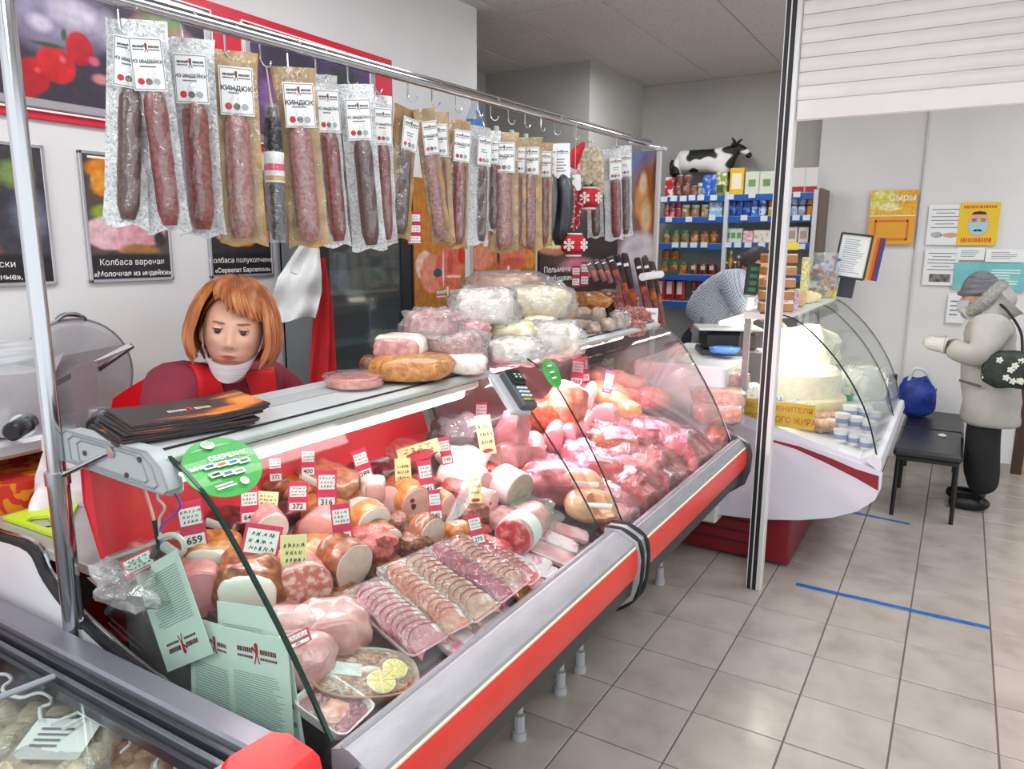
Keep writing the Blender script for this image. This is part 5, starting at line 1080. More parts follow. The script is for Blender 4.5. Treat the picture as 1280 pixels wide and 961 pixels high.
def csaus(label, x, y, rpx, tx, ty, sk, fc, lift=0, cat='sausage', lump=.04, spots=0, up=.9, ell=1., tail=.55, group=None):
    rpx *= 1.08; P = D(x, y); r = pxm(P, rpx); P = D(x, y, r*up+lift); Q = D(tx, ty, r*up+lift); ax = (Q-P); L = max(ax.length, r*1.1); ax = (ax.normalized()*.75+(P-EYE).normalized()*.55+V((0, 0, .12))).normalized()
    xx = DN.cross(ax).normalized(); yy = ax.cross(xx); M = frame(P, xx, yy, ax)
    t = thing('cut_sausage', label, cat, M, group); rn = random.Random(int(x*7+y)); n = 20
    def ring(z, k): return [(k*r*ell*math.cos(a)*(1+lump*noise.noise(V((math.cos(a)*2, math.sin(a)*2, z*30+x)))), k*r*math.sin(a)*(1+lump*noise.noise(V((math.cos(a)*2, math.sin(a)*2, z*30+y)))), z) for a in [2*math.pi*i/n for i in range(n)]]
    m = MB(); m.rings([ring(0, .97), ring(r*.08, 1)]+[ring(r*.08+(L-r*.5)*k/6, 1+lump*.5*math.sin(k*2+x)) for k in range(1, 7)]+[ring(L-r*.2, .85), ring(L, tail), ring(L+r*.12, tail*.4)]); obj('casing', m, sk, t)
    m = MB(); m.rings([ring(.0005, .95), ring(-.0025, .93), ring(-.004, .80), ring(-.0045, .3)]); fo = obj('cut_face', m, fc, t)
    for k in range(spots):
        a = rn.uniform(0, 6.28); q = rn.uniform(.2, .65)*r; obj('fat_spot', MB().cyl(r*rn.uniform(.07, .13), .0015, T(q*math.cos(a)*ell, q*math.sin(a), -.0058), 10), SPOT, fo)
    return t
def lump(label, x, y, wpx, hpx, m, name='meat_piece', cat='meat', lift=0, rot=0, e=.75, amp=.14, deep=.8, tilt=0, fc=None, seed=None, group=None, band=None, low=1., base=None):
    wpx *= 1.12; hpx *= 1.12; P = D(x, y); w_, h_ = pxm(P, wpx), pxm(P, hpx); rz = h_*.42; P = base or D(x, y, lift+rz*.85*low)
    amp = amp*1.35
    M = frame(P, (xx := V((CR.x, CR.y, 0)).normalized()), DN.cross(xx).normalized(), DN.normalized()) @ R('Z', rot) @ R('Y', tilt)
    sd = seed or int(x*3+y)
    if fc is None and band is None:
        o = obj(name, keep(MB().blob(w_/2, w_/2*deep, rz, sd, amp, 1.6, e, nu=26, nv=15), M), m, None, M); return tag(o, label, cat, group)
    t = thing(name, label, cat, M, group); obj('flesh', keep(MB().blob(w_/2, w_/2*deep, rz, sd, amp, 1.6, e, nu=26, nv=15), M), m, t)
    if fc:
        mm = MB(); mm.blob(w_/2*.80, .012, rz*.82, sd, amp*.6, 1.6, e, T(0, -w_/2*deep*.93, 0)); obj('cut_face', mm, fc, t)
    if band:
        mm = MB(); a, b, c = band
        mm.grid(lambda u, v: ((u-.5)*w_*a, -w_/2*deep*1.05*math.cos((v-.5)*c), rz*1.06*math.sin((v-.5)*c+b)), 8, 8); bo = obj('paper_label', mm, PAPER, t)
    return t
def ptag(label, x, y, wpx, hpx, price=None, lift=.03, turn=0, lean=14, roll=0, sec=0, yel=False, seed=1, base=None):
    lift += .035
    P = base or D(x, y+hpx/2, lift); P0 = D(x, y+hpx/2, lift); n = V((EYE.x-P.x, EYE.y-P.y, 0)).normalized(); n = Matrix.Rotation(math.radians(turn), 3, 'Z') @ n
    w_, h_ = pxm(P, wpx), pxm(P, hpx)/.93; M = frame(P, (-n).cross(V((0, 0, 1))), -n, V((0, 0, 1))) @ R('Y', roll) @ R('X', -lean)
    t = thing('price_tag', label, 'price tag', M)
    fr_ = mat('tag_pink', '#d2365c', .45) if not yel else mat('tag_cream', '#efe3a8', .5)
    obj('card', MB().box(w_, .0018, h_, T(0, 0, h_/2), .0006), fr_, t)
    hh = .50 if price else .80
    z1 = h_*.86; z0 = z1-h_*hh*.72 if price else h_*.2
    if not yel: obj('white_field', MB().box(w_*.84, .0012, (z1-z0), T(0, -.0012, (z0+z1)/2)), PAPER, t)
    else: obj('red_emblem', MB().lathe([(w_*.34, 0), (w_*.34, .001)], 16, T(0, -.0012, h_*.10) @ R('X', 90) @ S(1, .4, 1)), REDP, t)
    obj('handwriting', scribble(INK, seed % 6, 4, 3), None, t, T(0, -.0024, (z0+z1)/2) @ S(w_*.76, 1, (z1-z0)*.88))
    if price:
        obj('price_field', MB().box(w_*.84, .0012, h_*.25, T(0, -.0012, h_*.17)), PAPER, t); text(price, min(h_*.24, w_*.42), INK, t, T(0, -.0024, h_*.17), .015)
    elif not yel: obj('logo_band', MB().box(w_*.5, .0012, h_*.05, T(0, -.0012, h_*.11)), PAPER, t)
    return t
# ---- left end, nearest the end glass
lump('dark red oval ham slice by the red inner panel at the left end', 158, 682, 52, 30, REDF, lift=.006, deep=.7, e=1, amp=.06, low=.5)
lump('crumpled clear plastic bag at the far left of the near counter deck', 168, 732, 80, 58, BAGF, 'plastic_bag', 'bag', amp=.5, e=.9, low=.6)
lump('dark wrapped meat at the front left corner under the end glass', 180, 800, 70, 50, meat('dark_ham_wrap', '#8a5a52', '#a97a70', '#96665e', bump=.4), lift=0, e=.7, rot=30, low=.8, base=at(196, 790, Y=1.02))
ptag('pink price tag lying beside the oval ham slice at the left end', 178, 702, 38, 26, None, .02, lean=50, roll=-20, seed=2)
csaus('thick pink boiled sausage with a round mortadella cut face at the left end', 250, 744, 30, 252, 690, PINKC, MORTF, -.02, up=.9)
lump('pale smoked loin with brown rind left of the pale bacon block', 268, 690, 58, 46, ORANGC, fc=FATF, rot=8, e=.65, lift=.02)
lump('large pale bacon block with a brown smoked side near the left end', 312, 728, 70, 66, BROWNC, fc=FATF, rot=14, e=.55, lift=.01)
lump('dark vacuum packed meat with a printed label behind the green sticker', 287, 655, 52, 38, DKRED, 'vacuum_pack', 'meat', rot=-20, e=.7, band=(.5, .5, .9))
lump('dark red vacuum packed cut under the red panel near the green sticker', 325, 630, 40, 26, DKRED, 'vacuum_pack', 'meat', rot=10)
lump('small wrapped brown meat right of the green sticker', 345, 610, 30, 34, BROWNC, rot=60, lift=.02)
csaus('short pale block of ham left of the tag reading three digits', 400, 665, 20, 425, 640, PINKC, HAMF, .02, ell=1.25)
csaus('white round face standing in for a lamp reflection on the glass', 340, 662, 19, 320, 640, PINKC, FATF, .05)  # added piece, stands in for a lamp's reflection on the curved glass
csaus('wrapped ham with marbled round face in front of the handwritten cream tag', 378, 738, 31, 350, 700, HAMB, MARB, 0, ell=1.15, lump=.12)
csaus('big smoked sausage with a wide oval cut face in the middle of the deck', 443, 708, 27, 395, 690, BROWNC, PALEF, .02, lump=.1, up=1)
lump('golden smoked sausage with a torn label behind the wide cut sausage', 402, 692, 58, 40, ORANGC, lift=.02, rot=-20)
lump('lumpy dark red sausage right of the wide cut sausage', 462, 682, 54, 40, REDC, 'sausage', 'sausage', lift=.03, rot=-15, amp=.22)
lump('brown smoked piece under the lumpy dark red sausage', 475, 706, 50, 34, BROWNC, rot=-20)
csaus('white cut smoked sausage left of the brown lumpy one', 487, 677, 16, 455, 660, BROWNC, FATF, .03, ell=1.1)
csaus('large white cut ham end above the lumpy red sausage', 468, 654, 20, 440, 640, ORANGC, FATF, .03, ell=1.15)
lump('dark brown knobbly sausage in the middle of the deck', 503, 655, 44, 30, LUMPC, 'sausage', 'sausage', lift=.03, rot=-8, amp=.2)
lump('second dark knobbly sausage in front of the first near the sliced trays', 516, 684, 46, 38, LUMPC, 'sausage', 'sausage', lift=.01, rot=30, amp=.2)
csaus('pink cut ham sausage between the two white ham blocks', 486, 624, 16, 505, 605, BROWNC, HAMF, .02)
lump('tall white fat block standing behind the pink cut sausage', 466, 614, 26, 40, FATF, rot=20, e=.5, lift=.02, fc=HAMF)
lump('white fat block lying left of the pink cut sausage', 455, 640, 40, 26, FATF, rot=-20, e=.55, lift=.02)
csaus('pink spotted oval sausage face with three dark spots', 521, 631, 21, 490, 610, ORANGC, HAMF, .02, spots=4, ell=.95)
csaus('narrow pink sausage face right of the spotted one', 560, 634, 16, 535, 622, ORANGC, HAMF, .03, ell=.7)
csaus('smoked sausage with a slanted pale face behind the bacon trays', 540, 670, 22, 512, 660, BROWNC, PALEF, .02, ell=.95)
lump('shiny golden smoked sausage end right of the slanted pale face', 573, 668, 34, 34, ORANGC, 'sausage', 'sausage', lift=.01, rot=30)
lump('red rough sausage half under the white lard block', 573, 614, 40, 28, REDC, 'sausage', 'sausage', lift=.02, rot=-25)
lump('brown rough sausage right of the narrow pink face', 592, 644, 34, 30, LUMPC, 'sausage', 'sausage', lift=.02, rot=30)
lump('small orange red sausage behind the dark wrapped pouch', 592, 665, 34, 24, REDC, 'sausage', 'sausage', rot=-20)
csaus('pink ham sausage face left of the grey cut boiled sausage', 615, 632, 17, 585, 628, PINKC, HAMF, .02, spots=1)
csaus('pale pink ham face under the tag near the grey cut boiled sausage', 605, 606, 15, 590, 596, PINKC, HAMF, .03, ell=.8)
lump('whole white lard sausage lying at the back of the deck', 575, 571, 52, 28, FATF, rot=-6, e=.9, lift=.03)
lump('white lard block in a wrapper in front of the lard sausage', 577, 596, 52, 30, FATF, rot=-4, e=.6, lift=.02, amp=.08)
csaus('grey cut boiled sausage in white casing by the glass divider', 650, 614, 21, 610, 600, mat('white_casing', '#e9dcdf', .3, c2='#d9c4ca', sc=9, coat=.6), GREYF, .02, ell=1.1)
csaus('pink boiled sausage lying behind the grey cut one', 628, 578, 18, 670, 558, PINKC, HAMF, .02, ell=1.1)
csaus('short pink boiled sausage behind by the divider', 652, 570, 13, 676, 556, PINKC, MORTF, .01)
t = csaus('round tied ham with a red face and a white paper band', 641, 672, 20, 690, 640, meat('band_ham_skin', '#c98d8c', '#dbb0ac'), REDF, .015, ell=1.1, up=1)
P_ = D(641, 672); r_ = pxm(P_, 20)*1.14; obj('paper_band', MB().rings([[(r_*1.1*math.cos(a), r_*math.sin(a), z) for a in [2*math.pi*i/20 for i in range(20)]] for z in (.025, .10)]), PAPER, t)
t = lump('red ham tied in a white string net in front of the banded ham', 615, 690, 48, 32, REDF, rot=-20, lift=.01, fc=None)
for k in range(3):
    t2 = t
    m = MB(); w_ = pxm(D(615, 690), 48)/2; m.tube([(w_*(-.5+.5*k), w_*.72*math.cos(a)*(1-.15*abs(k-1)), pxm(D(615, 690), 32)*.45*math.sin(a)*(1-.15*abs(k-1))) for a in [2*math.pi*i/16 for i in range(17)]], .0022, 5); obj('net_string', m, WPRINT, t2)
lump('dark purple wrapped pouch between the golden sausage end and netted ham', 592, 686, 40, 20, DKRED, 'vacuum_pack', 'meat', rot=-10, low=.7)
for k, (x, y, w_, h_, m_, lb) in enumerate(((222, 690, 34, 30, BROWNC, 'brown smoked end between the oval slice and pale loin'), (345, 706, 34, 34, HAMB, 'pink ham piece between the bacon block and the marbled ham'), (384, 664, 34, 28, REDC, 'dark red sausage behind the cream handwritten tag'), (428, 672, 40, 26, ORANGC, 'golden smoked piece behind the wide cut sausage, right'), (350, 762, 44, 24, HAMB, 'low pink ham half under the barcode sheet'), (532, 604, 34, 24, REDC, 'red meat piece behind the tall pink price strip'), (500, 604, 30, 24, BROWNC, 'brown smoked piece behind the purple handwritten tag'), (448, 618, 40, 26, ORANGC, 'orange smoked piece left of the tall fat block'), (540, 648, 34, 22, BROWNC, 'brown piece between spotted and slanted sausage faces'), (625, 648, 44, 26, HAMB, 'pale pink ham behind the banded round ham'), (360, 640, 40, 24, DKRED, 'dark meat behind the white lamp reflection disc'), (420, 630, 40, 24, REDC, 'red sausage under the tag reading three one six'), (612, 590, 30, 22, REDC, 'small red ham piece behind the pale pink face'))):
    lump(lb, x, y, w_, h_, m_, lift=.005, rot=k*41)
lump('crumpled clear film pack right of the pink ham face', 662, 640, 60, 34, BAGF, 'film_pack', 'film', rot=-30, amp=.4, low=.7)
# ---- back row
lump('brown wrapped meat pack at the back under the lamp, left one', 365, 612, 46, 30, ORANGC, 'vacuum_pack', 'meat', rot=-20, lift=.01)
lump('brown wrapped pack with a white label at the back of the deck', 412, 602, 66, 40, meat('brown_wrap', '#a8684a', '#c88a68', bump=.3, coat=1), 'vacuum_pack', 'meat', rot=-30, lift=.02, band=(.5, .6, .8))
lump('orange wrapped sausage piece behind the red tag reading three one six', 405, 636, 60, 30, ORANGC, 'sausage', 'sausage', rot=-10, lift=.01)
lump('dark meat pack at the back behind the striped red tag', 432, 584, 40, 20, DKRED, 'vacuum_pack', 'meat', rot=10)
lump('dark glossy wrapped meat left of the handwritten purple tag', 478, 592, 38, 26, DKRED, 'vacuum_pack', 'meat', rot=-30)
lump('red shrink wrapped meat under the long cream tag at the back', 505, 566, 60, 30, meat('red_wrap', '#b0363a', '#d06a64', bump=.3, coat=1), 'vacuum_pack', 'meat', rot=-10)
lump('tall grey clear bag standing at the back beside the white lard', 570, 548, 56, 60, glass('grey_bag', '#b9aeb4', .1, .6, .15, .8, 24, .35, '#9a8f95'), 'plastic_bag', 'bag', rot=10, amp=.35, low=1.1)
# ---- front left: cooked hams
lump('pink wrapped ham chunk with a white label in front of the leaflets', 362, 790, 60, 66, PINKB, rot=20, lift=0, e=.7, band=(.45, .4, .7))
lump('long pink wrapped ham in front of the bacon trays', 412, 785, 84, 62, HAMB, rot=24, e=.65, lift=0)
lump('pink wrapped ham with the tag reading 656 beside the aspic dish', 372, 818, 78, 56, PINKB, rot=-20, e=.7, lift=.01)
lump('brown rind ham slice lying between the wide cut sausage and trays', 422, 742, 60, 26, BROWNC, rot=-10, lift=0)
p = D(374, 799, .062); ptag('small white tag reading 656 on the pink wrapped ham', 374, 799, 34, 16, '656', .066, lean=40, roll=-20, seed=3)
# ---- sliced bacon trays, overlapping like tiles
TRAYW = glass('tray_clear', '#fff4f4', .06, .5, .08, milk=.25, mc='#f6e6e6'); SLICE = [meat('bacon_slice_a', '#dd8e9e', '#ebb4bc', '#d07a8a', sc=7, lo=.3, hi=.75, bump=.04), meat('bacon_slice_b', '#d98468', '#eab9a2', '#cf7258', sc=7, lo=.3, hi=.75, bump=.04), meat('bacon_slice_c', '#cda08a', '#e6c9b6', '#c08a72', sc=7, lo=.3, hi=.75, bump=.04), meat('bacon_slice_d', '#c4507a', '#e39ab0', '#b03e64', sc=7, lo=.3, hi=.75, bump=.04), meat('bacon_slice_e', '#e0a898', '#f0d2c8', '#d08f80', sc=7, lo=.3, hi=.75, bump=.04), meat('bacon_slice_f', '#d56a72', '#e9a8a6', '#c4555e', sc=7, lo=.3, hi=.75, bump=.04)]
def rrect(w_, d_, c, n=4): return [(sx*(w_/2-c)+c*math.cos(a), sy*(d_/2-c)+c*math.sin(a)) for sx, sy, a0 in ((1, 1, 0), (-1, 1, 90), (-1, -1, 180), (1, -1, 270)) for a in [math.radians(a0+90*i/n) for i in range(n+1)]]
def tray(label, corners, lift, sm_, ns=11, seed=1):
    q = [D(x, y, lift) for x, y in corners]           # near-left, far-left, far-right, near-right seen along the long side
    o = (q[0]+q[1]+q[2]+q[3])/4; lx = ((q[1]+q[2])-(q[0]+q[3]))/2; wy = ((q[3]+q[2])-(q[0]+q[1]))/2
    L, W_ = lx.length, wy.length; X = lx.normalized(); Z = X.cross(wy).normalized(); Z = Z if Z.z > 0 else -Z; Yv = Z.cross(X)
    t = thing('sliced_meat_tray', label, 'meat tray', frame(o, X, Yv, Z), 'sealed trays of sliced bacon')
    m = MB(); a, b, c = rrect(L, W_, .02), rrect(L*.95, W_*.92, .02), rrect(L*.90, W_*.84, .02)
    m.rings([[(x, y, 0) for x, y in c], [(x, y, .014) for x, y in b], [(x, y, .017) for x, y in a], [(x, y, .0185) for x, y in a], [(x, y, .0165) for x, y in b], [(x, y, .002) for x, y in c]]); obj('tray_shell', m, TRAYW, t)
    rn = random.Random(seed); sb = MB(); k2 = L*.88/ns
    def sl(u, v): return ((u-.5)*k2*2.6-k2*.9*(2*v-1)**2, (v-.5)*W_*.74*(1-.10*(2*u-1)**2), .0055*math.sin(v*9)*.3+.024*u)
    sb.grid(sl, 12, 8); n_ = len(sb.v); sb.v += [(x, y, z-.003) for x, y, z in sb.v]; sb.f += [tuple(i+n_ for i in f_[::-1]) for f_ in sb.f]
    rim = [i for i in range(13)]+[j*13+12 for j in range(1, 9)]+[8*13+i for i in range(11, -1, -1)]+[j*13 for j in range(7, 0, -1)]
    sb.f += [(a_, b_, b_+n_, a_+n_) for a_, b_ in zip(rim, rim[1:]+rim[:1])]; sb.m = [0]*len(sb.f)
    for k in range(96): sb.m[k] = 1 if k % 12 == 11 else 2 if k // 12 == 0 and k % 12 > 5 else 0
    sme_ = sb.mesh('slice', [sm_, mat('slice_edge', '#9c5058', .4, coat=.4), mat('slice_fat', '#f2dcd8', .4, coat=.4)])
    for i in range(ns): obj('slice', sme_, None, t, T(-L*.39+k2*.90*(i+.5), rn.uniform(-.004, .004), .0065) @ R('Z', rn.uniform(-4, 4)))
    m = MB(); m.fix = False; m.grid(lambda u, v: ((u-.5)*L*.97, (v-.5)*W_*.94, -.0+.030+.002*math.sin(u*23+v*11)*math.sin(v*17)), 22, 10); obj('film', m, FILM, t)
    return t
tray('front tray of pale pink sliced bacon, nearest the aspic dish', [(520, 832), (424, 757), (472, 722), (556, 800)], .045, SLICE[0], seed=1)
tray('second tray of orange tinted bacon slices from the front', [(560, 806), (466, 722), (500, 705), (590, 780)], .050, SLICE[1], seed=2)
tray('third tray of greyish sliced bacon in the middle of the row', [(590, 790), (490, 714), (526, 692), (628, 760)], .052, SLICE[2], seed=3)
tray('fourth tray of crimson veined bacon slices', [(622, 766), (524, 696), (552, 683), (650, 740)], .058, SLICE[3], seed=4)
tray('fifth tray of pale peach bacon slices', [(640, 752), (545, 688), (572, 676), (664, 728)], .060, SLICE[4], seed=5)
tray('last tray of red sliced bacon, farthest from the camera', [(660, 742), (570, 684), (592, 674), (678, 722)], .058, SLICE[5], seed=6)
# ---- flat printed packs along the front right of the deck
FP = mat('flat_pack_print', '#efe0e6', .25, c2='#d98aa4', sc=18, st=(1, .5, 1), lo=.55, hi=.62, coat=.9, bump=.25, bs=24, c3='#e7c2ce'); FP2 = mat('flat_pack_meat', '#d88a98', .25, c2='#efc6cc', sc=14, coat=.9, bump=.25)
fpl = ['flat pink pack of sliced meat nearest the glass divider', 'flat pack with rows of print beside the banded ham', 'flat orange pink pack near the front rail, right end', 'flat pack half under its right hand neighbour', 'flat white printed pack left of the orange one', 'flat glossy pack in the middle of the front row', 'flat white pack above the small orange sausage', 'flat pack under the last bacon tray', 'flat pack at the front rail below the trays', 'second flat pack at the front rail below the trays']
for k, (a, b, wp, mm) in enumerate((((648, 648), (735, 672), 15, FP2), ((640, 652), (722, 688), 15, FP), ((655, 678), (720, 705), 17, FP2), ((630, 690), (690, 710), 14, FP), ((622, 695), (700, 722), 16, FP), ((612, 708), (680, 735), 15, FP2), ((600, 715), (665, 745), 14, FP), ((585, 735), (630, 768), 14, FP2), ((555, 812), (600, 780), 22, FP), ((585, 800), (640, 762), 20, FP))):
    P, Q = D(*a, .018+.005*(k % 3)), D(*b, .016+.005*(k % 2)); ax = Q-P; L = ax.length; ax.normalize(); xx = DN.cross(ax).normalized(); M = frame((P+Q)/2, ax, -xx, ax.cross(-xx)); w_ = pxm(P, wp)*1.9
    t = thing('flat_meat_pack', fpl[k], 'meat pack', M, 'flat packs along the front of the deck'); m = MB(); m.blob(L/2, w_/2, .011, k+2, .10, 2.5, .35, nu=28, nv=9); obj('pack', m, mm, t)
    m = MB(); printlines(m, L*.4, w_*.6, 3, 0, random.Random(k), .3, .7); o = obj('print', m, [GREYINK, PINK][k % 2], t, T(-L*.12, 0, .0118) @ R('X', -90) @ T(0, 0, 0))
    m = MB(); m.box(L*.24, w_*.62, .001, T(L*.24, 0, .0105)); obj('paper_label', m, PAPER, t)
lump('small orange sausage peeking out at the front rail below the trays', 657, 742, 28, 20, meat('orange_piece', '#e0903c', '#efb060'), 'sausage', 'sausage', lift=.01, rot=30)
# ---- aspic dish with lemon, red tray
P = D(452, 855, .012); a_ = D(384, 855, .012); b_ = D(520, 852, .012); L = (b_-a_).length; X = (b_-a_).normalized(); Yv = DN.normalized().cross(X)
t = thing('aspic_dish', 'oval clear dish of meat aspic with two lemon slices at the front', 'dish', frame(P, X, Yv, DN.normalized()))
ov = lambda k, z: [(k*L/2*math.copysign(abs(math.cos(q))**.8, math.cos(q)), k*L*.30*math.copysign(abs(math.sin(q))**.8, math.sin(q)), z) for q in [2*math.pi*i/32 for i in range(32)]]
m = MB(); m.rings([ov(.80, 0), ov(.95, .03), ov(1.0, .034), ov(1.0, .037), ov(.94, .035), ov(.80, .004)]); obj('dish_shell', m, glass('dish_clear', '#f4e6dc', .06, .5, .05, milk=.3, mc='#efd9cc'), t)
m = MB(); m.rings([ov(.80, .004), ov(.925, .027), ov(.5, .029)]); obj('aspic', m, meat('aspic_meat', '#7d3a1c', '#c07848', '#9a5228', sc=22, lo=.4, hi=.6, bump=.3, coat=1), t)
LEM = mat('lemon_flesh', '#f0dd6a', .25, c2='#e6cb3c', sc=30, coat=.6); LEMR = mat('lemon_rind', '#f4edc0', .3)
for x, y, r in ((.30, .04, .028), (.14, -.11, .031)):
    lm_ = obj('lemon_slice', MB().cyl(r, .005, T(x*L*.95, y*L, .030), 20), LEMR, t); m = MB()
    for k in range(8):
        a1, a2 = 2*math.pi*(k+.08)/8, 2*math.pi*(k+.92)/8; m.prism([(0+.003*math.cos((a1+a2)/2), .003*math.sin((a1+a2)/2)), (r*.88*math.cos(a1), r*.88*math.sin(a1)), (r*.9*math.cos((a1+a2)/2), r*.9*math.sin((a1+a2)/2)), (r*.88*math.cos(a2), r*.88*math.sin(a2))], .0012, T(x*L*.95, y*L, .0352))
    obj('lemon_wedge', m, LEM, lm_, kind='stuff')
m = MB(); m.box(L*.28, L*.15, .001, T(-L*.16, L*.06, .0305) @ R('Z', -10)); obj('paper_label', m, PAPER, t)
m = MB(); m.blob(L*.1, L*.035, .008, 3, .2, 2, .8, T(L*.05, L*.05, .028)); obj('meat_strip', m, FATF, t)
m = MB(); m.fix = False; m.grid(lambda u, v: ov(v*.94+.001, .036)[int(u*31)] if False else (L*.46*v*math.cos(6.2832*u), L*.275*v*math.sin(6.2832*u), .0375), 24, 4); obj('film', m, FILM, t)
q = [D(x, y, .014) for x, y in ((425, 932), (362, 880), (408, 862), (466, 892))]; o_ = sum(q, V())/4; X = (q[3]-q[0]).normalized(); N_ = DN.normalized(); Yv = N_.cross(X); W_, L = (q[3]-q[0]).length*1.05, (q[1]-q[0]).length*.95
t = thing('red_meat_tray', 'white rimmed tray of dark red meat at the front left corner', 'meat tray', frame(o_, X, Yv, N_))
m = MB(); A = [rrect(W_*k, L*k, .02) for k in (.88, 1, 1.02, .95, .86)]; m.rings([[(x, y, z) for x, y in a] for a, z in zip(A, (0, .024, .028, .027, .006))]); obj('tray_shell', m, mat('tray_white', '#eadfe2', .3), t)
m = MB(); m.rings([[(x, y, z) for x, y in rrect(W_*k, L*k, .02)] for k, z in ((.86, .006), (.90, .016), (.5, .019))]); obj('sauce', m, meat('dark_red_sauce', '#8a1c3c', '#b03a58', '#9a2a48', sc=30, lo=.45, hi=.6, bump=.4, coat=1), t)
m = MB(); m.blob(W_*.27, L*.2, .012, 3, .2, 2, .7, T(-.01, -.01, .018)); obj('meat_steak', m, meat('salmon_meat', '#e08a80', '#efb4a6'), t)
m = MB(); m.fix = False; m.grid(lambda u, v: ((u-.5)*W_*.98, (v-.5)*L*.98, .0285+.001*math.sin(u*9+v*5)), 8, 8); obj('film', m, FILM, t)
# ---- price tags of the near counter
ptag('pink price tag reading 659 standing behind the pale smoked loin', 245, 657, 30, 56, '659', .05, 0, 8, -5, seed=1)
ptag('pink price tag reading 645 just below the green sticker', 312, 633, 22, 42, '645', .05, 5, 8, 3, seed=2)
ptag('cream handwritten tag right of the green sticker', 333, 626, 26, 22, None, .06, 0, 35, 10, yel=True, seed=3)
ptag('white tag with pink edge hanging under the lamp, left one', 345, 586, 16, 32, '372', .05, 0, 5, 0, seed=4)
ptag('red banded tag under the lamp, right one', 385, 578, 18, 34, '400', .05, 0, 5, 3, seed=5)
ptag('pink price tag whose lower half catches the light left of the orange sausage', 372, 622, 24, 34, '372', .05, 0, 10, 4, seed=0)
ptag('pink price tag reading 316 in front of the brown wrapped packs', 408, 613, 24, 46, '316', .05, 0, 8, 3, seed=1)
ptag('red price tag with crossed numbers behind the wide cut sausage', 430, 656, 24, 48, '398', .06, 0, 8, -4, seed=2)
ptag('striped red tag leaning at the back of the deck', 458, 580, 20, 36, '289', .04, 20, 8, -12, seed=3)
ptag('purple handwritten cream tag in front of the red wrapped meat', 505, 592, 20, 34, None, .05, 0, 8, -2, yel=True, seed=4)
ptag('tall pink price strip left of the white lard block, upper one', 536, 598, 18, 40, '345', .07, 0, 8, -8, seed=5)
ptag('pink price tag standing before the spotted sausage, lower one', 546, 632, 16, 36, '245', .07, 0, 8, -5, seed=0)
ptag('small red tag before the whole lard sausage', 560, 564, 14, 32, '198', .05, 0, 8, -10, seed=1)
ptag('long cream tag tilted on the red wrapped meat at the back', 525, 562, 54, 18, None, .06, 0, 45, -16, yel=True, seed=2)
ptag('tall cream tag with an orange emblem on the grey clear bag', 611, 545, 20, 46, None, .06, 0, 8, -10, yel=True, seed=3)
ptag('pink tag above the cream emblem tag near the terminal', 601, 514, 15, 20, None, .07, 0, 5, 2, seed=4)
ptag('red tag before the pale pink ham face', 600, 662, 17, 36, '275', .05, 0, 10, -14, seed=5)
ptag('cream tag with a red emblem left of the pale pink ham face', 595, 610, 16, 38, None, .05, 0, 10, -4, yel=True, seed=0)
ptag('cream tag covered in dense black handwriting in front of the white lamp reflection disc', 367, 694, 32, 44, None, .06, 0, 14, 3, yel=True, seed=1)
ptag('large white and pink tag leaning across the pale bacon block', 322, 680, 46, 42, None, .07, 0, 20, 16, seed=2)
# ---- printed leaflets standing behind the near end glass
def leaf(label, quad, Y, up=False, nl=22, seed=1, logo_v=.80, tw=1):
    q = [at(x, y, Y=yy) for (x, y), yy in zip(quad, Y)]                # bottom-left, bottom-right, top-right, top-left
    o_ = sum(q, V())/4; X = ((q[1]-q[0])+(q[2]-q[3])).normalized(); Z0 = ((q[3]-q[0])+(q[2]-q[1])); N_ = X.cross(Z0).normalized(); Z = N_.cross(X)
    W_ = ((q[1]-q[0]).length+(q[2]-q[3]).length)/2; h_ = Z0.length/2; M = frame(o_, X, -(-N_) if False else N_*-1 if False else X.cross(Z)*-1, Z)
    M = frame(o_, X, Z.cross(X), Z); t = thing('leaflet', label, 'leaflet', M, 'printed leaflets behind the end glass')
    obj('paper', MB().box(W_, .0012, h_), mat('leaflet_paper', '#e6ecea', .55), t, None, 0); rn = random.Random(seed); f = R('Y', 180) if up else I4
    m = MB(); printlines(m, W_*.8, h_*.52, nl, 0, rn, .28, .8); obj('fine_print', m, mat('fine_print_grey', '#8f9a9c', .7), t, f @ T(0, -.0014, -h_*.14), 0, kind='stuff')
    logo(t, f @ T(0, -.0014, h_*(logo_v-.5)), W_*.62*tw, LOGO, REDP); return t
leaf('upside down printed leaflet leaning at the left behind the end glass', [(206, 842), (270, 815), (218, 688), (172, 714)], (.905, .905, .920, .920), True, 22, 1)
leaf('printed leaflet with a red logo, left of the front one', [(246, 908), (305, 930), (298, 790), (232, 766)], (.905, .905, .93, .93), False, 22, 2)
leaf('front printed leaflet with a red logo touching the curved glass edge', [(290, 915), (378, 938), (350, 800), (282, 782)], (.898, .898, .922, .922), False, 24, 3)
leaf('sheet with a barcode leaning on the pink hams behind the leaflets', [(282, 800), (362, 850), (330, 745), (268, 770)], (.94, .94, .955, .955), False, 14, 4, tw=.001)
leaf('blank back leaflet half hidden between front leaflet and red tray', [(340, 925), (388, 932), (354, 800), (325, 795)], (.915, .915, .93, .93), False, 3, 5, tw=.001)
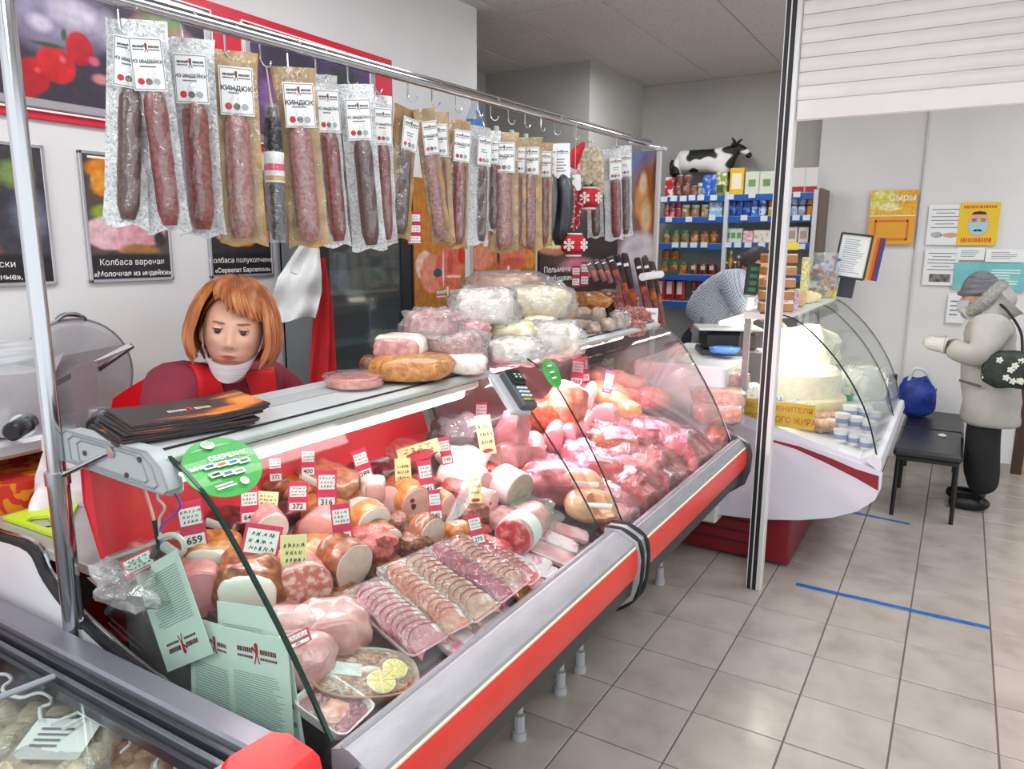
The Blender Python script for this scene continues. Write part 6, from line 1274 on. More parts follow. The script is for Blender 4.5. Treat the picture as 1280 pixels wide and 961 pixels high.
# ---- cables and hose at the left end
p0, p1 = at(188, 600, Y=.93), at(218, 690, Y=.93)
t = thing('cable_bundle', 'bundle of coloured wires hanging under the canopy at the left end', 'cable', (0, 0, 0))
def cable(pts, r, m, Y=.935): obj('wire', MB().tube(spline([at(x, y, Y=Y) for x, y in pts], 5), r, 7), m, t)
cable([(180, 600), (181, 612), (190, 640), (196, 665)], .0035, mat('pink_wire', '#e8b7b0', .5)); cable([(200, 608), (197, 622), (206, 634), (199, 650), (201, 672)], .003, mat('pale_wire', '#eed6d2', .5)); cable([(212, 610), (224, 625), (223, 638), (203, 655), (200, 668), (202, 682)], .0028, mat('purple_wire', '#8a5ac0', .5))
cable([(193, 650), (197, 670), (200, 686)], .006, BLACK); cable([(200, 672), (216, 668), (228, 676), (230, 688), (223, 694)], .006, mat('white_hose', '#dcd8d2', .5))
obj('grey_plug', MB().tube([at(205, 682, Y=.935), at(222, 694, Y=.935)], .011, 10), GRAY, t); cable([(199, 684), (175, 720), (135, 765)], .010, mat('dark_foam_tube', '#5a5c5e', .7))
p = at(205, 602, Y=.94); obj('junction_box', MB().box(.09, .04, .045, T(*p), .006), mat('box_white', '#d5d2cd', .5), t)
# ---- green round bank sticker on the curved glass
def on_glass(x, y, dz, dx, off=.004):
    pts = glass_curve(dz, dx, dx/2)
    best = None
    d = CR*((x-640)/F)+CU*((480.5-y)/F)+_f
    for (x0, z0), (x1, z1) in zip(pts, pts[1:]):
        n = V((-(z1-z0), 0, x1-x0)).normalized(); n = n if n.x > 0 else -n; c = n.dot(V((x0, 0, z0)))+off+.002; k = (c-n.dot(EYE))/n.dot(d); P = EYE+d*k
        s_ = ((P.x-x0)*(x1-x0)+(P.z-z0)*(z1-z0))/((x1-x0)**2+(z1-z0)**2)
        if (-.05 if best or x0 > pts[0][0] else -3) <= s_ <= 1.05: best = best or (P, n)
    return best
GRN = mat('bank_green', '#3fa648', .35); CIR = glass('sticker_edge', '#ffffff', .05, .3)
def sticker(name, label, cx, cy, cw, ch, dz, dx, tilt, art=True):
    P, n = on_glass(cx, cy, dz, dx); Yv = V((0, 1, 0)); Z = n.cross(Yv)*1; Z = Z if Z.z > 0 else -Z; t = thing(name, label, 'sticker', frame(P, Yv, -n, Z))
    inv = t.matrix_basis.inverted()
    m = MB(); N = 40; ring = []
    for i in range(N):
        a = 2*math.pi*i/N; ex, ey = cw*math.cos(a), ch*math.sin(a); x, y = cx+ex*math.cos(tilt)-ey*math.sin(tilt), cy+ex*math.sin(tilt)+ey*math.cos(tilt)
        h = on_glass(x, y, dz, dx); ring.append(inv @ h[0] if h else None)
    ring = [r for r in ring if r]; c0 = V((0, 0, 0))
    v = [tuple(c0)]+[tuple(c0.lerp(r, k)) for k in (.5, 1) for r in ring]; n_ = len(ring)
    v = [inv @ ((t.matrix_basis @ V(p))) for p in v]; f = [(0, 1+i, 1+(i+1) % n_) for i in range(n_)]+[(1+i, 1+n_+i, 1+n_+(i+1) % n_, 1+(i+1) % n_) for i in range(n_)]
    b = len(v); v2 = v+[p+V((0, .0012, 0)) for p in v]; f2 = f+[tuple(i+b for i in q[::-1]) for q in f]+[(1+n_+i, 1+n_+(i+1) % n_, b+1+n_+(i+1) % n_, b+1+n_+i) for i in range(n_)]
    m.add(v2, f2); obj('disc', m, GRN, t); return t, inv
t, inv = sticker('bank_sticker', 'round green bank sticker with payment marks on the near curved glass', 277, 584, 51, 37, 0, 0, .10)
def gm(x, y):
    P, n = on_glass(x, y, 0, 0, .0085); Yv = V((0, 1, 0)); Z = n.cross(Yv); Z = Z if Z.z > 0 else -Z; return inv @ frame(P, Yv, -n, Z)
sz = lambda s_: pxm(on_glass(277, 584, 0, 0)[0], s_)
text('СБЕРБАНК', sz(11), WPRINT, t, gm(285, 569) @ R('Y', 3), .018, .95)
for (x, y), c in (((262, 583), '#2a5aa0'), ((277, 580), '#d8572a'), ((291, 577), '#2a6ab0'), ((305, 575), '#2b7a50'), ((270, 593), '#26262a'), ((285, 591), '#3a6ab0'), ((299, 588), '#8a8f94')):
    o = obj('payment_mark', MB().box(sz(17), .0008, sz(8)), WPRINT, t, gm(x, y)); obj('mark_print', MB().box(sz(11), .0008, sz(4), T(0, -.0007, 0)), mat('mark_'+c[1:], c, .5), o)
text('МИР', sz(8), WPRINT, t, gm(247, 586), .02, 1.1)
obj('emblem', MB().prism([(sz(9)*math.cos(a)*(1 if a > 3.2 else 1), sz(9)*math.sin(a)*(.75 if math.sin(a) > 0 else 1)) for a in [2*math.pi*i/18 for i in range(18)]], .0008, R('X', 90)), WPRINT, t, gm(259, 556))
for k in range(3): obj('emblem_stripe', MB().box(sz(14), .0006, sz(1.2), T(0, -.0011, sz(4-2.6*k)) @ R('Y', -12)), GRN, t, gm(259, 556))
obj('small_print', printlines(MB(), sz(30), sz(9), 2, 0, random.Random(3), .5, .8), WPRINT, t, gm(284, 606)); obj('contactless_mark', MB().lathe([(sz(5), 0), (sz(6), .0004), (sz(6), 0)], 16, R('X', 90)), WPRINT, t, gm(306, 600))
# ================================================================ far meat counter: card terminal, sausages, bagged poultry
def D2(x, y, lift=0): return D(x, y, lift)
VIOL = meat('veined_pink', '#d98a98', '#f0c4c8', '#e2a0a8', sc=12, coat=.9)
lump('tall pink wrapped sausage bundle left of the terminal', 640, 545, 40, 70, PINKB, 'sausage', 'sausage', rot=70, lift=.02)
csaus('pink ring sausage with a cut face beside the terminal base', 668, 572, 14, 664, 545, PINKC, MORTF, .02)
lump('pink striped pack of sliced ham lying by the divider', 662, 556, 34, 16, VIOL, 'meat_pack', 'meat pack', lift=.04, e=.5)
csaus('pink half sausage with its cut oval facing the aisle, left one', 690, 552, 14, 700, 532, PINKC, MORTF, .03, ell=.8)
csaus('pink half sausage with its cut oval facing the aisle, middle one', 708, 548, 13, 716, 530, PINKC, MORTF, .03, ell=.75)
csaus('pink half sausage with its cut oval facing the aisle, right one', 726, 540, 13, 735, 520, PINKC, MORTF, .03, ell=.75)
lump('large red brown ham behind the glass divider', 706, 512, 50, 60, meat('ham_red', '#c25a44', '#dc8068', '#cf6a54', sc=7), lift=.03, rot=60)
lump('brown ham leaning left of the large red brown ham', 672, 520, 44, 40, BROWNC, lift=.03, rot=20)
BIGS = meat('big_pink_sausage', '#dd8f78', '#ecb09c', '#e49d88', sc=6, coat=.7, bump=.08); BIGO = meat('big_orange_sausage', '#dc8a5a', '#eeb088', '#e49b70', sc=6, coat=.7, bump=.08)
def bigs(label, a, b, rpx, m, lift, ends=True):
    P, Q = D(*a, lift), D(*b, lift); r = pxm(P, rpx); X = (Q-P); L = X.length; X.normalize(); Y_ = DN.cross(X).normalized(); t = thing('whole_sausage', label, 'sausage', frame(P, X, Y_, X.cross(Y_)))
    mm = MB(); n = 12; mm.tube([(L*k/n, 0, r*.15*math.sin(k*1.3)) for k in range(n+1)], [r*.35, r*.82]+[r*(1+.03*math.sin(k*2.1)) for k in range(n-3)]+[r*.8, r*.35], 16); obj('casing', mm, m, t)
    mm = MB(); mm.cyl(r*.14, r*.35, T(L, 0, 0) @ R('Y', 90), 8); mm.cyl(r*.14, r*.35, T(-r*.35, 0, 0) @ R('Y', 90), 8); obj('tied_end', mm, m, t, kind='stuff'); return t
bigs('topmost long pink boiled sausage at the back of the far counter', (735, 468), (808, 484), 13, BIGS, .06)
bigs('long peach sausage under the topmost one in the far counter', (738, 484), (800, 500), 12, BIGS, .03)
bigs('long orange sausage in front with a paper band in the far counter', (740, 488), (800, 520), 13, BIGO, .03)
bigs('fourth pink sausage at the right of the pile in the far counter', (775, 496), (826, 512), 11, BIGS, .0)
lump('pink frankfurter bundle behind the pile at the right end', 815, 500, 40, 30, meat('frank_bundle', '#d4706e', '#e69a92', sc=20, bump=.6), 'sausage_bundle', 'sausage', rot=20)
csaus('short pink sausage with its bright cut face under the long orange sausage', 752, 524, 15, 768, 520, PINKC, MORTF, .03)
csaus('narrow pink cut sausage face left of the sausage pile', 733, 502, 13, 742, 486, PINKC, MORTF, .05, ell=.6)
csaus('red sausage with a slim pink face near the joint of the two counters', 722, 500, 11, 735, 488, REDC, MORTF, .04, ell=.7)
ptag('pink tag standing behind the long sausages, left one', 720, 466, 16, 34, '368', .03, 0, 5, 5, seed=1)
ptag('pink tag standing behind the long sausages, right one', 732, 462, 12, 30, '412', .03, 0, 5, -8, seed=2)
ptag('small pink tag stuck in front of the peach sausage', 758, 478, 12, 26, None, .08, 0, 10, 10, seed=3)
# bagged poultry: lumpy meat under loose clear film with a printed paper
CH1 = meat('chicken_pink', '#d98c82', '#efc0b6', '#e2a398', sc=9, coat=.8, bump=.3); CH2 = meat('chicken_orange', '#cf8248', '#e8b07c', '#da9560', sc=9, coat=.8, bump=.3); CH3 = meat('chicken_red', '#cf5a66', '#e89aa2', '#da7680', sc=9, coat=.8, bump=.3); CH4 = meat('chicken_pale', '#e3b2ac', '#f2d6d0', sc=9, coat=.8, bump=.3)
PB = glass('poultry_bag', '#ffe6ec', .10, .75, .12, .9, 46, .07, '#f6c8d4')
def bag(label, x, y, wpx, hpx, m, rot=0, lift=0, seed=1, prn=True):
    P = D(x, y); w_, h_ = pxm(P, wpx), pxm(P, hpx); rz = h_*.36; P = D(x, y, lift+rz*.8); M = frame(P, (xx := V((CR.x, CR.y, 0)).normalized()), DN.cross(xx).normalized(), DN.normalized()) @ R('Z', rot)
    t = thing('poultry_bag', label, 'meat bag', M, 'bagged poultry in the far counter')
    mm = MB(); rn = random.Random(seed)
    for k in range(3): mm.blob(w_*rn.uniform(.18, .26), w_*rn.uniform(.16, .24), rz*.8, seed+k, .2, 1.6, .85, T((k-1)*w_*.22, rn.uniform(-.1, .1)*w_, rn.uniform(-.1, .1)*rz), nu=16, nv=9)
    obj('meat', keep(mm, M), m, t, kind='stuff')
    obj('film', keep(MB().blob(w_*.54, w_*.42, rz*1.08, seed+5, .30, 2.2, .62, nu=30, nv=16), M), PB, t)
    if prn:
        q = MB(); L_ = w_*.36; W2 = w_*.30
        q.grid(lambda u, v: ((u-.5)*L_*1.4, (v-.62)*W2*1.4, rz*1.12-.18*w_*((u-.5)**2+(v-.6)**2)), 5, 5); p_ = obj('printed_paper', keep(q, M), mat('pink_printed_paper', '#f3dfe8', .4, c2='#e59ab8', sc=30, lo=.54, hi=.6, coat=.6), t)
        if P.x < -1.12: obj('handwriting', scribble(mat('magenta_ink', '#b0306a', .6), seed % 6, 5, 3), None, p_, T(0, -W2*.17, rz*1.13) @ R('X', -90) @ S(L_*.9, 1, W2*.8))
for k, a in enumerate((('orange skinned chicken bag under the sausage pile', 768, 552, 76, 44, CH2, 10, .02), ('pink printed bag at the back right corner of the far counter', 820, 540, 60, 34, CH3, -6, .02), ('red bag with a white label at the right end', 870, 560, 84, 50, CH3, -14, .03), ('pale pink bag in the middle of the far counter', 800, 585, 78, 48, CH4, -8, .03), ('bag with a glossy print lying over the pale one', 840, 582, 64, 40, CH1, -16, .06), ('pink bag left of the middle, against the glass joint', 745, 582, 62, 44, CH1, 4, .02), ('red printed bag in the front middle', 815, 618, 84, 54, CH3, -24, .03), ('pale bag at the front rail, right part', 858, 610, 66, 50, CH4, -28, .02), ('green edged bag at the front rail by the joint', 790, 648, 76, 40, CH4, -30, .02), ('pink bag under the green edged one', 756, 622, 66, 46, CH1, -10, .01), ('thin pink bag lying at the joint near the front', 700, 590, 84, 30, VIOL, -6, .02), ('flat pink bag below the egg shaped pieces', 770, 660, 50, 26, CH1, -20, 0), ('deep pink bag right of the joint glass', 722, 566, 56, 34, CH3, 0, .02), ('small red bag at the far right tip of the front rail', 905, 548, 46, 36, CH3, -20, .01), ('wide pale bag behind the front right bags', 885, 585, 50, 34, CH1, -20, .02), ('folded pink bag at the front, third from the rail end', 832, 638, 60, 40, CH1, -30, .0))):
    bag(*a, seed=k+1, prn=k % 5 != 3)
GRS = mat('green_bag_edge', '#a8c23a', .4)
for k, (x, y, lb) in enumerate(((722, 606, 'tan egg shaped smoked piece behind the glass joint, upper one'), (738, 632, 'tan egg shaped smoked piece behind the glass joint, lower one'))):
    P = D(x, y); t = lump(lb, x, y, 58, 38, meat('tan_smoked', '#b98a5e', '#d2a880', sc=5, bump=.05, coat=.9), 'smoked_piece', 'meat', lift=.03, rot=8, e=.85, amp=.05, band=(.5, .9, .5))
lump('red brown meat block under clear film beside the tan pieces', 685, 605, 66, 44, meat('block_red', '#a8525a', '#c4777c', sc=7), 'vacuum_pack', 'meat', rot=-8, e=.6)
lump('pink wrapped roll lying on the divider side of the far counter', 675, 588, 60, 18, VIOL, 'meat_roll', 'meat', rot=-14, lift=.03)
# card terminal hanging on the glass
P, n = on_glass(648, 488, .05, .09, .03); Yv = V((0, 1, 0)); TM = frame(P, (Yv*.97+V((.2, 0, 0))).normalized(), -n, n.cross(Yv).normalized() if n.cross(Yv).z > 0 else -n.cross(Yv).normalized())
Xp = TM.col[0].to_3d(); Nn = n; Zz = (V((0, 0, 1))-Nn*Nn.z).normalized(); Zz = Matrix.Rotation(math.radians(-14), 3, Nn) @ Zz; TM = frame(P, (-Nn).cross(Zz)*1, -Nn, Zz)
t = thing('card_terminal', 'dark card payment terminal held on the glass by the counter joint', 'terminal', TM)
u_ = pxm(P, 1); TW, TH = 28*u_, 58*u_
obj('body', MB().box(TW, .030, TH, c=.006), mat('terminal_dark', '#4a4f54', .4), t)
obj('top_cover', MB().box(TW*.9, .012, TH*.40, T(0, -.018, TH*.27), .003), mat('terminal_black', '#1d2024', .25), t)
sc_ = obj('screen', MB().box(TW*.66, .004, TH*.20, T(0, -.025, TH*.26)), mat('terminal_screen', '#2b3b33', .15), t)
for k in range(4): obj('screen_icon', MB().box(TW*.12, .001, TH*.035, T((k % 2-.5)*TW*.3, -.0275, TH*(.30-.07*(k//2)))), mat('screen_icon_pale', '#b9d6c8', .4), sc_)
kc = ['#30343a']*9+['#c9b23a', '#d8a43a', '#4a9a3a']
for k in range(12): obj('key', MB().box(TW*.19, .006, TH*.05, T((k % 3-1)*TW*.25, -.0165, TH*(-.02-.105*(k//3))), .0012), mat('key_'+kc[k][1:], '#d9dde0' if k < 9 else kc[k], .4), t)
obj('clear_holder', MB().box(TW*1.3, .02, TH*1.1, T(-TW*.35, .02, 0), .006), mat('holder_grey', '#aeb0b2', .3), t)
sticker('small_sticker', 'small green sticker at the top of the far counter glass beside the terminal', 690, 466, 9, 20, .05, .09, -.45)
t, inv = bpy.data.objects['small_sticker'], bpy.data.objects['small_sticker'].matrix_basis.inverted()
for k, (x, y) in enumerate(((687, 457), (690, 465), (693, 472))): P, n = on_glass(x, y, .05, .09, .009); Z = n.cross(V((0, 1, 0))); Z = Z if Z.z > 0 else -Z; obj('white_print', MB().box(pxm(P, 10), .001, pxm(P, 2.5)), WPRINT, t, inv @ frame(P, V((0, 1, 0)), -n, Z))
# ================================================================ cured meats piled on the canopies
tz = lambda x, y: None
def top_at(x, y, z): return at(x, y, Z=z)
VACM = meat('vac_pink_meat', '#b5757a', '#d2a09c', '#c28a88', sc=14, bump=.5, coat=1, bs=14); LARD = meat('white_lard', '#d6cdbd', '#f4f0e8', '#eee8dd', sc=8, bump=.45, coat=.9, bs=16); LARD2 = meat('cream_lard', '#d8c796', '#f3ead0', sc=8, bump=.45, coat=.9, bs=16); GOLDM = meat('gold_smoked', '#a3672a', '#c88a46', '#b5783a', sc=14, bump=.4, coat=.7); DARKM = meat('dark_smoked', '#6b3c22', '#96603a', sc=16, bump=.5)
GREYS = meat('grey_smoked', '#8d7a6c', '#b09c8c', sc=8, bump=.3); JERK = meat('jerky', '#7c3a34', '#c08078', '#9a5550', sc=30, bump=.8, lo=.4, hi=.6)
def pile(label, x, y, wpx, hpx, z, m, rot=0, e=.6, amp=.12, deep=.75, film=False, fc=None, cat='meat', name='cured_meat', seed=None, tilt=0, fat=False):
    """x, y: centre in the photograph; z: height of its underside"""
    amp *= 1.6; e += .10; P0 = at(x, y, Z=z+.03); w_, h_ = pxm(P0, wpx), pxm(P0, hpx); rz = h_*.46; P = at(x, y, Z=z+rz); sd = seed or int(x+y)
    xx = V((CR.x, CR.y, 0)).normalized(); M = frame(P, xx, V((0, 0, 1)).cross(xx), V((0, 0, 1))) @ R('Z', rot) @ R('Y', tilt)
    if not (film or fc): o = obj(name, MB().blob(w_/2, w_/2*deep, rz, sd, amp, 1.6, e, nu=28, nv=15), m, None, M); return tag(o, label, cat)
    t = thing(name, label, cat, M); obj('flesh', MB().blob(w_/2*.95, w_/2*deep*.95, rz*.95, sd, amp, 1.6, e, nu=28, nv=15), m, t)
    if fc: obj('cut_face', MB().blob(w_/2*.84, .012, rz*.76, sd, .06, 1.6, e, T(0, -w_/2*deep*.93, 0)), fc, t)
    if film: obj('film', MB().blob(w_/2*1.08, w_/2*deep*1.08, rz*1.06, sd+1, .26, 2.4, .6, nu=30, nv=16), BAGF, t)
    return t
Z1, Z2 = 1.268, 1.268
pile('big gold crusted smoked slab at the front left of the meat pile', 514, 458, 104, 34, Z1, GOLDM, 4, .55, .10)
pile('brown smoked end half behind the gold crusted slab', 470, 455, 40, 24, Z1, DARKM, 0)
pile('pink raw ham slice with a fat rim lying on the gold slab', 501, 432, 66, 34, Z1+.055, LARD, -6, .55, .08, fc=VACM)
pile('white lard block at the bottom left of the white stack', 583, 454, 54, 28, Z1, LARD, 0, .5, .08)
pile('round white lard at the bottom middle of the stack', 644, 438, 64, 36, Z1, LARD, 0, .6, .16, film=True)
pile('crumpled clear bag of lard at the bottom right of the stack', 692, 424, 62, 44, Z1, LARD, 10, .6, .2, film=True)
pile('vacuum bag of pink meat in the second row, left', 562, 428, 82, 34, Z1+.05, VACM, -4, .6, .14, film=True)
pile('cream lard block in the second row, middle', 640, 414, 58, 30, Z1+.06, LARD2, 0, .55, .08)
pile('cream lard block behind the second row, right', 676, 406, 44, 26, Z1+.06, LARD2, 0, .55, .08)
pile('wrinkled vacuum pack of dark pink meat over the second row', 590, 412, 44, 24, Z1+.09, VACM, 8, .6, .2)
pile('flat vacuum pack of pale pink meat at the left of the pile top', 540, 406, 66, 40, Z1+.10, VACM, -24, .6, .18, film=True)
pile('large white fat slab with a red streak in the upper row', 604, 385, 70, 44, Z1+.12, LARD, 6, .55, .2, film=True)
pile('largest cream coloured lard block on the right of the upper row', 672, 378, 72, 40, Z1+.11, LARD2, 2, .55, .1, film=True)
pile('top ham in a clear bag crowning the pile', 632, 354, 84, 28, Z1+.20, meat('crown_ham', '#b8805c', '#d6a888', '#c69270', sc=6), -10, .6, .1, film=True)
p = at(598, 388, Z=Z1+.17)
pile('small pinkish smoked end at the left of the upper row', 568, 392, 40, 22, Z1+.13, VACM, 10)
pile('reddish streaked bacon end in front of the fat slab', 585, 392, 34, 12, Z1+.15, JERK, -14)
pile('brown smoked fish pack at the top right of the pile', 735, 376, 56, 22, Z2+.08, GOLDM, -8, .7, .2)
pile('dark brown smoked pack behind the grey sausages', 762, 372, 40, 20, Z2+.08, DARKM, 6, .7, .2)
pile('orange brown fish end left of the grey sausages', 708, 390, 22, 34, Z2+.06, GOLDM, 30, .7, .2)
for k, (x, y, w_, h_, z) in enumerate(((728, 392, 30, 18, .07), (748, 394, 22, 22, .07), (724, 406, 30, 16, .04), (742, 410, 24, 18, .04), (760, 406, 22, 20, .045), (722, 421, 26, 16, .0), (740, 424, 28, 16, .0), (716, 432, 20, 12, .0), (756, 420, 22, 16, .0))):
    pile(['upper left', 'upper right', 'left middle', 'centre', 'right middle', 'lower left', 'lower middle', 'lowest corner', 'lower right'][k]+' grey smoked sausage in the small heap by the snack sticks', x, y, w_, h_, Z2+z, GREYS, k*37, .9, .14, name='smoked_sausage', cat='sausage')
for k, (x, y, w_, h_, z, lb) in enumerate(((782, 378, 34, 24, .06, 'upper pack of red streaked jerky beside the snack sticks'), (790, 394, 40, 22, .03, 'middle pack of red streaked jerky beside the snack sticks'), (792, 410, 34, 20, .0, 'low red jerky pack at the canopy edge'), (775, 402, 26, 26, .03, 'clear bag of pale jerky in front of the red ones'))):
    pile(lb, x, y, w_, h_, Z2+z, JERK if k < 3 else GREYS, 20*k, .8, .3, film=(k == 3), name='jerky_pack', cat='meat pack')
# round plastic tub of sliced sausage on the near canopy
p = at(444, 482, Z=Z1); r = pxm(p, 39); t = thing('sausage_tub', 'round clear tub of sliced pink sausage on the near counter canopy', 'tub', T(*p))
obj('meat', MB().lathe([(r*.86, .004), (r*.9, .022), (r*.5, .026)], 30), meat('tub_meat', '#d0746c', '#e39a90', sc=16), t); obj('tub_shell', MB().lathe([(r*.9, 0), (r, .03), (r*1.03, .032), (r*1.0, .036), (r*.2, .038)], 34), FILM, t)
for k in range(7): obj('slice', MB().cyl(r*.36, .004, T(r*.48*math.cos(k*.9), r*.48*math.sin(k*.9), .025) @ R('X', 8), 18), meat('tub_slice', '#d9827a', '#e8aaa2', sc=10), t)
# rack of snack sticks
t0 = at(760, 405, Z=Z2)
t = thing('stick_stand', 'small black display stand holding the long snack stick packs', 'stand', T(t0.x-.02, t0.y+.1, Z2))
obj('stand_body', MB().box(.10, .44, .14, T(-.02, .1, .07), .006), BLACK, t)
STK = mat('stick_pack', '#241b1e', .3, c2='#4a2f30', sc=12, st=(1, 1, .3), coat=.8); STKL = mat('stick_print', '#c86a2c', .35, c2='#8a2e20', sc=20, coat=.8); STW = mat('stick_window', '#6d2a2e', .3, c2='#9a5650', sc=20, coat=.8)
for k, (x0, y0, x1, y1, wp) in enumerate(((735, 326, 746, 352, 8), (744, 324, 756, 352, 8), (753, 324, 764, 354, 8), (762, 320, 775, 356, 9), (771, 318, 788, 392, 9), (780, 316, 797, 408, 10), (796, 322, 812, 396, 9), (805, 320, 824, 402, 9), (814, 326, 830, 410, 9))):
    a, b = at(x0, y0, X=-1.53), at(x1, y1, X=-1.49); z = (a-b).normalized(); L = (a-b).length; nn = V((EYE.x-a.x, EYE.y-a.y, 0)).normalized(); nn = (nn-z*nn.dot(z)).normalized(); w_ = pxm(a, wp)
    t = thing('snack_stick_pack', ['first', 'second', 'third', 'fourth', 'fifth', 'sixth', 'seventh', 'eighth', 'last'][k]+' dark snack stick pack from the left in the slanted row', 'snack pack', frame(b, (-nn).cross(z), -nn, z), 'slanted snack stick packs')
    obj('pouch', MB().blob(w_/2, .007, L/2, k, .04, 2, .25, T(0, 0, L/2), nu=16, nv=9), STK, t); obj('flame_print', MB().blob(w_*.46, .0078, L*.10, k, .04, 2, .3, T(0, 0, L*.44), nu=12, nv=7), STKL, t); obj('window', MB().blob(w_*.40, .0078, L*.19, k, .04, 2, .3, T(0, 0, L*.2), nu=12, nv=7), STW, t); obj('logo_print', MB().box(w_*.6, .003, L*.04, T(0, -.007, L*.85)), WPRINT, t)
p = at(812, 398, X=-1.42); t = thing('price_card', 'small white price card at the foot of the snack sticks', 'price tag', frame(at(812, 398, X=-1.42), *(lambda n: ((-n).cross(V((0, 0, 1))), -n, V((0, 0, 1))))(V((EYE.x-p.x, EYE.y-p.y, 0)).normalized())))
obj('card', MB().box(pxm(p, 20), .003, pxm(p, 26)), PAPER, t); obj('handwriting', scribble(INK, 2, 4, 2), None, t, T(0, -.002, -pxm(p, 5)) @ S(pxm(p, 15), 1, pxm(p, 10))); logo(t, T(0, -.002, pxm(p, 6)), pxm(p, 14), INK, INK)
p = at(829, 344, X=-1.50); q = at(846, 340, X=-1.50); t = thing('marker_pen', 'white and black marker clipped beside the snack sticks', 'pen', T(0, 0, 0)); a = at(803, 346, X=-1.48)
obj('pen_body', MB().tube([a, a.lerp(q, .5)], pxm(a, 5), 10), WHITE, t); obj('pen_cap', MB().tube([a.lerp(q, .5), q], pxm(a, 4), 10), BLACK, t)
p = at(677, 343, X=-2.2)
# price strips hanging behind the pile, by the dumpling poster
multi_tag(720, 345, 10, 26, -1.75, 'left small red price strip before the dumpling poster', 2, 5); multi_tag(731, 342, 10, 30, -1.75, 'right small red price strip before the dumpling poster', 2, 6)
# ================================================================ frozen goods in the freezer
FRZ = mat('frozen_poultry', '#d9c4a0', .45, c2='#efe2c8', sc=34, bump=.4, coat=.6, c3='#e3d1b0'); FRZ2 = mat('frozen_poultry_tan', '#c99a5c', .45, c2='#e8cda0', sc=30, bump=.4, coat=.6)
zf = .56
def frozen(label, x, y, wpx, hpx, m, z=zf, paper=False, seed=1):
    P = at(x, y, Z=z); w_ = pxm(P, wpx); rn = random.Random(seed); rz = pxm(P, hpx)*.4; P = at(x, y, Z=z+rz)
    t = thing('frozen_bag', label, 'frozen bag', T(*P) @ R('Z', 30), 'frozen bags in the chest freezer'); b = MB()
    for k in range(9): b.blob(w_*.2, w_*.15, rz*.8, seed*9+k, .2, 1.6, .9, T(((k % 3)-1)*w_*.30, (k//3-1)*w_*.26, rn.uniform(-.1, .25)*rz) @ R('Z', rn.uniform(0, 180)), nu=12, nv=8)
    obj('poultry', b, m, t, kind='stuff'); obj('film', MB().blob(w_*.55, w_*.5, rz*1.15, seed+3, .2, 2, .65, nu=26, nv=14), BAGF, t)
    if paper:
        c = obj('paper_label', MB().box(w_*.62, w_*.45, .002, T(0, 0, rz*1.2) @ R('X', 12)), PAPER, t); q = MB(); printlines(q, w_*.4, w_*.25, 4, 0, rn); obj('small_print', q, GREYINK, c, T(0, 0, rz*1.2+.004) @ R('X', 12-90))
frozen('bag of pale frozen poultry at the bottom left corner of the picture', 20, 925, 120, 70, FRZ, seed=1); frozen('bag of frozen poultry with a white label in the freezer', 75, 950, 130, 60, FRZ, zf+.06, True, 2)
frozen('tan frozen poultry bag at the right inside the freezer', 175, 965, 90, 50, FRZ2, zf+.04, seed=3); frozen('frozen poultry bag under the others near the freezer back', 95, 915, 120, 50, FRZ, zf-.04, seed=4)
frozen('purple tinted dark frozen pack in the freezer beside the basket', 245, 948, 80, 40, mat('frozen_dark', '#6d4a60', .5, c2='#82607a', sc=20, coat=.4), zf-.02, seed=5)
b_ = at(60, 900, Z=.45); tag(obj('freezer_box', MB().box(.5, .02, .30, T(*at(95, 880, Z=.62)) @ R('X', 12)), mat('cold_white_card', '#b9b5b4', .6)), 'grey white cardboard sheet standing inside the chest freezer', 'cardboard')
# ================================================================ dairy counter goods
def dlump(label, x, y, wpx, hpx, m, name='cheese', cat='cheese', lift=0, e=.6, amp=.08, deep=.8, rot=0, film=False):
    P = D3(x, y); w_, h_ = pxm(P, wpx), pxm(P, hpx); rz = h_*.42; P = D3(x, y, lift+rz*.9)
    if P.y > 5.25: P = at(x, y, Y=5.25); P.z = DC3-.225*P.x+lift+rz*.85
    xx = V((CR.x, CR.y, 0)).normalized(); M = frame(P, xx, V((0, 0, 1)).cross(xx), V((0, 0, 1))) @ R('Z', rot)
    if not film: return tag(obj(name, MB().blob(w_/2, w_/2*deep, rz, int(x+y), amp, 1.6, e), m, None, M), label, cat)
    t = thing(name, label, cat, M); obj('body', MB().blob(w_/2*.94, w_/2*deep*.94, rz*.93, int(x+y), amp, 1.6, e), m, t); obj('film', MB().blob(w_/2, w_/2*deep, rz, int(x+y)+1, amp*2, 2.4, e), BAGF, t); return t
CHS = mat('fresh_cheese', '#f2efdc', .5, c2='#e6e2c8', sc=30, bump=.1, sss=.05); CHY = mat('ripe_cheese', '#eee3c0', .45, c2='#e4d6a8', sc=20, bump=.1)
def wheel(label, x, y, rpx, hpx, m, lift):
    P = D3(x, y, lift); r, h = pxm(P, rpx), pxm(P, hpx); return tag(obj('round_cheese', MB().lathe([(r*.86, 0), (r*.97, h*.12), (r, h*.5), (r*.97, h*.86), (r*.86, h), (r*.4, h*1.03)], 30), m, None, T(*P)), label, 'cheese')
wheel('large pale cheese wheel in the middle of the dairy counter', 992, 498, 54, 42, CHS, .02); wheel('lower yellowish cheese wheel under the large pale one', 1002, 506, 52, 16, CHY, .0)
dlump('soft white cheese sagging in cloth on top behind the cheese wheel', 1006, 440, 62, 58, CHS, 'fresh_cheese', e=.8, amp=.25, lift=.12); dlump('pink packed meat behind the soft white cheese', 1008, 412, 44, 20, mat('pale_pink_pack', '#e3b8aa', .4), 'meat_pack', 'meat pack', 0)
dlump('pale green round cheese at the upper left by the striped post', 976, 412, 30, 26, mat('pale_green_cheese', '#dfe8d2', .5), lift=0)
